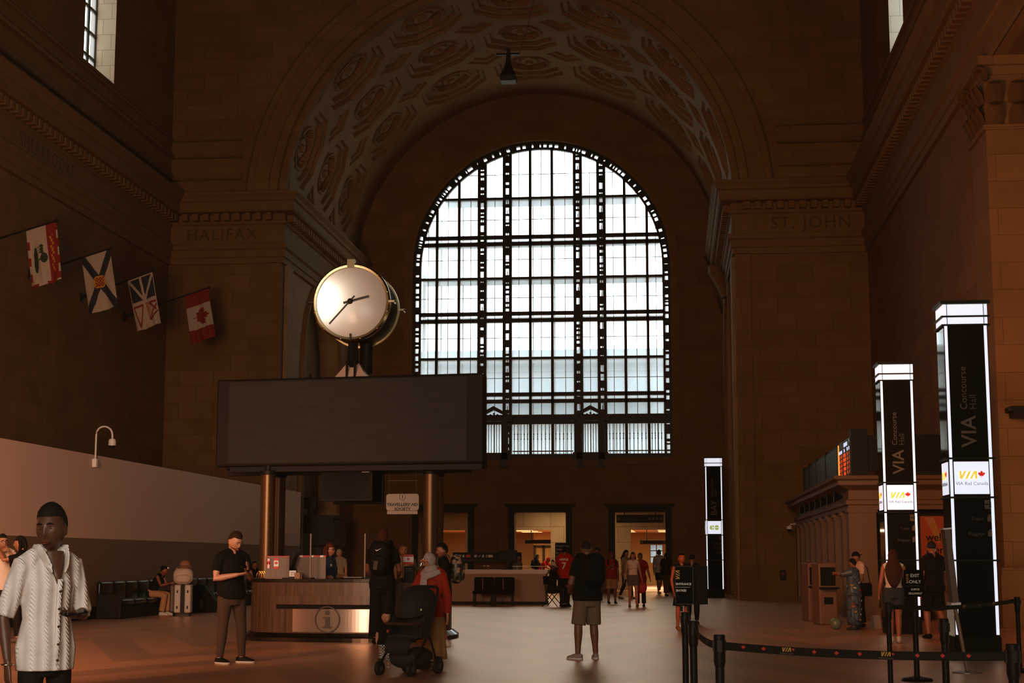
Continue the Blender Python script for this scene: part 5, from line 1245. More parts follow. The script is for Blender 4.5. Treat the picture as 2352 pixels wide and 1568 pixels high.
# ================================================================== people
from mathutils import noise as mnoise
BAKE = []
def sstep(x): x = max(0.0, min(1.0, x)); return x * x * (3 - 2 * x)
def skinmat(rgb): return mat('skin_%d_%d_%d' % rgb, rgb, .5, noise=.06, nscale=9)
def cloth(rgb, rough=.85, **k): return mat('cloth_%d_%d_%d' % rgb, tuple(v * (.62 if max(rgb) < 36 else 1) for v in rgb), rough, noise=.10, nscale=22, spec=.15, bump=.15, **k)
def hairmat(rgb): return mat('hair_%d_%d_%d' % rgb, rgb, .7, noise=.35, nscale=90, spec=.2, bump=.9)
J0 = dict(pelvis=(0, 0, .94), waist=(0, 0, 1.10), chest=(0, .0, 1.28), neck=(0, .012, 1.475), head=(0, -.012, 1.632),
          shL=(.178, .012, 1.415), elL=(.225, .03, 1.13), wrL=(.235, -.03, .88), hipL=(.092, 0, .93), knL=(.10, -.015, .50), anL=(.105, .02, .085),
          shR=(-.178, .012, 1.415), elR=(-.225, .03, 1.13), wrR=(-.235, -.03, .88), hipR=(-.092, 0, .93), knR=(-.10, -.015, .50), anR=(-.105, .02, .085))
def head_fn(s, infl=1.0, fem=False):
    def f(u):
        x, y, z = u
        px, py, pz = .0745 * x, .094 * y, .116 * z
        if z < 0:
            k = -z; px *= 1 - (.30 if not fem else .36) * k ** 1.6
            if y > 0: py *= 1 - .45 * k ** 1.2
            else: py *= 1 - .10 * k
        if z > .2 and y < 0: py *= 1 - .10 * (z - .2)
        if y < 0 and infl <= 1.001:
            g = lambda cx, cz, sx, sz: math.exp(-((x - cx) / sx) ** 2 - ((z - cz) / sz) ** 2)
            py -= .021 * g(0, -.26, .13, .13) + .011 * g(0, -.05, .11, .16)
            py += .010 * (g(.36, .03, .17, .11) + g(-.36, .03, .17, .11))
            py -= .006 * (g(.33, .2, .26, .07) + g(-.33, .2, .26, .07))
            py -= .007 * g(0, -.55, .22, .06) + .006 * g(0, -.66, .2, .05) - .004 * g(0, -.60, .25, .025)
            py -= .010 * g(0, -.90, .26, .14)
            px *= 1 + .05 * g(x, -.2, 1, .2) * abs(x)
        return Vector((px, py, pz)) * s * infl
    return f
def hairline(u, kind):
    f = -u.y
    a = {'short': (.56, .08, -.50), 'fade': (.56, .22, -.1), 'long': (.52, -.30, -1.0), 'bob': (.40, -.9, -1.0), 'cap': (.30, .22, .02), 'hijab': (.42, -9, -9)}[kind]
    if f > .35: return a[0]
    if f > -.15: return a[1] + (a[0] - a[1]) * sstep((f + .15) / .5)
    return a[1] + (a[2] - a[1]) * sstep((-f - .15) / .7)
class Person:
    def __init__(P, label, x, y, H, face, skin, J=None, head=(0, 0, 0), lvl=1, fem=False, hs=1.0, build=1.0, feet=(0, 0), hand=None, z=0.0, bare=False, group=None):
        P.s = H / 1.75; P.J = {k: Vector(v) for k, v in {**J0, **(J or {})}.items()}; hs *= 1.06; P.lvl = lvl; P.fem = fem; P.bd = build; P.hs = hs
        P.feet = feet; P.loc = Vector((x, y, z)); P.rz = math.radians(face)
        P.HR = Euler((math.radians(head[1]), math.radians(head[2]), math.radians(head[0])), 'XYZ').to_matrix()
        P.HR = Matrix.Rotation(math.radians(head[0]), 3, 'Z') @ Matrix.Rotation(math.radians(head[1]), 3, 'X') @ Matrix.Rotation(math.radians(head[2]), 3, 'Y')
        P.vox = {3: .0062, 2: .0095, 1: .014}[lvl]; P.skin = skinmat(skin); P.srgb = skin; hand = hand or {}
        b = B(); P._torso(b, 0.0); J_ = P.J
        b.loft([J_['neck'] - Vector((0, 0, .04)), J_['neck'] + Vector((0, 0, .03)), J_['head'] + P.HR @ Vector((0, .025, -.06))], [(.062, .058), (.052, .054), (.052, .056)], n=14)
        b.ell(J_['head'], None, 40 if lvl > 1 else 24, 32 if lvl > 1 else 18, R=P.HR, fn=head_fn(hs, 1.0, fem))
        for q in (-1, 1): b.ell(J_['head'] + P.HR @ Vector((q * .074 * hs, .006, -.012 * hs)), (.009 * hs, .020 * hs, .031 * hs), 10, 8, R=P.HR)
        for S in 'LR':
            P._arm(b, S, 0.0, 1.0); P._leg(b, S, 0.0, 1.0)
            P._hand(b, S, *hand.get(S, (None, None, .5)))
            if bare or True: P._foot(b, S, -.006)
        P.o = P.fin(b, 'person', P.skin, None, P.vox)
        P.o.location = P.loc; P.o.rotation_euler.z = P.rz
        tag(P.o, label, 'person', group)
    def fin(P, b, name, m, parent, vox=None, smooth=2):
        for v in b.bm.verts: v.co *= P.s
        o = b.obj(name, m, parent, smooth=True)
        if vox:
            r = o.modifiers.new('r', 'REMESH'); r.mode = 'VOXEL'; r.voxel_size = max(vox, .004); r.use_smooth_shade = True
            sm = o.modifiers.new('s', 'SMOOTH'); sm.factor = .5; sm.iterations = smooth
            BAKE.append(o)
        return o
    def _torso(P, b, e, z0=-.10, top=True, ny=None):
        J_ = P.J; w = P.bd; f = P.fem; up = (J_['waist'] - J_['pelvis']).normalized()
        pts = [J_['pelvis'] + up * z0, J_['pelvis'], J_['waist'], J_['chest'], (J_['shL'] + J_['shR']) / 2 + (J_['neck'] - J_['chest']).normalized() * -.005, J_['neck'] - Vector((0, 0, .012))]
        rs = [(.148, .108), (.172 if not f else .176, .118), (.146 if not f else .128, .104 if not f else .095), (.168 if not f else .150, .118 if not f else .112), (.165 if not f else .145, .088), (.068, .062)]
        side = (J_['shL'] - J_['shR']).normalized()
        ex = [e * .9 + .006, e * .5 + .004, 0, 0, 0, 0] if e > .011 and z0 < -.03 else [0] * 6
        b.loft(pts, [(a * w + e + x_, c * w + e + x_) for (a, c), x_ in zip(rs, ex)], side=side, n=22)
        for q, sh in ((-1, J_['shR']), (1, J_['shL'])): b.loft([J_['neck'] + side * (q * .015) + Vector((0, .008, .0)), J_['neck'].lerp(sh, .5) + Vector((0, .004, .012)), sh + side * (-q * .01)], [(.046 * w + e, .050 * w + e), (.046 * w + e, .052 * w + e), (.054 * w + e, .054 * w + e)], n=12, side=(0, 1, 0))
        if f:
            fw = side.cross(Vector((0, 0, 1)))
            for q in (-1, 1): b.ell(J_['chest'] + side * (q * .07) + Vector((0, -.085, .0)), (.062 + e, .06 + e, .062 + e), 12, 10)
    def _arm(P, b, S, e, t, n=12):
        J_ = P.J; a, m, c = J_['sh' + S], J_['el' + S], J_['wr' + S]; w = P.bd * (.88 if P.fem else 1)
        q = Vector((.02 if S == 'L' else -.02, 0, -.0))
        full = [(a - q * 2.2, .052), (a, .056), (a.lerp(m, .35), .050), (a.lerp(m, .75), .044), (m, .041), (m.lerp(c, .3), .043), (m.lerp(c, .7), .033), (c, .026)]
        L1, L2 = (m - a).length, (c - m).length; tot = L1 + L2; pts = []; rr = []
        cut = t * tot; pos = [-.04, 0, .35 * L1, .75 * L1, L1, L1 + .3 * L2, L1 + .7 * L2, tot]
        for i, (p, r) in enumerate(full):
            if pos[i] <= cut + 1e-6: pts.append(p); rr.append(r * w + e)
            else:
                k = (cut - pos[i - 1]) / (pos[i] - pos[i - 1])
                if k > .02: pts.append(full[i - 1][0].lerp(p, k)); rr.append((full[i - 1][1] + (r - full[i - 1][1]) * k) * w + e)
                break
        b.loft(pts, rr, n=n, side=(.3, .9, .2))
    def _leg(P, b, S, e, t, loose=None, n=14):
        J_ = P.J; a, m, c = J_['hip' + S], J_['kn' + S], J_['an' + S]; w = P.bd
        full = [(a + Vector((0, 0, .03)), .092), (a, .094), (a.lerp(m, .4), .084), (a.lerp(m, .85), .060), (m, .056), (m.lerp(c, .3), .057), (m.lerp(c, .7), .042), (c, .036)]
        L1, L2 = (m - a).length, (c - m).length; tot = L1 + L2; cut = t * tot; pos = [-.03, 0, .4 * L1, .85 * L1, L1, L1 + .3 * L2, L1 + .7 * L2, tot]; pts = []; rr = []
        for i, (p, r) in enumerate(full):
            r = r * w + e if not loose else max(r * w + e, loose)
            if pos[i] <= cut + 1e-6: pts.append(p); rr.append(r)
            else:
                k = (cut - pos[i - 1]) / (pos[i] - pos[i - 1])
                if k > .02:
                    r0 = rr[-1]; pts.append(full[i - 1][0].lerp(p, k)); rr.append(r0 + (r - r0) * k)
                break
        b.loft(pts, rr, n=n, side=(1, .1, 0))
    def _hand(P, b, S, d, nrm, curl):
        J_ = P.J; w = J_['wr' + S]; d = Vector(d).normalized() if d else (w - J_['el' + S]).normalized()
        sg = 1 if S == 'L' else -1
        nrm = Vector(nrm) if nrm else Vector((-sg, 0, 0)) - d * Vector((-sg, 0, 0)).dot(d)
        nrm = (nrm - d * nrm.dot(d)).normalized(); sd = d.cross(nrm) * sg      # thumb side
        k = .9 if P.fem else 1.0
        b.loft([w - d * .02, w + d * .02, w + d * .055, w + d * .092], [(.024 * k, .020 * k), (.030 * k, .017 * k), (.041 * k, .016 * k), (.039 * k, .013 * k)], side=sd, n=12)
        for i in range(4):
            o = (1.5 - i) * .0205 * k; ln = (.040, .045, .042, .033)[i] * k; p = w + d * .088 + sd * o; dd = d.copy(); pts = [p - d * .015]; rr = [.0095 * k]
            spread = sd * ((1.5 - i) * .06)
            for j in range(3):
                pts.append(p); rr.append((.0092, .0086, .0078)[j] * k)
                ang = curl * (.45 + .35 * j); dd = (d * math.cos(ang) + nrm * math.sin(ang) + spread).normalized(); p = p + dd * ln * (1, .68, .55)[j]
            pts.append(p); rr.append(.0062 * k)
            b.loft(pts, rr, n=8, side=sd)
        p = w + d * .028 + sd * .026 * k; t1 = (d * .75 + sd * .62 + nrm * .30 * (1 + curl)).normalized(); t2 = (d * .95 + sd * .15 + nrm * .5 * curl).normalized()
        b.loft([p - t1 * .015, p, p + t1 * .040 * k, p + t1 * .040 * k + t2 * .032 * k, p + t1 * .04 * k + t2 * .052 * k], [.012 * k, .0125 * k, .0105 * k, .0095 * k, .006 * k], n=8, side=sd)
    def _foot(P, b, S, e, hi=.0, pitch=0.0):
        J_ = P.J; a = J_['an' + S]; kn = J_['kn' + S]; yaw = math.radians(P.feet[0 if S == 'L' else 1]); f = Vector((math.sin(yaw), -math.cos(yaw), 0)); dn = (a - kn).normalized()
        vertical = dn.z < -.8
        dn = Vector((0, 0, -1)) if vertical else dn
        f = (f - dn * f.dot(dn)).normalized(); k = .92 if P.fem else 1
        r = f.cross(dn)
        g = a + dn * (a.z / -dn.z if vertical else .085)          # sole point under the ankle
        up = -dn
        pts = [g - f * .075 * k + up * .035, g - f * .06 * k + up * .045, g - f * .01 + up * .052, g + f * .07 * k + up * .042, g + f * .13 * k + up * .031, g + f * .175 * k + up * .026, g + f * .19 * k + up * .024]
        rs = [(.02, .02), (.033, .040), (.036, .050), (.042, .040), (.045, .030), (.036, .024), (.016, .014)]
        b.loft(pts, [(x + e, z_ + e * .6) for x, z_ in rs], side=r, n=14)
        if hi: b.loft([a + up * .0, a + up * hi], [.045 + e, .043 + e], n=12, side=r)
    # ---------------------------------------------------------------- garments
    def top(P, rgb, sleeve=.32, hem=-.10, e=.017, m=None, name='shirt', longe=0.0, vox=None, neck=True):
        b = B(); P._torso(b, e + longe, hem)
        if sleeve:
            for S in 'LR': P._arm(b, S, e * (1.0 if sleeve > .6 else .95), sleeve)
        o = P.fin(b, name, m or cloth(rgb), P.o, vox or P.vox * 1.15); P.shirt = o; return o
    def pants(P, rgb, t=.97, e=.014, loose=None, name='trousers', m=None):
        b = B(); J_ = P.J; up = (J_['waist'] - J_['pelvis']).normalized()
        b.loft([J_['pelvis'] - up * (.165 if up.z > .9 and t > .3 else .10), J_['pelvis'], J_['pelvis'] + up * .10], [(.140 * P.bd + e, .104 * P.bd + e), (.174 * P.bd + e, .118 * P.bd + e), (.160 * P.bd + e, .112 * P.bd + e)], n=20)
        for S in 'LR': P._leg(b, S, e, t, loose)
        return P.fin(b, name, m or cloth(rgb), P.o, P.vox * 1.15)
    def skirt(P, rgb, z0, z1, r0, r1, name='skirt', m=None, fw=0.0):
        b = B(); K = 7; pts = []; rs = []
        for i in range(K):
            t = i / (K - 1); pts.append((0, fw * t, z0 + (z1 - z0) * t)); rs.append((r0[0] + (r1[0] - r0[0]) * t, r0[1] + (r1[1] - r0[1]) * t))
        b.loft(pts, rs, n=48)
        for v in b.bm.verts:
            a = math.atan2(v.co.y, v.co.x); k = max(0, min(1, (z0 - v.co.z) / (z0 - z1))); q = 1 + .06 * k * math.sin(a * 9); v.co.x *= q; v.co.y *= q
        return P.fin(b, name, m or cloth(rgb), P.o)
    def shoes(P, rgb, sole=None, hi=0.0, e=.006):
        for S in 'LR':
            b = B(); P._foot(b, S, e, hi); o = P.fin(b, 'shoe', cloth(rgb, .6), P.o, P.vox)
            if sole:
                J_ = P.J; a = J_['an' + S]; yaw = math.radians(P.feet[0 if S == 'L' else 1]); f = Vector((math.sin(yaw), -math.cos(yaw), 0)); b = B(); r = Vector((f.y, -f.x, 0))
                if a.z < .2:
                    g = Vector((a.x, a.y, .0)); out = [(-.075, -.02), (-.08, .02), (-.05, .042), (.05, .048), (.13, .052), (.18, .04), (.2, 0), (.18, -.04), (.13, -.052), (.05, -.048), (-.05, -.042)]
                    b.prism(out, lambda u, v, w: g + f * u + r * v + Vector((0, 0, w + .001)), .028); P.fin(b, 'sole', cloth(sole, .6), o)
    def hair(P, rgb, kind='short', vol=1.07, rough=0.0, top=0.0, tail=None):
        base = head_fn(P.hs, 1.0001 * 1.002, P.fem); c = P.J['head']; b = B()
        def f(u):
            h = hairline(u, 'short' if kind in ('short', 'bun', 'curly') else kind); k = sstep((u.z - h + .07) / .14)
            sc = .90 + (vol - .90) * k + (top * max(0, u.z) * k)
            if rough: sc += rough * k * mnoise.noise(Vector(u) * 5.0) + rough * .6 * k * mnoise.noise(Vector(u) * 11.0)
            return base(u) * sc
        b.ell(c, None, 40 if P.lvl > 1 else 22, 32 if P.lvl > 1 else 16, R=P.HR, fn=f)
        H_ = lambda x, y, z: c + P.HR @ (Vector((x, y, z)) * P.hs)
        if kind == 'bun': b.ell(H_(0, .095, .06), (.045, .045, .045), 14, 10)
        if kind == 'bob':
            for q in (-1, 1): b.loft([H_(q * .065, .01, .05), H_(q * .082, .015, -.03), H_(q * .082, .01, -.10), H_(q * .07, .0, -.13)], [(.03, .05), (.028, .06), (.026, .055), (.01, .03)], side=(0, 1, 0), n=10)
            b.loft([H_(0, .07, .06), H_(0, .09, -.03), H_(0, .075, -.11)], [(.06, .03), (.075, .035), (.07, .02)], n=12)
        if tail:
            z1, wd = tail; pts = []; n = 9; st = H_(0, .035, .05)
            for i in range(n):
                t = i / (n - 1); pts.append(Vector((st.x * (1 - t), st.y + (.135 - st.y) * min(1, t * 2.0), st.z + (z1 - st.z) * t)))
            b.loft(pts, [((.072, .07), (.088, .066), (.102, .056), (wd * .98, .048), (wd * 1.06, .044), (wd, .040), (wd * .9, .034), (wd * .66, .026), (wd * .3, .012))[i] for i in range(n)], n=22)
            for v in b.bm.verts:
                if v.co.z < st.z - .05: k = min(1, (st.z - .05 - v.co.z) * 6); v.co.x += k * .012 * mnoise.noise(v.co * 14); v.co.y += k * .010 * mnoise.noise(v.co * 17 + Vector((3, 1, 2)))
        return P.fin(b, 'hair', hairmat(rgb), P.o, None)
    def cap(P, rgb, brim=True, back=False, brim_rgb=None):
        base = head_fn(P.hs, 1.0022, P.fem); c = P.J['head']; b = B()
        def f(u):
            k = sstep((u.z - hairline(u, 'cap') + .05) / .1); return base(u) * (.88 + .24 * k)
        b.ell(c, None, 30, 22, R=P.HR, fn=f); o = P.fin(b, 'cap', cloth(rgb), P.o, None)
        if brim:
            b = B(); sy = 1 if back else -1
            b.prism([(-.07, .06), (-.065, .12), (-.035, .155), (0, .165), (.035, .155), (.065, .12), (.07, .06)], lambda u, v, w: c + P.HR @ (Vector((u, sy * v, .035 - .12 * max(0, v - .09) + w - abs(u) * .15)) * P.hs), .008)
            P.fin(b, 'brim', cloth(brim_rgb or rgb), o, None)
        return o
    def face(P, brow=(24, 16, 12), lip=None, glasses=None, beard=None, smile=False):
        c = P.J['head']; H_ = lambda x, y, z: c + P.HR @ (Vector((x, y, z)) * P.hs)
        for q in (-1, 1):
            b = B(); b.ell(H_(q * .030, -.0755, .004), (.0125 * P.hs, .008 * P.hs, .0058 * P.hs), 14, 10, R=P.HR); e = P.fin(b, 'eye', mat('eye_white', (120, 106, 94), .4), P.o)
            b = B(); b.ell(H_(q * .030, -.0810, .004), (.0060 * P.hs, .004 * P.hs, .0060 * P.hs), 10, 8, R=P.HR); P.fin(b, 'iris', mat('iris_dark', (16, 10, 8), .2), e)
            b = B(); b.loft([H_(q * .012, -.094, .023), H_(q * .028, -.0945, .029), H_(q * .045, -.086, .024)], [(.003, .004), (.004, .005), (.002, .003)], n=8); P.fin(b, 'eyebrow', cloth(brow), P.o)
        r = lip or tuple(int(v * f) for v, f in zip(P.srgb, (.95, .72, .70)))
        b = B(); b.loft([H_(-.024, -.082, -.066), H_(-.010, -.0935, -.0625), H_(0, -.0945, -.0635), H_(.010, -.0935, -.0625), H_(.024, -.082, -.066)], [(.002, .003), (.004, .005), (.004, .0045), (.004, .005), (.002, .003)], n=8, side=(0, 0, 1))
        b.loft([H_(-.022, -.082, -.070), H_(0, -.0925, -.0745), H_(.022, -.082, -.070)], [(.002, .003), (.005, .006), (.002, .003)], n=8, side=(0, 0, 1)); P.fin(b, 'lips', cloth(r, .5), P.o)
        if beard:
            base = head_fn(P.hs, 1.0, P.fem); b = B()
            def f(u):
                k = sstep((-u.z - .42) / .12) * sstep((-u.y + .25) / .3); return base(u) * (.93 + .085 * k)
            b.ell(c, None, 28, 22, R=P.HR, fn=f); P.fin(b, 'beard', cloth(beard), P.o)
        if glasses:
            b = B()
            for q in (-1, 1): b.tube([H_(q * .031 + .022 * math.cos(a), -.097, .002 + .018 * math.sin(a)) for a in [2 * PI * i / 12 for i in range(13)]], .0028 * P.hs, 6); b.tube([H_(q * .052, -.094, .006), H_(q * .074, -.04, .008), H_(q * .076, .01, .0)], .0025, 6)
            b.tube([H_(-.01, -.1, .006), H_(.01, -.1, .006)], .0028, 6); P.fin(b, 'glasses', cloth(glasses, .4), P.o)
    def W(P, p): return P.loc + Matrix.Rotation(P.rz, 3, 'Z') @ (Vector(p) * P.s)
    def phone(P, at, R, label, name='phone', lit=False, size=(.072, .009, .148), rgb=(14, 13, 13)):
        """R: local 3x3; long axis = local z of the phone, screen = -y"""
        t = thing(name, label, 'phone', P.W(at)); M = Matrix.Rotation(P.rz, 3, 'Z') @ R; t.rotation_euler = M.to_euler()
        B().rbox((0, 0, 0), size, .004, 2).obj('case', mat('phone_case_%d' % rgb[0], rgb, .3), t)
        B().box((0, -size[1] / 2 - .0006, 0), (size[0] * .9, .001, size[2] * .93)).obj('screen', mat('phone_lit', (210, 220, 230), emit=.8, emit_rgb=(200, 210, 230)) if lit else mat('phone_glass', (8, 8, 9), .08), t); return t
    def pack(P, label, m, w=.32, d=.19, h=.46, name='backpack', zoff=0.0, pocket=True, pm=None):
        c = (P.J['chest'] + P.J['waist']) / 2 + Vector((0, .125 + d / 2, -.13 - .0 + zoff))
        t = thing(name, label, 'backpack', P.W(c), P.rz + PI); s = P.s
        B().ell((0, 0, h * s / 2), None, 24, 18, fn=superell(0, (w * s / 2, d * s / 2, h * s / 2))).obj('main_bag', m, t, smooth=True)
        if pocket: B().ell((0, -d * s * .45, h * s * .34), None, 18, 14, fn=superell(0, (w * s * .38, d * s * .2, h * s * .24))).obj('front_pocket', pm or m, t, smooth=True)
        for q in (-1, 1):
            b = B(); e = d / 2; J_ = P.J
            b.loft([(q * .10, -e * .6 + d * .9, h * .86), (q * .115, e + .05, h * .99), (q * .12, e + .125, h * 1.01), (q * .125, e + .235, h * .90), (q * .135, e + .25, h * .70), (q * .15, e + .19, h * .48), (q * .15, e + .05, h * .30), (q * .13, e - .03, h * .2)], [(.026, .007)] * 8, n=8)
            for v in b.bm.verts: v.co *= s
            b.obj('strap', m, t, smooth=True)
        return t
def fl(px, py): return atZ(px, py, 0)
def Ht(py, y, px=1176): return zat(py, y, px)
PHONE_UP = dict(elL=(.21, -.10, 1.16), wrL=(.06, -.30, 1.22), elR=(-.21, -.10, 1.16), wrR=(-.04, -.28, 1.22))
WALK = dict(knL=(.10, -.14, .51), anL=(.10, -.20, .10), knR=(-.09, .03, .50), anR=(-.09, .22, .13))
HOLD = {'L': ((-.2, -.9, .2), (-.8, .1, .5), .9), 'R': ((.2, -.9, .2), (.8, .1, .5), .9)}
BLK = (15, 13, 13)

# 1 ---- man in the white knit shirt, nearest on the left
y = 8.8; x = atY(112, 1300, y).x
def knit():
    m = bpy.data.materials.new('white_knit'); m.use_nodes = True; nt = m.node_tree; L = nt.links.new; b = nt.nodes['Principled BSDF']; b.inputs['Roughness'].default_value = .9
    tc = N(nt, 'ShaderNodeTexCoord'); sp = N(nt, 'ShaderNodeSeparateXYZ'); L(tc.outputs['Object'], sp.inputs[0])
    at = N(nt, 'ShaderNodeMath'); at.operation = 'ARCTAN2'; L(sp.outputs[0], at.inputs[0]); L(sp.outputs[1], at.inputs[1])
    def sn(src, f, ph=None):
        a = N(nt, 'ShaderNodeMath'); a.operation = 'MULTIPLY'; a.inputs[1].default_value = f; L(src, a.inputs[0]); o = a.outputs[0]
        if ph is not None: q = N(nt, 'ShaderNodeMath'); q.operation = 'ADD'; L(o, q.inputs[0]); L(ph, q.inputs[1]); o = q.outputs[0]
        s = N(nt, 'ShaderNodeMath'); s.operation = 'SINE'; L(o, s.inputs[0]); return s.outputs[0]
    rib = sn(sp.outputs[0], 95); sl = N(nt, 'ShaderNodeMath'); sl.operation = 'MULTIPLY'; sl.inputs[1].default_value = 260; L(sp.outputs[2], sl.inputs[0]); tw = sn(sp.outputs[0], 300, sl.outputs[0])
    gate = N(nt, 'ShaderNodeMath'); gate.operation = 'GREATER_THAN'; gate.inputs[1].default_value = .45; L(rib, gate.inputs[0])
    mu = N(nt, 'ShaderNodeMath'); mu.operation = 'MULTIPLY'; L(gate.outputs[0], mu.inputs[0]); L(tw, mu.inputs[1])
    ad = N(nt, 'ShaderNodeMath'); ad.operation = 'MULTIPLY_ADD'; ad.inputs[1].default_value = .5; L(mu.outputs[0], ad.inputs[0]); L(rib, ad.inputs[2])
    n = N(nt, 'ShaderNodeTexNoise'); n.inputs['Scale'].default_value = 7; L(tc.outputs['Object'], n.inputs['Vector'])
    a2 = N(nt, 'ShaderNodeMath'); a2.operation = 'MULTIPLY_ADD'; a2.inputs[1].default_value = 5; L(n.outputs['Fac'], a2.inputs[0]); L(ad.outputs[0], a2.inputs[2])
    bp = N(nt, 'ShaderNodeBump'); bp.inputs['Strength'].default_value = .8; bp.inputs['Distance'].default_value = .006; L(a2.outputs[0], bp.inputs['Height']); L(bp.outputs['Normal'], b.inputs['Normal'])
    mr = N(nt, 'ShaderNodeMapRange'); mr.inputs[1].default_value = -1.5; mr.inputs[2].default_value = 1.5; L(ad.outputs[0], mr.inputs[0])
    mx = N(nt, 'ShaderNodeMix'); mx.data_type = 'RGBA'; mx.inputs[6].default_value = lin((176, 164, 152)); mx.inputs[7].default_value = lin((222, 212, 202)); L(mr.outputs[0], mx.inputs[0]); L(mx.outputs[2], b.inputs['Base Color'])
    return m
p = Person('man in white short sleeved knit shirt holding a black phone, nearest on the left', x, y, Ht(1163, y, 115) , 46, (74, 46, 34), lvl=3, head=(-46, 3, -2), build=.82, hs=1.05,
    J=dict(elR=(-.240, .05, 1.11), wrR=(-.235, -.03, .855), elL=(.225, .01, 1.135), wrL=(.10, -.235, 1.12), shR=(-.148, .012, 1.408), shL=(.148, .012, 1.408), hipL=(.075, 0, .93), hipR=(-.075, 0, .93), head=(-.006, -.03, 1.622), neck=(-.0, .0, 1.475)),
    hand={'L': ((-.75, -.55, .05), (.0, .1, 1), .75), 'R': ((0, -.1, -1), (1, 0, 0), .7)})
KN = knit()
b = B(); p._torso(b, .022, -.13); 
for S in 'LR': p._arm(b, S, .023, .52)
p.fin(b, 'shirt', KN, p.o, .008)
b = B(); b.loft([(-.0, -0.077, 1.49), (.0, -0.098, 1.42), (.0, -0.129, 1.345), (0, -0.133, 1.30)], [(.058, .02), (.048, .02), (.022, .012), (.006, .006)], side=(1, 0, 0), n=12); p.fin(b, 'open_neck_skin', p.skin, p.o, .006)
b = B()
for q in (-1, 1): b.loft([(q * .082, .03, 1.505), (q * .085, -0.050, 1.50), (q * .070, -0.095, 1.455), (q * .052, -0.130, 1.40), (q * .038, -0.142, 1.365)], [(.012, .03), (.010, .034), (.009, .036), (.008, .034), (.006, .010)], side=(1, 0, 0), n=10)
b.loft([(-.08, .04, 1.505), (0, .075, 1.515), (.08, .04, 1.505)], [(.012, .026)] * 3, side=(0, 1, 0), n=10)
p.fin(b, 'collar', KN, p.o, .007)
b = B(); b.loft([(.012, -0.142, 1.33), (.012, -0.135, 1.25), (.012, -0.126, 1.12), (.012, -0.132, .98), (.012, -0.126, .815)], [(.017, .008)] * 5, side=(1, 0, 0), n=10); pl = p.fin(b, 'placket', KN, p.o, None)
for z, yy in ((1.26, -0.144), (1.16, -0.137), (1.06, -0.138), (.96, -0.141), (.87, -0.138)): b = B(); b.lathe([(0, -.002), (.007, -.002), (.007, .002)], n=12, fn=lambda r, h, a: Vector((.012 + r * math.cos(a), yy + h, z + r * math.sin(a)))); p.fin(b, 'button', mat('dark_button', (40, 32, 28), .4), pl)
p.pants((24, 22, 22), name='trousers', e=.004); p.shoes((30, 28, 26)); p.hair((12, 9, 8), 'fade', 1.10, .015, .10); p.face(brow=(10, 7, 6), lip=(98, 52, 44))
b = B(); w_ = p.J['wrR']; b.loft([w_ + Vector((.034 * math.cos(a), .030 * math.sin(a), -.004)) for a in [2 * PI * i / 16 for i in range(16)]], .0045, closed=True, n=8, side=(0, 0, 1)); p.fin(b, 'bracelet', GOLD, p.o)
p.phone((.02, -.315, 1.142), Matrix.Rotation(math.radians(12), 3, 'Y') @ Matrix.Rotation(math.radians(-78), 3, 'X') @ Matrix.Rotation(math.radians(75), 3, 'Y') if False else Matrix(((-.16, .10, -.98), (.96, .22, -.14), (.20, -.97, -.13))).transposed().transposed(), 'black phone held in the left hand of the man in white knit shirt')

# 2 ---- couple at the left edge
y = 27.0; p = Person('person in white tee with glasses, half cut by the left picture edge', atY(3, 1300, y).x, y, Ht(1228, y, 5), 30, (150, 104, 80), lvl=2, head=(15, 0, 0), J=dict(elR=(-.24, -.12, 1.2), wrR=(-.08, -.25, 1.42), elL=(.24, -.14, 1.22), wrL=(.10, -.26, 1.46)))
p.top((196, 170, 152), .45, longe=.02); p.pants((40, 30, 26), .5, loose=.105, name='shorts'); p.shoes((150, 130, 115), (190, 170, 150)); p.hair((16, 12, 10), 'short', 1.09, .03, .06); p.face(glasses=(20, 16, 14))
y = 26.6; p = Person('dark haired person in black raising a small camera, behind the man in white', atY(46, 1300, y).x, y, Ht(1232, y, 45), -75, (140, 92, 68), lvl=2, fem=True, J=dict(elL=(.2, -.24, 1.36), wrL=(.07, -.36, 1.55), elR=(-.2, -.26, 1.36), wrR=(-.07, -.36, 1.55)), hand={'L': ((-.5, -.3, .8), (0, 1, 0), .8), 'R': ((.5, -.3, .8), (0, 1, 0), .8)})
p.top(BLK, .34); p.pants((30, 24, 22)); p.shoes((80, 60, 50)); p.hair((14, 10, 9), 'bob', 1.12, .02)
p.phone((0, -.41, 1.60), Matrix.Rotation(PI / 2, 3, 'Y'), 'silver compact camera held up by the person in black at the left', name='compact_camera', size=(.06, .025, .1), rgb=(190, 180, 170))['category'] = 'camera'

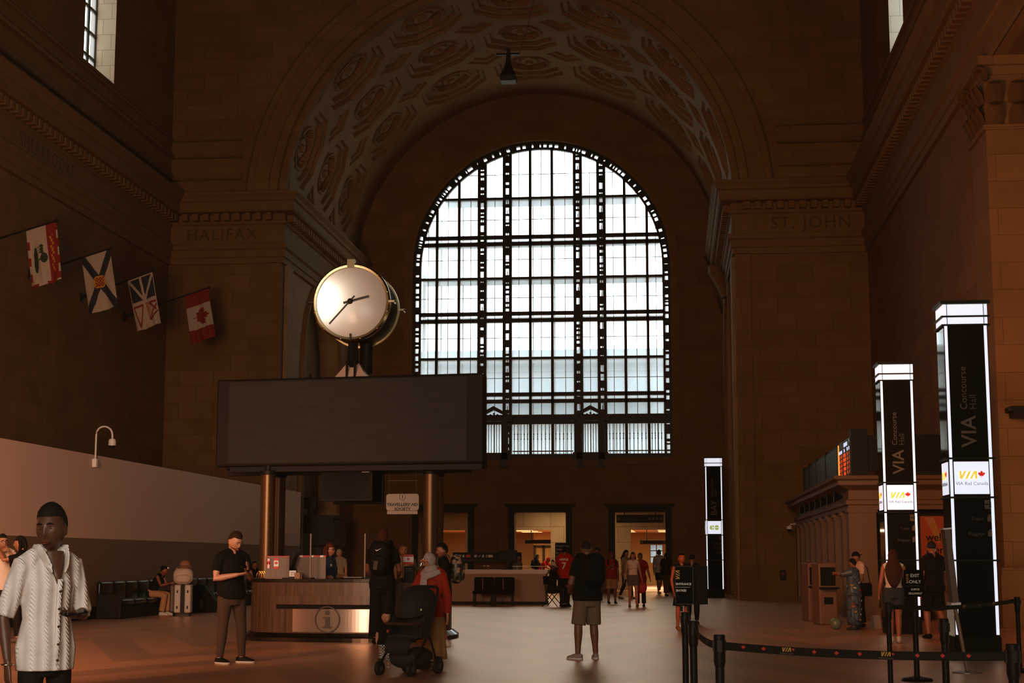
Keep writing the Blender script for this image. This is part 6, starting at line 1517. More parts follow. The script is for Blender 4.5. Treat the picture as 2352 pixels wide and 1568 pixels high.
# 3 ---- man in black tee and jeans looking at his phone
g = fl(528, 1524); p = Person('man in black T-shirt and dark jeans looking at his phone left of desk', g.x, g.y, Ht(1222, g.y, 528), 46, (176, 124, 98), lvl=2, head=(12, 24, 0), build=1.06, hs=1.06, feet=(35, 8),
    J=dict(head=(.01, -.045, 1.625), neck=(0, -.005, 1.475), shR=(-.19, .0, 1.41), shL=(.19, .0, 1.41), elR=(-.27, -.02, 1.13), wrR=(-.055, -.245, 1.185), elL=(.25, -.06, 1.14), wrL=(.045, -.31, 1.215), hipL=(.095, 0, .93), knL=(.15, -.02, .50), anL=(.19, .02, .085), knR=(-.12, .0, .50), anR=(-.14, .03, .085)),
    hand={'R': ((.75, -.55, .1), (.2, .3, .9), .7), 'L': ((-.15, -.6, .75), (-.7, .4, .3), .8)})
p.top((16, 14, 14), .31, e=.016, hem=-.08); p.pants((66, 50, 42), .99, e=.010, name='jeans'); p.shoes((20, 18, 18), (186, 170, 160)); p.hair((40, 22, 15), 'fade', 1.085, .015, .07); p.face(brow=(50, 30, 22), beard=(110, 70, 52))
p.phone((-.005, -.345, 1.265), Matrix.Rotation(.3, 3, 'Z') @ Matrix.Rotation(-1.0, 3, 'X'), 'phone in the hands of the man in black T-shirt and jeans')

# 4 ---- seated on the benches
SIT = dict(pelvis=(0, 0, .58), waist=(0, -.06, .74), chest=(0, -.16, .92), neck=(0, -.27, 1.08), head=(0, -.36, 1.20), shL=(.16, -.23, 1.04), shR=(-.16, -.23, 1.04), elL=(.21, -.36, .80), wrL=(.06, -.58, .86), elR=(-.21, -.36, .80), wrR=(-.06, -.58, .86), hipL=(.09, -.03, .57), hipR=(-.09, -.03, .57), knL=(.11, -.46, .55), knR=(-.10, -.44, .55), anL=(.11, -.42, .085), anR=(-.10, -.36, .085))
y = 40.15; p = Person('seated woman in dark top and beige trousers bending over her phone on the bench', -13.50, y, 1.66, 82, (128, 70, 46), SIT, (0, 22, 0), 2, True)
p.top((18, 16, 16), 0, e=.012); p.pants((176, 128, 92), .97, loose=.085); p.shoes((200, 190, 180), (215, 205, 195)); p.hair((12, 9, 8), 'bun', 1.07); p.face()
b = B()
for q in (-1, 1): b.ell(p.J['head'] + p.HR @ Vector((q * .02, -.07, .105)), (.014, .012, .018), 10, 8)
p.fin(b, 'sunglasses', mat('lens_glint', (230, 225, 220), .1, emit=.2), p.o)  # glint on the lenses painted with a pale colour and a glow
p.phone((0, -.66, .93), Matrix.Rotation(-.5, 3, 'X'), 'phone held by the seated woman in beige trousers')
y = 50.2; S2 = dict(SIT); S2.update(waist=(0, -.01, .75), chest=(0, -.03, .95), neck=(0, -.02, 1.13), head=(0, -.03, 1.29), shL=(.17, -.02, 1.08), shR=(-.17, -.02, 1.08), elL=(.25, -.16, .86), wrL=(.2, -.42, .66), elR=(-.28, -.12, .98), wrR=(-.12, -.07, 1.22))
p = Person('seated man in dark shirt, hand at his ear, on the bench beyond the desk', -13.5, y, 1.70, 55, (150, 92, 66), S2, (0, 4, 0), 1); p.top((20, 17, 16), .33); p.pants((60, 46, 40), loose=.08); p.shoes((140, 120, 110)); p.hair((16, 12, 10)); 

# 6 ---- people at the desk
y = 29.15; p = Person('desk clerk in blue shirt with auburn bob and glasses behind the counter', atY(752, 1290, y).x, y, Ht(1248, y, 752), 68, (178, 116, 88), lvl=2, fem=True, build=1.22, head=(6, 2, 0), J=dict(elR=(-.27, .02, 1.12), wrR=(-.26, -.14, 1.12), elL=(.26, 0, 1.13), wrL=(.2, -.22, 1.13), head=(0, -.05, 1.632)))
p.top((48, 66, 88), .55, longe=.01); p.pants((30, 28, 30)); p.shoes((20, 18, 18)); p.hair((88, 40, 23), 'bob', 1.11, .01); p.face(glasses=(14, 10, 10), lip=(150, 70, 60))
b = B(); b.box((-.10, -.165, 1.34), (.075, .01, .045)); p.fin(b, 'name_badge', PAPER, p.o)
y = 47.5; p = Person('elderly white haired man in pale patterned shirt far behind the clerk', atY(779, 1290, y).x, y, Ht(1261, y, 779), -15, (190, 140, 116), lvl=1, head=(-15, 12, 0)); p.top((150, 134, 112), .33, m=mat('patterned_pale_shirt', (160, 146, 124), .85, noise=.45, nscale=26)); p.pants((70, 58, 48)); p.shoes((40, 32, 28)); p.hair((190, 176, 164), 'short', 1.05)
y = 26.75; p = Person('tall man in black with red brown curly hair and black backpack at the desk', atY(879, 1300, y).x, y, Ht(1217, y, 879), 178, (104, 62, 44), lvl=2, J=dict(elL=(.255, -.06, 1.13), wrL=(.19, -.28, 1.02), elR=(-.255, -.06, 1.13), wrR=(-.19, -.28, 1.02)))
p.top(BLK, .34, longe=.01); p.pants((16, 14, 14), loose=.105); p.shoes((14, 12, 12)); p.hair((66, 29, 17), 'short', 1.16, .10, .05)
b = B(); b.loft([(.058 * math.cos(a), .01 + .058 * math.sin(a), 1.475) for a in [2 * PI * i / 16 for i in range(16)]], .005, closed=True, n=8, side=(0, 0, 1)); p.fin(b, 'chain', mat('silver_chain', (180, 170, 160), .3, .9), p.o)
t = p.pack('black backpack with a small white tick logo worn by the man at the desk', mat('black_pack', (8, 7, 7), .75, spec=.15), .34, .2, .52)
b = B(); b.prism([(-.055, .012), (-.035, -.018), (-.02, -.02), (.065, .03), (-.02, -.004), (-.036, -.002)], lambda u, v, w: Vector((u, -.118 - w, .42 + v)), .004); b.obj('logo', LETTER, t)
b = B(); b.box((-.03, -.175, .16), (.07, .012, .15), R=Matrix.Rotation(.15, 3, 'Y')); b.obj('patch', mat('pack_patch', (52, 44, 38), .7), t)
for q in (-1, 1): b = B(); b.box((q * .125, .245, .495), (.05, .05, .016)); b.obj('shiny_strap_tab', mat('orange_strap', (190, 96, 50), .3), t)
y = 29.2; p = Person('bald man in pale shirt behind the right end of the desk holding up a phone', atY(927, 1290, y).x, y, Ht(1250, y, 927), 12, (140, 88, 64), lvl=2, build=1.05, J=dict(elL=(.24, -.06, 1.15), wrL=(.13, -.24, 1.38), elR=(-.25, 0, 1.13), wrR=(-.2, -.2, 1.1)))
p.top((128, 104, 88), .34); p.pants((40, 34, 30)); p.shoes((20, 18, 18)); p.face(beard=(120, 84, 66)); p.hair((80, 56, 44), 'fade', 1.012)
p.phone((.11, -.33, 1.46), Matrix.Rotation(.7, 3, 'Y'), 'phone held up by the bald man behind the desk')

# 10 --- woman in red jacket with headscarf, stroller and toddler
y = 20.75; p = Person('woman in red jacket, grey headscarf and beige skirt pushing a stroller', atY(992, 1300, y).x, y, Ht(1268, y, 990), -24, (176, 118, 90), lvl=2, fem=True, head=(-10, 26, -4), build=1.1, feet=(10, -10), J=dict(head=(0, -.055, 1.625), elR=(-.27, -.09, 1.17), wrR=(-.16, -.33, 1.17), elL=(.27, .02, 1.10), wrL=(.30, -.02, .82), anR=(-.08, .02, .085), anL=(.08, .02, .085)), hand={'R': ((.1, -.9, -.1), (0, 0, -1), 1.0), 'L': ((.2, -.2, -.9), (-1, 0, 0), .6)})
p.top((150, 40, 24), .97, hem=-.16, e=.024, name='jacket'); p.skirt((150, 112, 74), 1.02, .155, (.175, .14), (.25, .20)); p.shoes((120, 100, 84)); p.face(brow=(30, 20, 16), lip=(150, 80, 66))
HJ = cloth((168, 148, 140)); b = B(); c_ = p.J['head']; base = head_fn(1, 1.0022, True)
def fh(u):
    fr = -u.y; inface = (fr > .35 and abs(u.x) < .62 and -1.0 < u.z < .50)
    k = 1 - (sstep((fr - .42) / .2) * sstep((.60 - abs(u.x)) / .14) * sstep((.50 - u.z) / .12) * sstep((u.z + .97) / .1)); return base(u) * (.88 + .27 * k)
b.ell(c_, None, 48, 40, R=p.HR, fn=fh); p.fin(b, 'headscarf', HJ, p.o)
b = B(); b.loft([(0, .02, 1.545), (0, .0, 1.50), (0, -.005, 1.45), (0, -.01, 1.41)], [(.092, .10), (.12, .12), (.165, .135), (.185, .14)], n=28)
b.loft([(-.10, -.135, 1.44), (0, -.175, 1.385), (.10, -.15, 1.42), (.19, -.06, 1.46)], [(.05, .025), (.06, .03), (.055, .03), (.04, .02)], side=(0, 0, 1), n=12)
b.loft([(-.03, -.165, 1.40), (-.045, -.175, 1.25), (-.05, -.165, 1.10), (-.05, -.17, .92), (-.05, -.175, .84)], [(.06, .018), (.07, .016), (.07, .014), (.072, .012), (.072, .01)], side=(1, 0, 0), n=12)
p.fin(b, 'scarf_drape', HJ, p.o, .010)
pj = p
y = 20.95; p = Person('small toddler in dark top and checked trousers standing beside the stroller', atY(886, 1450, y).x, y, .73, 12, (186, 124, 96), lvl=2, hs=1.75, head=(22, 14, 0), J=dict(head=(0, -.02, 1.60), neck=(0, 0, 1.36), shL=(.17, 0, 1.30), shR=(-.17, 0, 1.30), chest=(0, 0, 1.18), waist=(0, 0, 1.02), pelvis=(0, 0, .82), hipL=(.1, 0, .8), hipR=(-.1, 0, .8), knL=(.11, 0, .45), knR=(-.11, 0, .45), elR=(-.27, .02, 1.05), wrR=(-.29, -.05, .80), elL=(.25, -.05, 1.05), wrL=(.23, -.12, .8)), build=1.25)
def checkm(name, a, c, s):
    m = bpy.data.materials.new(name); m.use_nodes = True; nt = m.node_tree; tc = N(nt, 'ShaderNodeTexCoord'); ck = N(nt, 'ShaderNodeTexChecker'); ck.inputs['Scale'].default_value = s; ck.inputs[1].default_value = lin(a); ck.inputs[2].default_value = lin(c); nt.links.new(tc.outputs['Object'], ck.inputs[0]); nt.links.new(ck.outputs[0], nt.nodes['Principled BSDF'].inputs['Base Color']); return m
p.top((22, 18, 18), .4, e=.03); p.pants((0, 0, 0), .86, e=.03, m=checkm('checked_cloth', (190, 176, 164), (30, 26, 24), 60)); p.shoes((170, 150, 140), e=.02); p.hair((30, 18, 14), 'short', 1.06, .01); p.face(brow=(40, 26, 20))
b = B(); b.ell((.06, -.17, 1.15), (.05, .02, .06), 10, 8); p.fin(b, 'chest_print', cloth((160, 60, 50)), p.o)
# stroller
ys_ = 19.75; t = thing('stroller', 'black folding stroller with hood in front of the woman in red jacket', 'stroller', (atY(938, 1540, ys_).x, ys_, 0), math.radians(-24)); FAB = mat('stroller_fabric', (18, 15, 14), .8); TB = mat('stroller_tube', (20, 18, 18), .4)
b = B()                                      # local -y is the front
for q in (-1, 1):
    b.tube([(q * .235, -.26, .16), (q * .24, .02, .42), (q * .24, .18, .70), (q * .23, .30, .96), (q * .2, .36, 1.05)], .015)
    b.tube([(q * .235, .30, .12), (q * .24, .12, .46), (q * .24, .0, .62)], .014)
b.tube([(-.2, .36, 1.05), (-.14, .40, 1.08), (.14, .40, 1.08), (.2, .36, 1.05)], .019); b.tube([(-.235, .30, .14), (.235, .30, .14)], .011); b.obj('frame', TB, t)
for sx in (-1, 1):
    for sy, r in ((-.29, .085), (.32, .095)):
        b = B(); b.cyl((sx * .235 - .024, sy, r), (sx * .235 + .024, sy, r), r, n=20); w_ = b.obj('wheel', mat('tyre', (14, 12, 12), .6), t, auto=.6); b = B(); b.cyl((sx * .235 - .028, sy, r), (sx * .235 + .028, sy, r), .035, n=14); b.obj('hub', mat('hub_grey', (60, 56, 52), .4), w_)
        b = B(); b.box((sx * .235, sy + .02, r + .07), (.05, .05, .09)); b.obj('fork', TB, t)
b = B(); b.loft([(0, -.17, .47), (0, .02, .46), (0, .09, .55), (0, .20, .82), (0, .25, .96)], [(.215, .03), (.22, .045), (.22, .05), (.22, .05), (.20, .04)], side=(1, 0, 0), n=18); b.obj('seat', FAB, t, smooth=True)
b = B()                                      # hood: part of an ellipsoid shell, open to the front
rows = []
for j in range(13):
    th = math.radians(-20 + 140 * j / 12); row = []
    for i in range(21):
        u = PI * i / 20; row.append(b.bm.verts.new((.245 * math.cos(u), .20 - .34 * math.cos(th) * math.sin(u) ** .8, .80 + .30 * math.sin(th) * math.sin(u) ** .8)))
    rows.append(row)
for j in range(12):
    for i in range(20): b.bm.faces.new((rows[j][i], rows[j][i + 1], rows[j + 1][i + 1], rows[j + 1][i]))
b.obj('hood', FAB, t, smooth=True)
for q in (-1, 1):
    b = B(); b.prism([(-.12, .46), (.08, .44), (.24, .90), (.14, .92), (-.06, .62)], lambda u, v, w: Vector((q * .235 + w, u, v)), .012); b.obj('side_panel', FAB, t)
b = B(); b.loft([(0, -.16, .24), (0, -.10, .20), (0, .14, .18), (0, .27, .24)], [(.19, .07), (.215, .12), (.215, .13), (.19, .10)], side=(1, 0, 0), n=16); b.obj('basket', FAB, t, smooth=True)
b = B(); b.loft([(0, -.19, .46), (0, -.25, .38), (0, -.27, .27)], [(.19, .025), (.19, .025), (.17, .02)], side=(1, 0, 0), n=10); b.obj('leg_rest', FAB, t, smooth=True); b = B(); b.tube([(-.23, -.02, .62), (-.19, -.22, .63), (.19, -.22, .63), (.23, -.02, .62)], .02); b.obj('bumper_bar', mat('brown_bar', (56, 34, 24), .5), t)
B().ell((.19, -.02, .80), (.02, .014, .02), 10, 8).obj('hood_badge', mat('badge_green', (150, 170, 110), .3), t)

# 12 --- boy with patterned backpack
g = fl(1022, 1480); y = 26.2
p = Person('teenage boy in dark T-shirt, black shorts and white shoes looking left at a phone', atY(1017, 1300, y).x, y, Ht(1248, y, 1020), -72, (140, 88, 64), lvl=2, head=(5, 8, 0), J=dict(PHONE_UP, wrL=(.07, -.28, 1.38), wrR=(-.05, -.27, 1.37), elL=(.21, -.08, 1.18), elR=(-.21, -.08, 1.18), knL=(.1, -.04, .5), anL=(.1, .05, .085)))
p.top((26, 22, 22), .34, longe=.008); p.pants((20, 18, 18), .52, loose=.105, name='shorts'); p.shoes((206, 192, 184), (214, 204, 196), hi=.03); p.hair((14, 10, 9), 'short', 1.10, .03, .05); p.face()
p.phone((0, -.36, 1.43), Matrix.Rotation(-.4, 3, 'X'), 'lit phone held up by the teenage boy at the end of the desk', lit=True)
def camo():
    m = bpy.data.materials.new('patterned_backpack'); m.use_nodes = True; nt = m.node_tree; tc = N(nt, 'ShaderNodeTexCoord'); v = N(nt, 'ShaderNodeTexVoronoi'); v.inputs['Scale'].default_value = 16; r = N(nt, 'ShaderNodeValToRGB'); e = r.color_ramp.elements
    e[0].color = lin((26, 22, 20)); e[1].color = lin((150, 120, 96)); e[1].position = .75; q = r.color_ramp.elements.new(.45); q.color = lin((62, 60, 46)); r.color_ramp.interpolation = 'CONSTANT'
    nt.links.new(tc.outputs['Object'], v.inputs['Vector']); nt.links.new(v.outputs['Color'], r.inputs[0]); nt.links.new(r.outputs[0], nt.nodes['Principled BSDF'].inputs['Base Color']); nt.nodes['Principled BSDF'].inputs['Roughness'].default_value = .4; return m
p.pack('patterned grey and brown backpack worn by the teenage boy', camo(), .33, .22, .5)

# 13 --- man in khaki shorts seen from behind
g = fl(1358, 1514); p = Person('man in black T-shirt and khaki shorts seen from behind with a black backpack', atY(1350, 1500, g.y).x, g.y, Ht(1241, g.y, 1350), -152, (112, 70, 50), lvl=2, build=1.12, head=(-25, 2, 0), feet=(30, -20), J=dict(elR=(-.27, .02, 1.12), wrR=(-.25, -.17, .95), elL=(.27, 0, 1.12), wrL=(.20, -.2, .98), knL=(.15, 0, .5), anL=(.17, .02, .085), knR=(-.11, -.02, .5), anR=(-.14, -.02, .085), head=(0, -.03, 1.625)), hand={'L': ((-.3, -.8, .3), (-.6, .3, .5), .9)})
p.top((18, 16, 16), .36, longe=.012, hem=-.08); p.pants((112, 92, 74), .50, loose=.112, name='shorts'); p.shoes((150, 132, 124), (206, 192, 184)); p.hair((40, 24, 18), 'fade', 1.03)
p.pack('plain black backpack worn by the man in khaki shorts', mat('black_pack', (8, 7, 7), .75, spec=.15), .36, .22, .50)
p.phone((.15, -.29, 1.02), Matrix.Rotation(-.9, 3, 'X'), 'phone held low by the man in khaki shorts', lit=True)

# 14-17 --- group walking out of the right doorway
g = fl(1455, 1395); p = Person('woman in white tank top and denim shorts walking toward the camera', g.x, g.y, Ht(1268, g.y, 1450), 4, (168, 106, 80), lvl=1, fem=True, J=dict(knL=(.10, -.06, .5), anL=(.11, -.08, .085), knR=(-.1, .04, .5), anR=(-.12, .08, .085), wrL=(.28, -.02, .88), wrR=(-.28, 0, .88)))
p.top((212, 182, 170), 0, e=.010, hem=-.02, name='tank_top'); p.pants((92, 80, 72), .28, name='shorts'); p.shoes((130, 90, 70)); p.hair((44, 24, 16), 'long', 1.08, .02, 0, (1.33, .10)); p.face(lip=(150, 70, 60)); wl = p
t = thing('shoulder_bag', 'pale shoulder bag at the side of the woman in white tank top', 'bag', p.W((-.25, .02, .92)), p.rz); B().rbox((0, 0, .06), (.09, .22, .2), .03, 3).obj('body', mat('bag_pale', (150, 120, 104), .7), t); b = B(); b.tube([(0, -.09, .15), (.04, -.05, .42), (.06, .0, .5), (.04, .05, .42), (0, .09, .15)], .008); b.obj('strap', mat('bag_pale', (150, 120, 104), .7), t)
y = 48.6; p = Person('boy in red T-shirt and dark trousers walking just behind the woman in white tank top', atY(1471, 1330, y).x, y, Ht(1270, y, 1470), -2, (120, 74, 54), lvl=1, J=dict(elL=(.26, .02, 1.14), wrL=(.32, -.08, .92), elR=(-.23, 0, 1.13), wrR=(-.12, -.12, .95))); p.top((126, 22, 18), .36, longe=.01); p.pants((26, 22, 22), loose=.075); p.shoes((30, 24, 22)); p.hair((14, 10, 9), 'short', 1.1, .03); p.face()
c_ = atY(1474, 1348, y - .35); t = thing('red_bag', 'round bright red bag carried between the woman in white and the boy in red', 'bag', (c_.x, y - .35, c_.z)); B().ell((0, 0, 0), (.16, .12, .19), 20, 14).obj('pouch', mat('bag_red', (176, 26, 22), .6), t, smooth=True); b = B(); b.tube([(-.05, 0, .17), (-.03, 0, .3), (.03, 0, .3), (.05, 0, .17)], .014); b.obj('drawstring', mat('bag_red', (176, 26, 22), .6), t)
g = fl(1405, 1386); p = Person('man in red cap, red T-shirt and beige shorts walking, with a dark backpack', g.x, g.y, Ht(1268, g.y, 1403), 14, (108, 64, 46), lvl=1, build=1.08, J=dict(knL=(.11, -.05, .5), anL=(.12, -.03, .085), elR=(-.26, -.08, 1.13), wrR=(-.1, -.22, 1.25))); p.top((128, 24, 20), .36, longe=.014); p.pants((150, 108, 76), .50, loose=.105, name='shorts'); p.shoes((24, 20, 20)); p.cap((130, 26, 20)); p.hair((20, 14, 12), 'fade', 1.02); p.face(); b = B(); b.box((.0, -.158, 1.27), (.11, .008, .04)); b.ell((.01, -.155, 1.19), (.025, .012, .03), 8, 6); p.fin(b, 'chest_print', cloth((170, 150, 140)), p.o)
p.pack('dark backpack on the man in the red cap', mat('black_pack', (8, 7, 7), .75, spec=.15), .33, .18, .46)
y = 58.0; p = Person('woman with long curly dark hair in pale top behind the walking group', atY(1438, 1330, y).x, y, Ht(1264, y, 1437), 60, (150, 96, 70), lvl=1, fem=True, J=WALK); p.top((150, 124, 96), .34, longe=.01); p.pants((40, 32, 28)); p.shoes((150, 130, 120)); p.hair((22, 15, 12), 'long', 1.2, .1, 0, (1.28, .12))
y = 48.9; p = Person('man in red football shirt number 7 seen from behind beside the stone counter', atY(1297, 1300, y).x, y, Ht(1254, y, 1297), 176, (110, 70, 52), lvl=1, build=1.12, J=dict(elL=(.25, -.06, 1.13), wrL=(.14, -.24, 1.1), elR=(-.25, -.06, 1.13), wrR=(-.14, -.24, 1.1))); p.top((168, 22, 20), .4, longe=.02, hem=-.13); p.pants((20, 18, 18), .52, loose=.11, name='shorts'); p.shoes((30, 26, 24)); p.hair((14, 11, 10), 'short', 1.06)
for s_, sz, z in (('MAPLE', .085, 1.36), ('7', .27, 1.17)): o = text(s_, sz * p.s, Vector((0, .176, z)) * p.s, (PI / 2, 0, PI), LETTER, p.shirt, bold=.003, depth=.004)
y = 48.3; gx = atY(1272, 1340, y).x; p = Person('seated person in dark clothes and white cap at the end of the stone counter', gx - .05, y, 1.66, 75, (96, 58, 42), S2, (0, 18, 0), 1); p.top((26, 22, 20), .9); p.pants((24, 20, 20), loose=.085); p.shoes((20, 18, 16)); p.cap((190, 170, 150)); p.hair((16, 12, 10), 'fade', 1.02)
t = thing('folding_chair', 'black folding chair under the seated person in white cap', 'chair', (gx - .05, y, 0), math.radians(75)); B().rbox((0, -.1, .44), (.46, .46, .05), .02, 2).obj('seat', BLACK, t); B().rbox((0, .2, .80), (.46, .03, .25), .01, 2).obj('backrest', BLACK, t)
for sx in (-.22, .22):
    b = B(); b.tube([(sx, .22, .92), (sx, .12, .42), (sx, -.25, .01)], .014); b.obj('leg', BLACK, t); b = B(); b.tube([(sx, -.1, .43), (sx, .24, .01)], .014); b.obj('leg', BLACK, t)
y = 56.0; p = Person('dark haired man in dark jacket looking down, behind the man in khaki shorts', atY(1373, 1320, y).x, y, Ht(1257, y, 1372), -40, (100, 62, 46), lvl=1, head=(-10, 25, 0)); p.top((24, 20, 20), .95, name='jacket'); p.pants((24, 22, 22)); p.shoes((20, 18, 18)); p.hair((14, 10, 9), 'short', 1.07)
y = 67.0; p = Person('person with bun in white T-shirt and black shorts walking into the right doorway', atY(1514, 1310, y).x, y, Ht(1263, y, 1515), 165, (130, 84, 62), lvl=1, fem=True, J=dict(WALK, anR=(-.09, .30, .16), knR=(-.09, .08, .5))); p.top((150, 140, 134), .36, longe=.02); p.pants((20, 18, 18), .46, loose=.09, name='shorts'); p.shoes((190, 176, 166)); p.hair((16, 12, 10), 'bun', 1.18, .09)
y = 63.0; p = Person('man in black T-shirt and dark trousers, with shoulder bag, walking beside the bun haired person', atY(1530, 1310, y).x, y, Ht(1270, y, 1528), 160, (96, 60, 44), lvl=1, J=WALK); p.top((20, 18, 18), .38, longe=.02); p.pants((74, 56, 44), loose=.085); p.shoes((20, 18, 18)); p.hair((14, 11, 10), 'short', 1.08)
# 22 --- by the ENTRANCE sign
g = fl(1566, 1446); p = Person('woman in black sleeveless dress standing behind the ENTRANCE sign', atY(1567, 1400, g.y).x, g.y, Ht(1270, g.y, 1563), 14, (160, 82, 52), lvl=2, fem=True, J=dict(elR=(-.235, .03, 1.13), wrR=(-.22, -.08, .88))); p.top((16, 14, 14), 0, e=.012, name='dress_top'); p.skirt((16, 14, 14), 1.06, .55, (.15, .12), (.21, .17), name='dress_skirt'); p.shoes((150, 100, 66)); p.hair((18, 12, 10), 'bun', 1.07); p.face(lip=(150, 64, 50))
y = 35.5; p = Person('person in dark hat and dark clothes behind the ENTRANCE sign, seen from behind', atY(1590, 1320, y).x, y, Ht(1273, y, 1588), 170, (90, 56, 42), lvl=1, build=1.1); p.top((22, 19, 18), .95, longe=.01); p.pants((20, 18, 18)); p.shoes((18, 16, 16)); p.cap((22, 19, 18), back=True); p.hair((14, 11, 10), 'fade', 1.02)
y = 52.6; p = Person('person in cap and pale shirt behind the right end of the stone counter', atY(1190, 1290, y).x, y, Ht(1272, y, 1192), 60, (150, 104, 80), lvl=1); p.top((130, 118, 106), .36); p.pants((30, 26, 24)); p.shoes((20, 18, 18)); p.cap((26, 22, 20)); p.hair((30, 22, 18), 'fade', 1.02)
# 24 --- beyond the middle doorway
y = 73.4; p = Person('person in bright red shirt leaning forward beyond the middle doorway', atY(1243, 1290, y).x, y, 1.70, 65, (150, 96, 70), J=dict(waist=(0, -.05, 1.09), chest=(0, -.17, 1.24), neck=(0, -.29, 1.36), head=(0, -.40, 1.45), shL=(.17, -.25, 1.31), shR=(-.17, -.25, 1.31), elL=(.22, -.42, 1.1), wrL=(.18, -.62, 1.0), elR=(-.22, -.42, 1.1), wrR=(-.18, -.62, 1.0)), lvl=1); p.top((190, 26, 20), .36); p.pants((30, 26, 24)); p.shoes((30, 26, 24)); p.cap((170, 30, 24), brim_rgb=(190, 170, 160)); p.hair((20, 14, 12), 'fade', 1.02)
y = 74.6; p = Person('dark haired woman with black backpack beyond the middle doorway', atY(1234, 1290, y).x, y, 1.66, 110, (130, 86, 64), lvl=1, fem=True); p.top((26, 24, 26), .9); p.pants((30, 26, 26)); p.shoes((30, 26, 24)); p.hair((16, 12, 10), 'long', 1.1, .04, 0, (1.3, .08)); p.pack('black backpack on the woman beyond the middle doorway', mat('black_pack', (8, 7, 7), .75, spec=.15), .3, .18, .44)
y = 72.3; p = Person('small person in grey top near the right jamb of the middle doorway', atY(1270, 1300, y).x, y, 1.42, -60, (140, 90, 66), lvl=1); p.top((96, 96, 96), .5); p.pants((30, 26, 26)); p.shoes((30, 26, 24)); p.hair((16, 12, 10), 'short', 1.1)

# 25 --- right side by the ticket booth
y = 34.4; p = Person('woman in white T-shirt and dark backwards cap at the ticket machines', atY(1972, 1330, y).x, y, Ht(1267, y, 1966), -70, (120, 72, 52), lvl=1, fem=True, head=(0, 14, 0), J=dict(elL=(.22, -.02, 1.12), wrL=(.2, -.16, .95), elR=(-.22, -.02, 1.12), wrR=(-.2, -.16, .95), chest=(0, -.02, 1.28), head=(0, -.05, 1.625))); p.top((190, 160, 146), .36, longe=.01); p.pants((22, 18, 18), loose=.09); p.shoes((30, 26, 24)); p.cap((20, 16, 16), back=True); p.hair((18, 13, 11), 'short', 1.04)
t = thing('shoulder_bag', 'dark shoulder bag at the hip of the woman in white T-shirt', 'bag', p.W((.2, .08, .72)), p.rz); B().rbox((0, 0, .14), (.12, .26, .28), .04, 3).obj('body', BLKMATTE, t); b = B(); b.tube([(0, -.1, .27), (-.02, -.05, .6), (-.03, .0, .66), (-.02, .05, .6), (0, .1, .27)], .01); b.obj('strap', BLKMATTE, t)
def patch():
    m = bpy.data.materials.new('blue_patchwork'); m.use_nodes = True; nt = m.node_tree; L = nt.links.new; tc = N(nt, 'ShaderNodeTexCoord'); v = N(nt, 'ShaderNodeTexVoronoi'); v.feature = 'DISTANCE_TO_EDGE'; v.inputs['Scale'].default_value = 4.2; L(tc.outputs['Object'], v.inputs['Vector'])
    g = N(nt, 'ShaderNodeMath'); g.operation = 'GREATER_THAN'; g.inputs[1].default_value = .03; L(v.outputs['Distance'], g.inputs[0]); mx = N(nt, 'ShaderNodeMix'); mx.data_type = 'RGBA'; mx.inputs[6].default_value = lin((16, 16, 20)); mx.inputs[7].default_value = lin((62, 78, 92)); L(g.outputs[0], mx.inputs[0]); L(mx.outputs[2], nt.nodes['Principled BSDF'].inputs['Base Color']); return m
g = fl(1958, 1446); y = g.y
p = Person('dark haired person in a long blue patchwork garment leaning on the ticket machine', atY(1962, 1400, y).x, y, 1.44, -118, (130, 76, 52), lvl=2, build=1.15, head=(-15, 12, 0), J=dict(elL=(.26, -.2, 1.36), wrL=(.12, -.42, 1.38), elR=(-.26, -.2, 1.36), wrR=(-.12, -.42, 1.38)))
PW = patch(); p.top((0, 0, 0), .5, e=.03, m=PW, name='cape'); p.skirt((0, 0, 0), 1.10, .12, (.20, .17), (.19, .17), name='long_skirt', m=PW); p.shoes((40, 44, 50)); p.hair((14, 11, 10), 'short', 1.08)
rs = random.Random(11); pc = [(190, 96, 36), (170, 40, 30), (190, 176, 160), (180, 130, 50), (150, 150, 150)]
for k in range(15):
    z = .25 + .98 * k / 15; a = rs.uniform(.1, 2.9); r_ = .205 * (1 if z > .2 else 1); b = B(); b.box((r_ * math.cos(a), r_ * .88 * math.sin(a), z), (.075, .012, .035), R=Matrix.Rotation(a - PI / 2, 3, 'Z') @ Matrix.Rotation(rs.uniform(-.6, .6), 3, 'Y')); p.fin(b, 'sewn_patch', cloth(pc[k % 5]), p.o)
b = B(); b.loft([(.10 * math.cos(a), .01 + .09 * math.sin(a), 1.44) for a in [2 * PI * i / 18 for i in range(18)]], (.02), closed=True, n=8, side=(0, 0, 1)); p.fin(b, 'orange_collar', cloth((176, 70, 36)), p.o)
g = fl(2058, 1477); p = Person('woman with long auburn hair, white tank top and denim shorts seen from behind', atY(2056, 1450, g.y).x, g.y, Ht(1262, g.y, 2056), 176, (150, 88, 62), lvl=2, fem=True, build=1.04, J=dict(elL=(.24, .03, 1.12), wrL=(.27, -.06, .90), elR=(-.24, .02, 1.12), wrR=(-.22, -.14, .92), anL=(.065, .02, .085), knL=(.07, -.01, .5), anR=(-.065, .02, .085), knR=(-.07, -.01, .5)))
p.top((196, 176, 166), 0, e=.012, hem=.0, name='tank_top'); p.pants((48, 52, 60), .26, e=.02, name='shorts'); p.shoes((186, 170, 160), hi=.05); p.hair((54, 26, 18), 'long', 1.12, .03, 0, (1.04, .150))
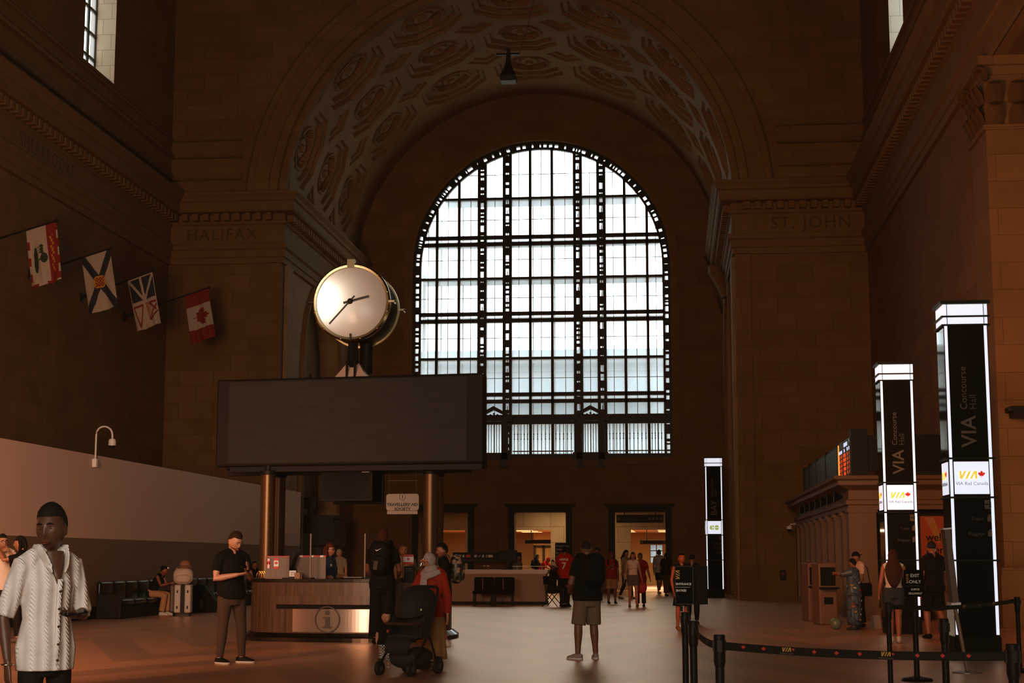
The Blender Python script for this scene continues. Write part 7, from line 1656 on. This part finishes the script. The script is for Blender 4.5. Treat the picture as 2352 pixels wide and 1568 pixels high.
g = fl(2150, 1466); p = Person('man in black T-shirt, black shorts and backwards dark cap seen from behind', atY(2146, 1400, g.y).x, g.y, Ht(1244, g.y, 2145), -158, (140, 84, 60), lvl=2, build=1.08, head=(-30, 0, 0), J=dict(elR=(-.26, .02, 1.13), wrR=(-.20, -.17, .98), elL=(.26, .04, 1.12), wrL=(.25, -.03, .88), knL=(.12, -.06, .50), anL=(.13, .0, .085), knR=(-.10, .03, .50), anR=(-.11, .22, .13)))
p.top((18, 16, 16), .36, longe=.012); p.pants((20, 18, 20), .50, loose=.108, name='shorts'); p.shoes((16, 14, 14)); p.cap((30, 30, 36)); p.hair((16, 12, 10), 'fade', 1.02)
t = thing('waist_bag', 'small dark belt bag at the hip of the man in the dark cap', 'bag', p.W((.24, .06, .92)), p.rz); B().rbox((0, 0, 0), (.08, .2, .14), .03, 3).obj('body', BLKMATTE, t); B().rbox((.04, 0, 0), (.02, .14, .09), .009, 2).obj('pocket', BLKMATTE, t)
c_ = atZ(2128, 1428); t = thing('orange_bag', 'dark duffel bag with orange top on the floor beyond the dark capped man', 'bag', (c_.x, c_.y + 1.2, 0)); B().rbox((0, 0, .17), (.62, .32, .34), .1, 4).obj('body', BLKMATTE, t); B().rbox((-.02, -.0, .345), (.34, .2, .03), .012, 2).obj('top_flap', mat('orange_flap', (190, 84, 34), .6), t); b = B(); b.tube([(-.15, -.1, .33), (-.1, -.14, .46), (.1, -.14, .46), (.15, -.1, .33)], .014); b.obj('handle', BLACK, t)

# bake the voxel remeshed garments and bodies into plain meshes
bpy.context.view_layer.update(); dg = bpy.context.evaluated_depsgraph_get(); _new = []
for o in BAKE:
    me = bpy.data.meshes.new_from_object(o.evaluated_get(dg)); _new.append((o, me))
for o, me in _new:
    ms = [m for m in o.data.materials]; o.modifiers.clear(); o.data = me; me.materials.clear()
    for m in ms: me.materials.append(m)
    me.shade_smooth()
# ------------------------------------------------------------------ camera
cd_ = bpy.data.cameras.new('camera'); cam = bpy.data.objects.new('camera', cd_); COL.objects.link(cam)
cd_.sensor_width = 36.0; cd_.lens = F_PX / 2352 * 36.0; cd_.clip_start = 0.1; cd_.clip_end = 500
cam.location = CAMP; cam.rotation_euler = Matrix((RGT, UPV, -FWD)).transposed().to_euler()
SC.camera = cam
# ------------------------------------------------------------------ sky: bright overcast, brighter on the side behind the camera
w = bpy.data.worlds.new('overcast_sky'); SC.world = w; w.use_nodes = True; nt = w.node_tree
bg = nt.nodes['Background']; tc = N(nt, 'ShaderNodeTexCoord'); sp = N(nt, 'ShaderNodeSeparateXYZ'); nt.links.new(tc.outputs['Generated'], sp.inputs[0])
mr = N(nt, 'ShaderNodeMapRange'); mr.inputs[1].default_value = -1; mr.inputs[2].default_value = .6; mr.inputs[3].default_value = SKY_REAR; mr.inputs[4].default_value = SKY_FRONT
nt.links.new(sp.outputs['Y'], mr.inputs[0]); nt.links.new(mr.outputs[0], bg.inputs['Strength']); bg.inputs['Color'].default_value = (1, 1, .985, 1)
def lamp(name, loc, size, energy, color, target=None, portal=False, sy=None, spread=PI):
    l = bpy.data.lights.new(name, 'AREA'); l.energy = energy; l.color = color; l.shape = 'RECTANGLE'; l.size = size; l.size_y = sy or size; l.spread = spread
    if portal: l.cycles.is_portal = True
    o = bpy.data.objects.new(name, l); COL.objects.link(o); o.location = loc
    d = (Vector(target) - Vector(loc)); o.rotation_euler = d.to_track_quat('-Z', 'Y').to_euler()
    return o
lamp('sky_portal', (WC, YW + 2.4, 13.2), 12.4, 1, (1, 1, 1), (WC, 0, 13.2), True, 16)
lamp('sky_portal', (WC, YB - .7, 13.2), 12.4, 1, (1, 1, 1), (WC, 50, 13.2), True, 16)
lamp('sky_portal', (XL - 1.0, 48.75, 20), 3, 1, (1, 1, 1), (0, 48.75, 20), True, 6)
lamp('sky_portal', (XR + 1.0, 47.95, 20), 3, 1, (1, 1, 1), (-9, 47.95, 20), True, 6)
WARM = (1, .60, .30)
for loc, sz, e, col, tg, spr in LAMPS: lamp('lamp', loc, sz, e, col, tg, spread=spr)
c = SC.cycles
c.max_bounces = 5; c.diffuse_bounces = 3; c.glossy_bounces = 3; c.transmission_bounces = 3; c.transparent_max_bounces = 8
c.sample_clamp_indirect = 3.0; c.caustics_reflective = False; c.caustics_refractive = False
c.use_denoising = True; c.use_adaptive_sampling = True; c.adaptive_threshold = 0.03
vs_ = SC.view_settings; vs_.view_transform = 'Standard'; vs_.look = 'None'; vs_.exposure = 0; vs_.gamma = 1
if CURVE:
    vs_.use_curve_mapping = True; cm = vs_.curve_mapping; cm.use_clip = False
    for i, pts in enumerate(CURVE):
        cv = cm.curves[i]
        cv.points[0].location = pts[0]; cv.points[-1].location = pts[-1]
        for p in pts[1:-1]: cv.points.new(*p)
    cm.update()
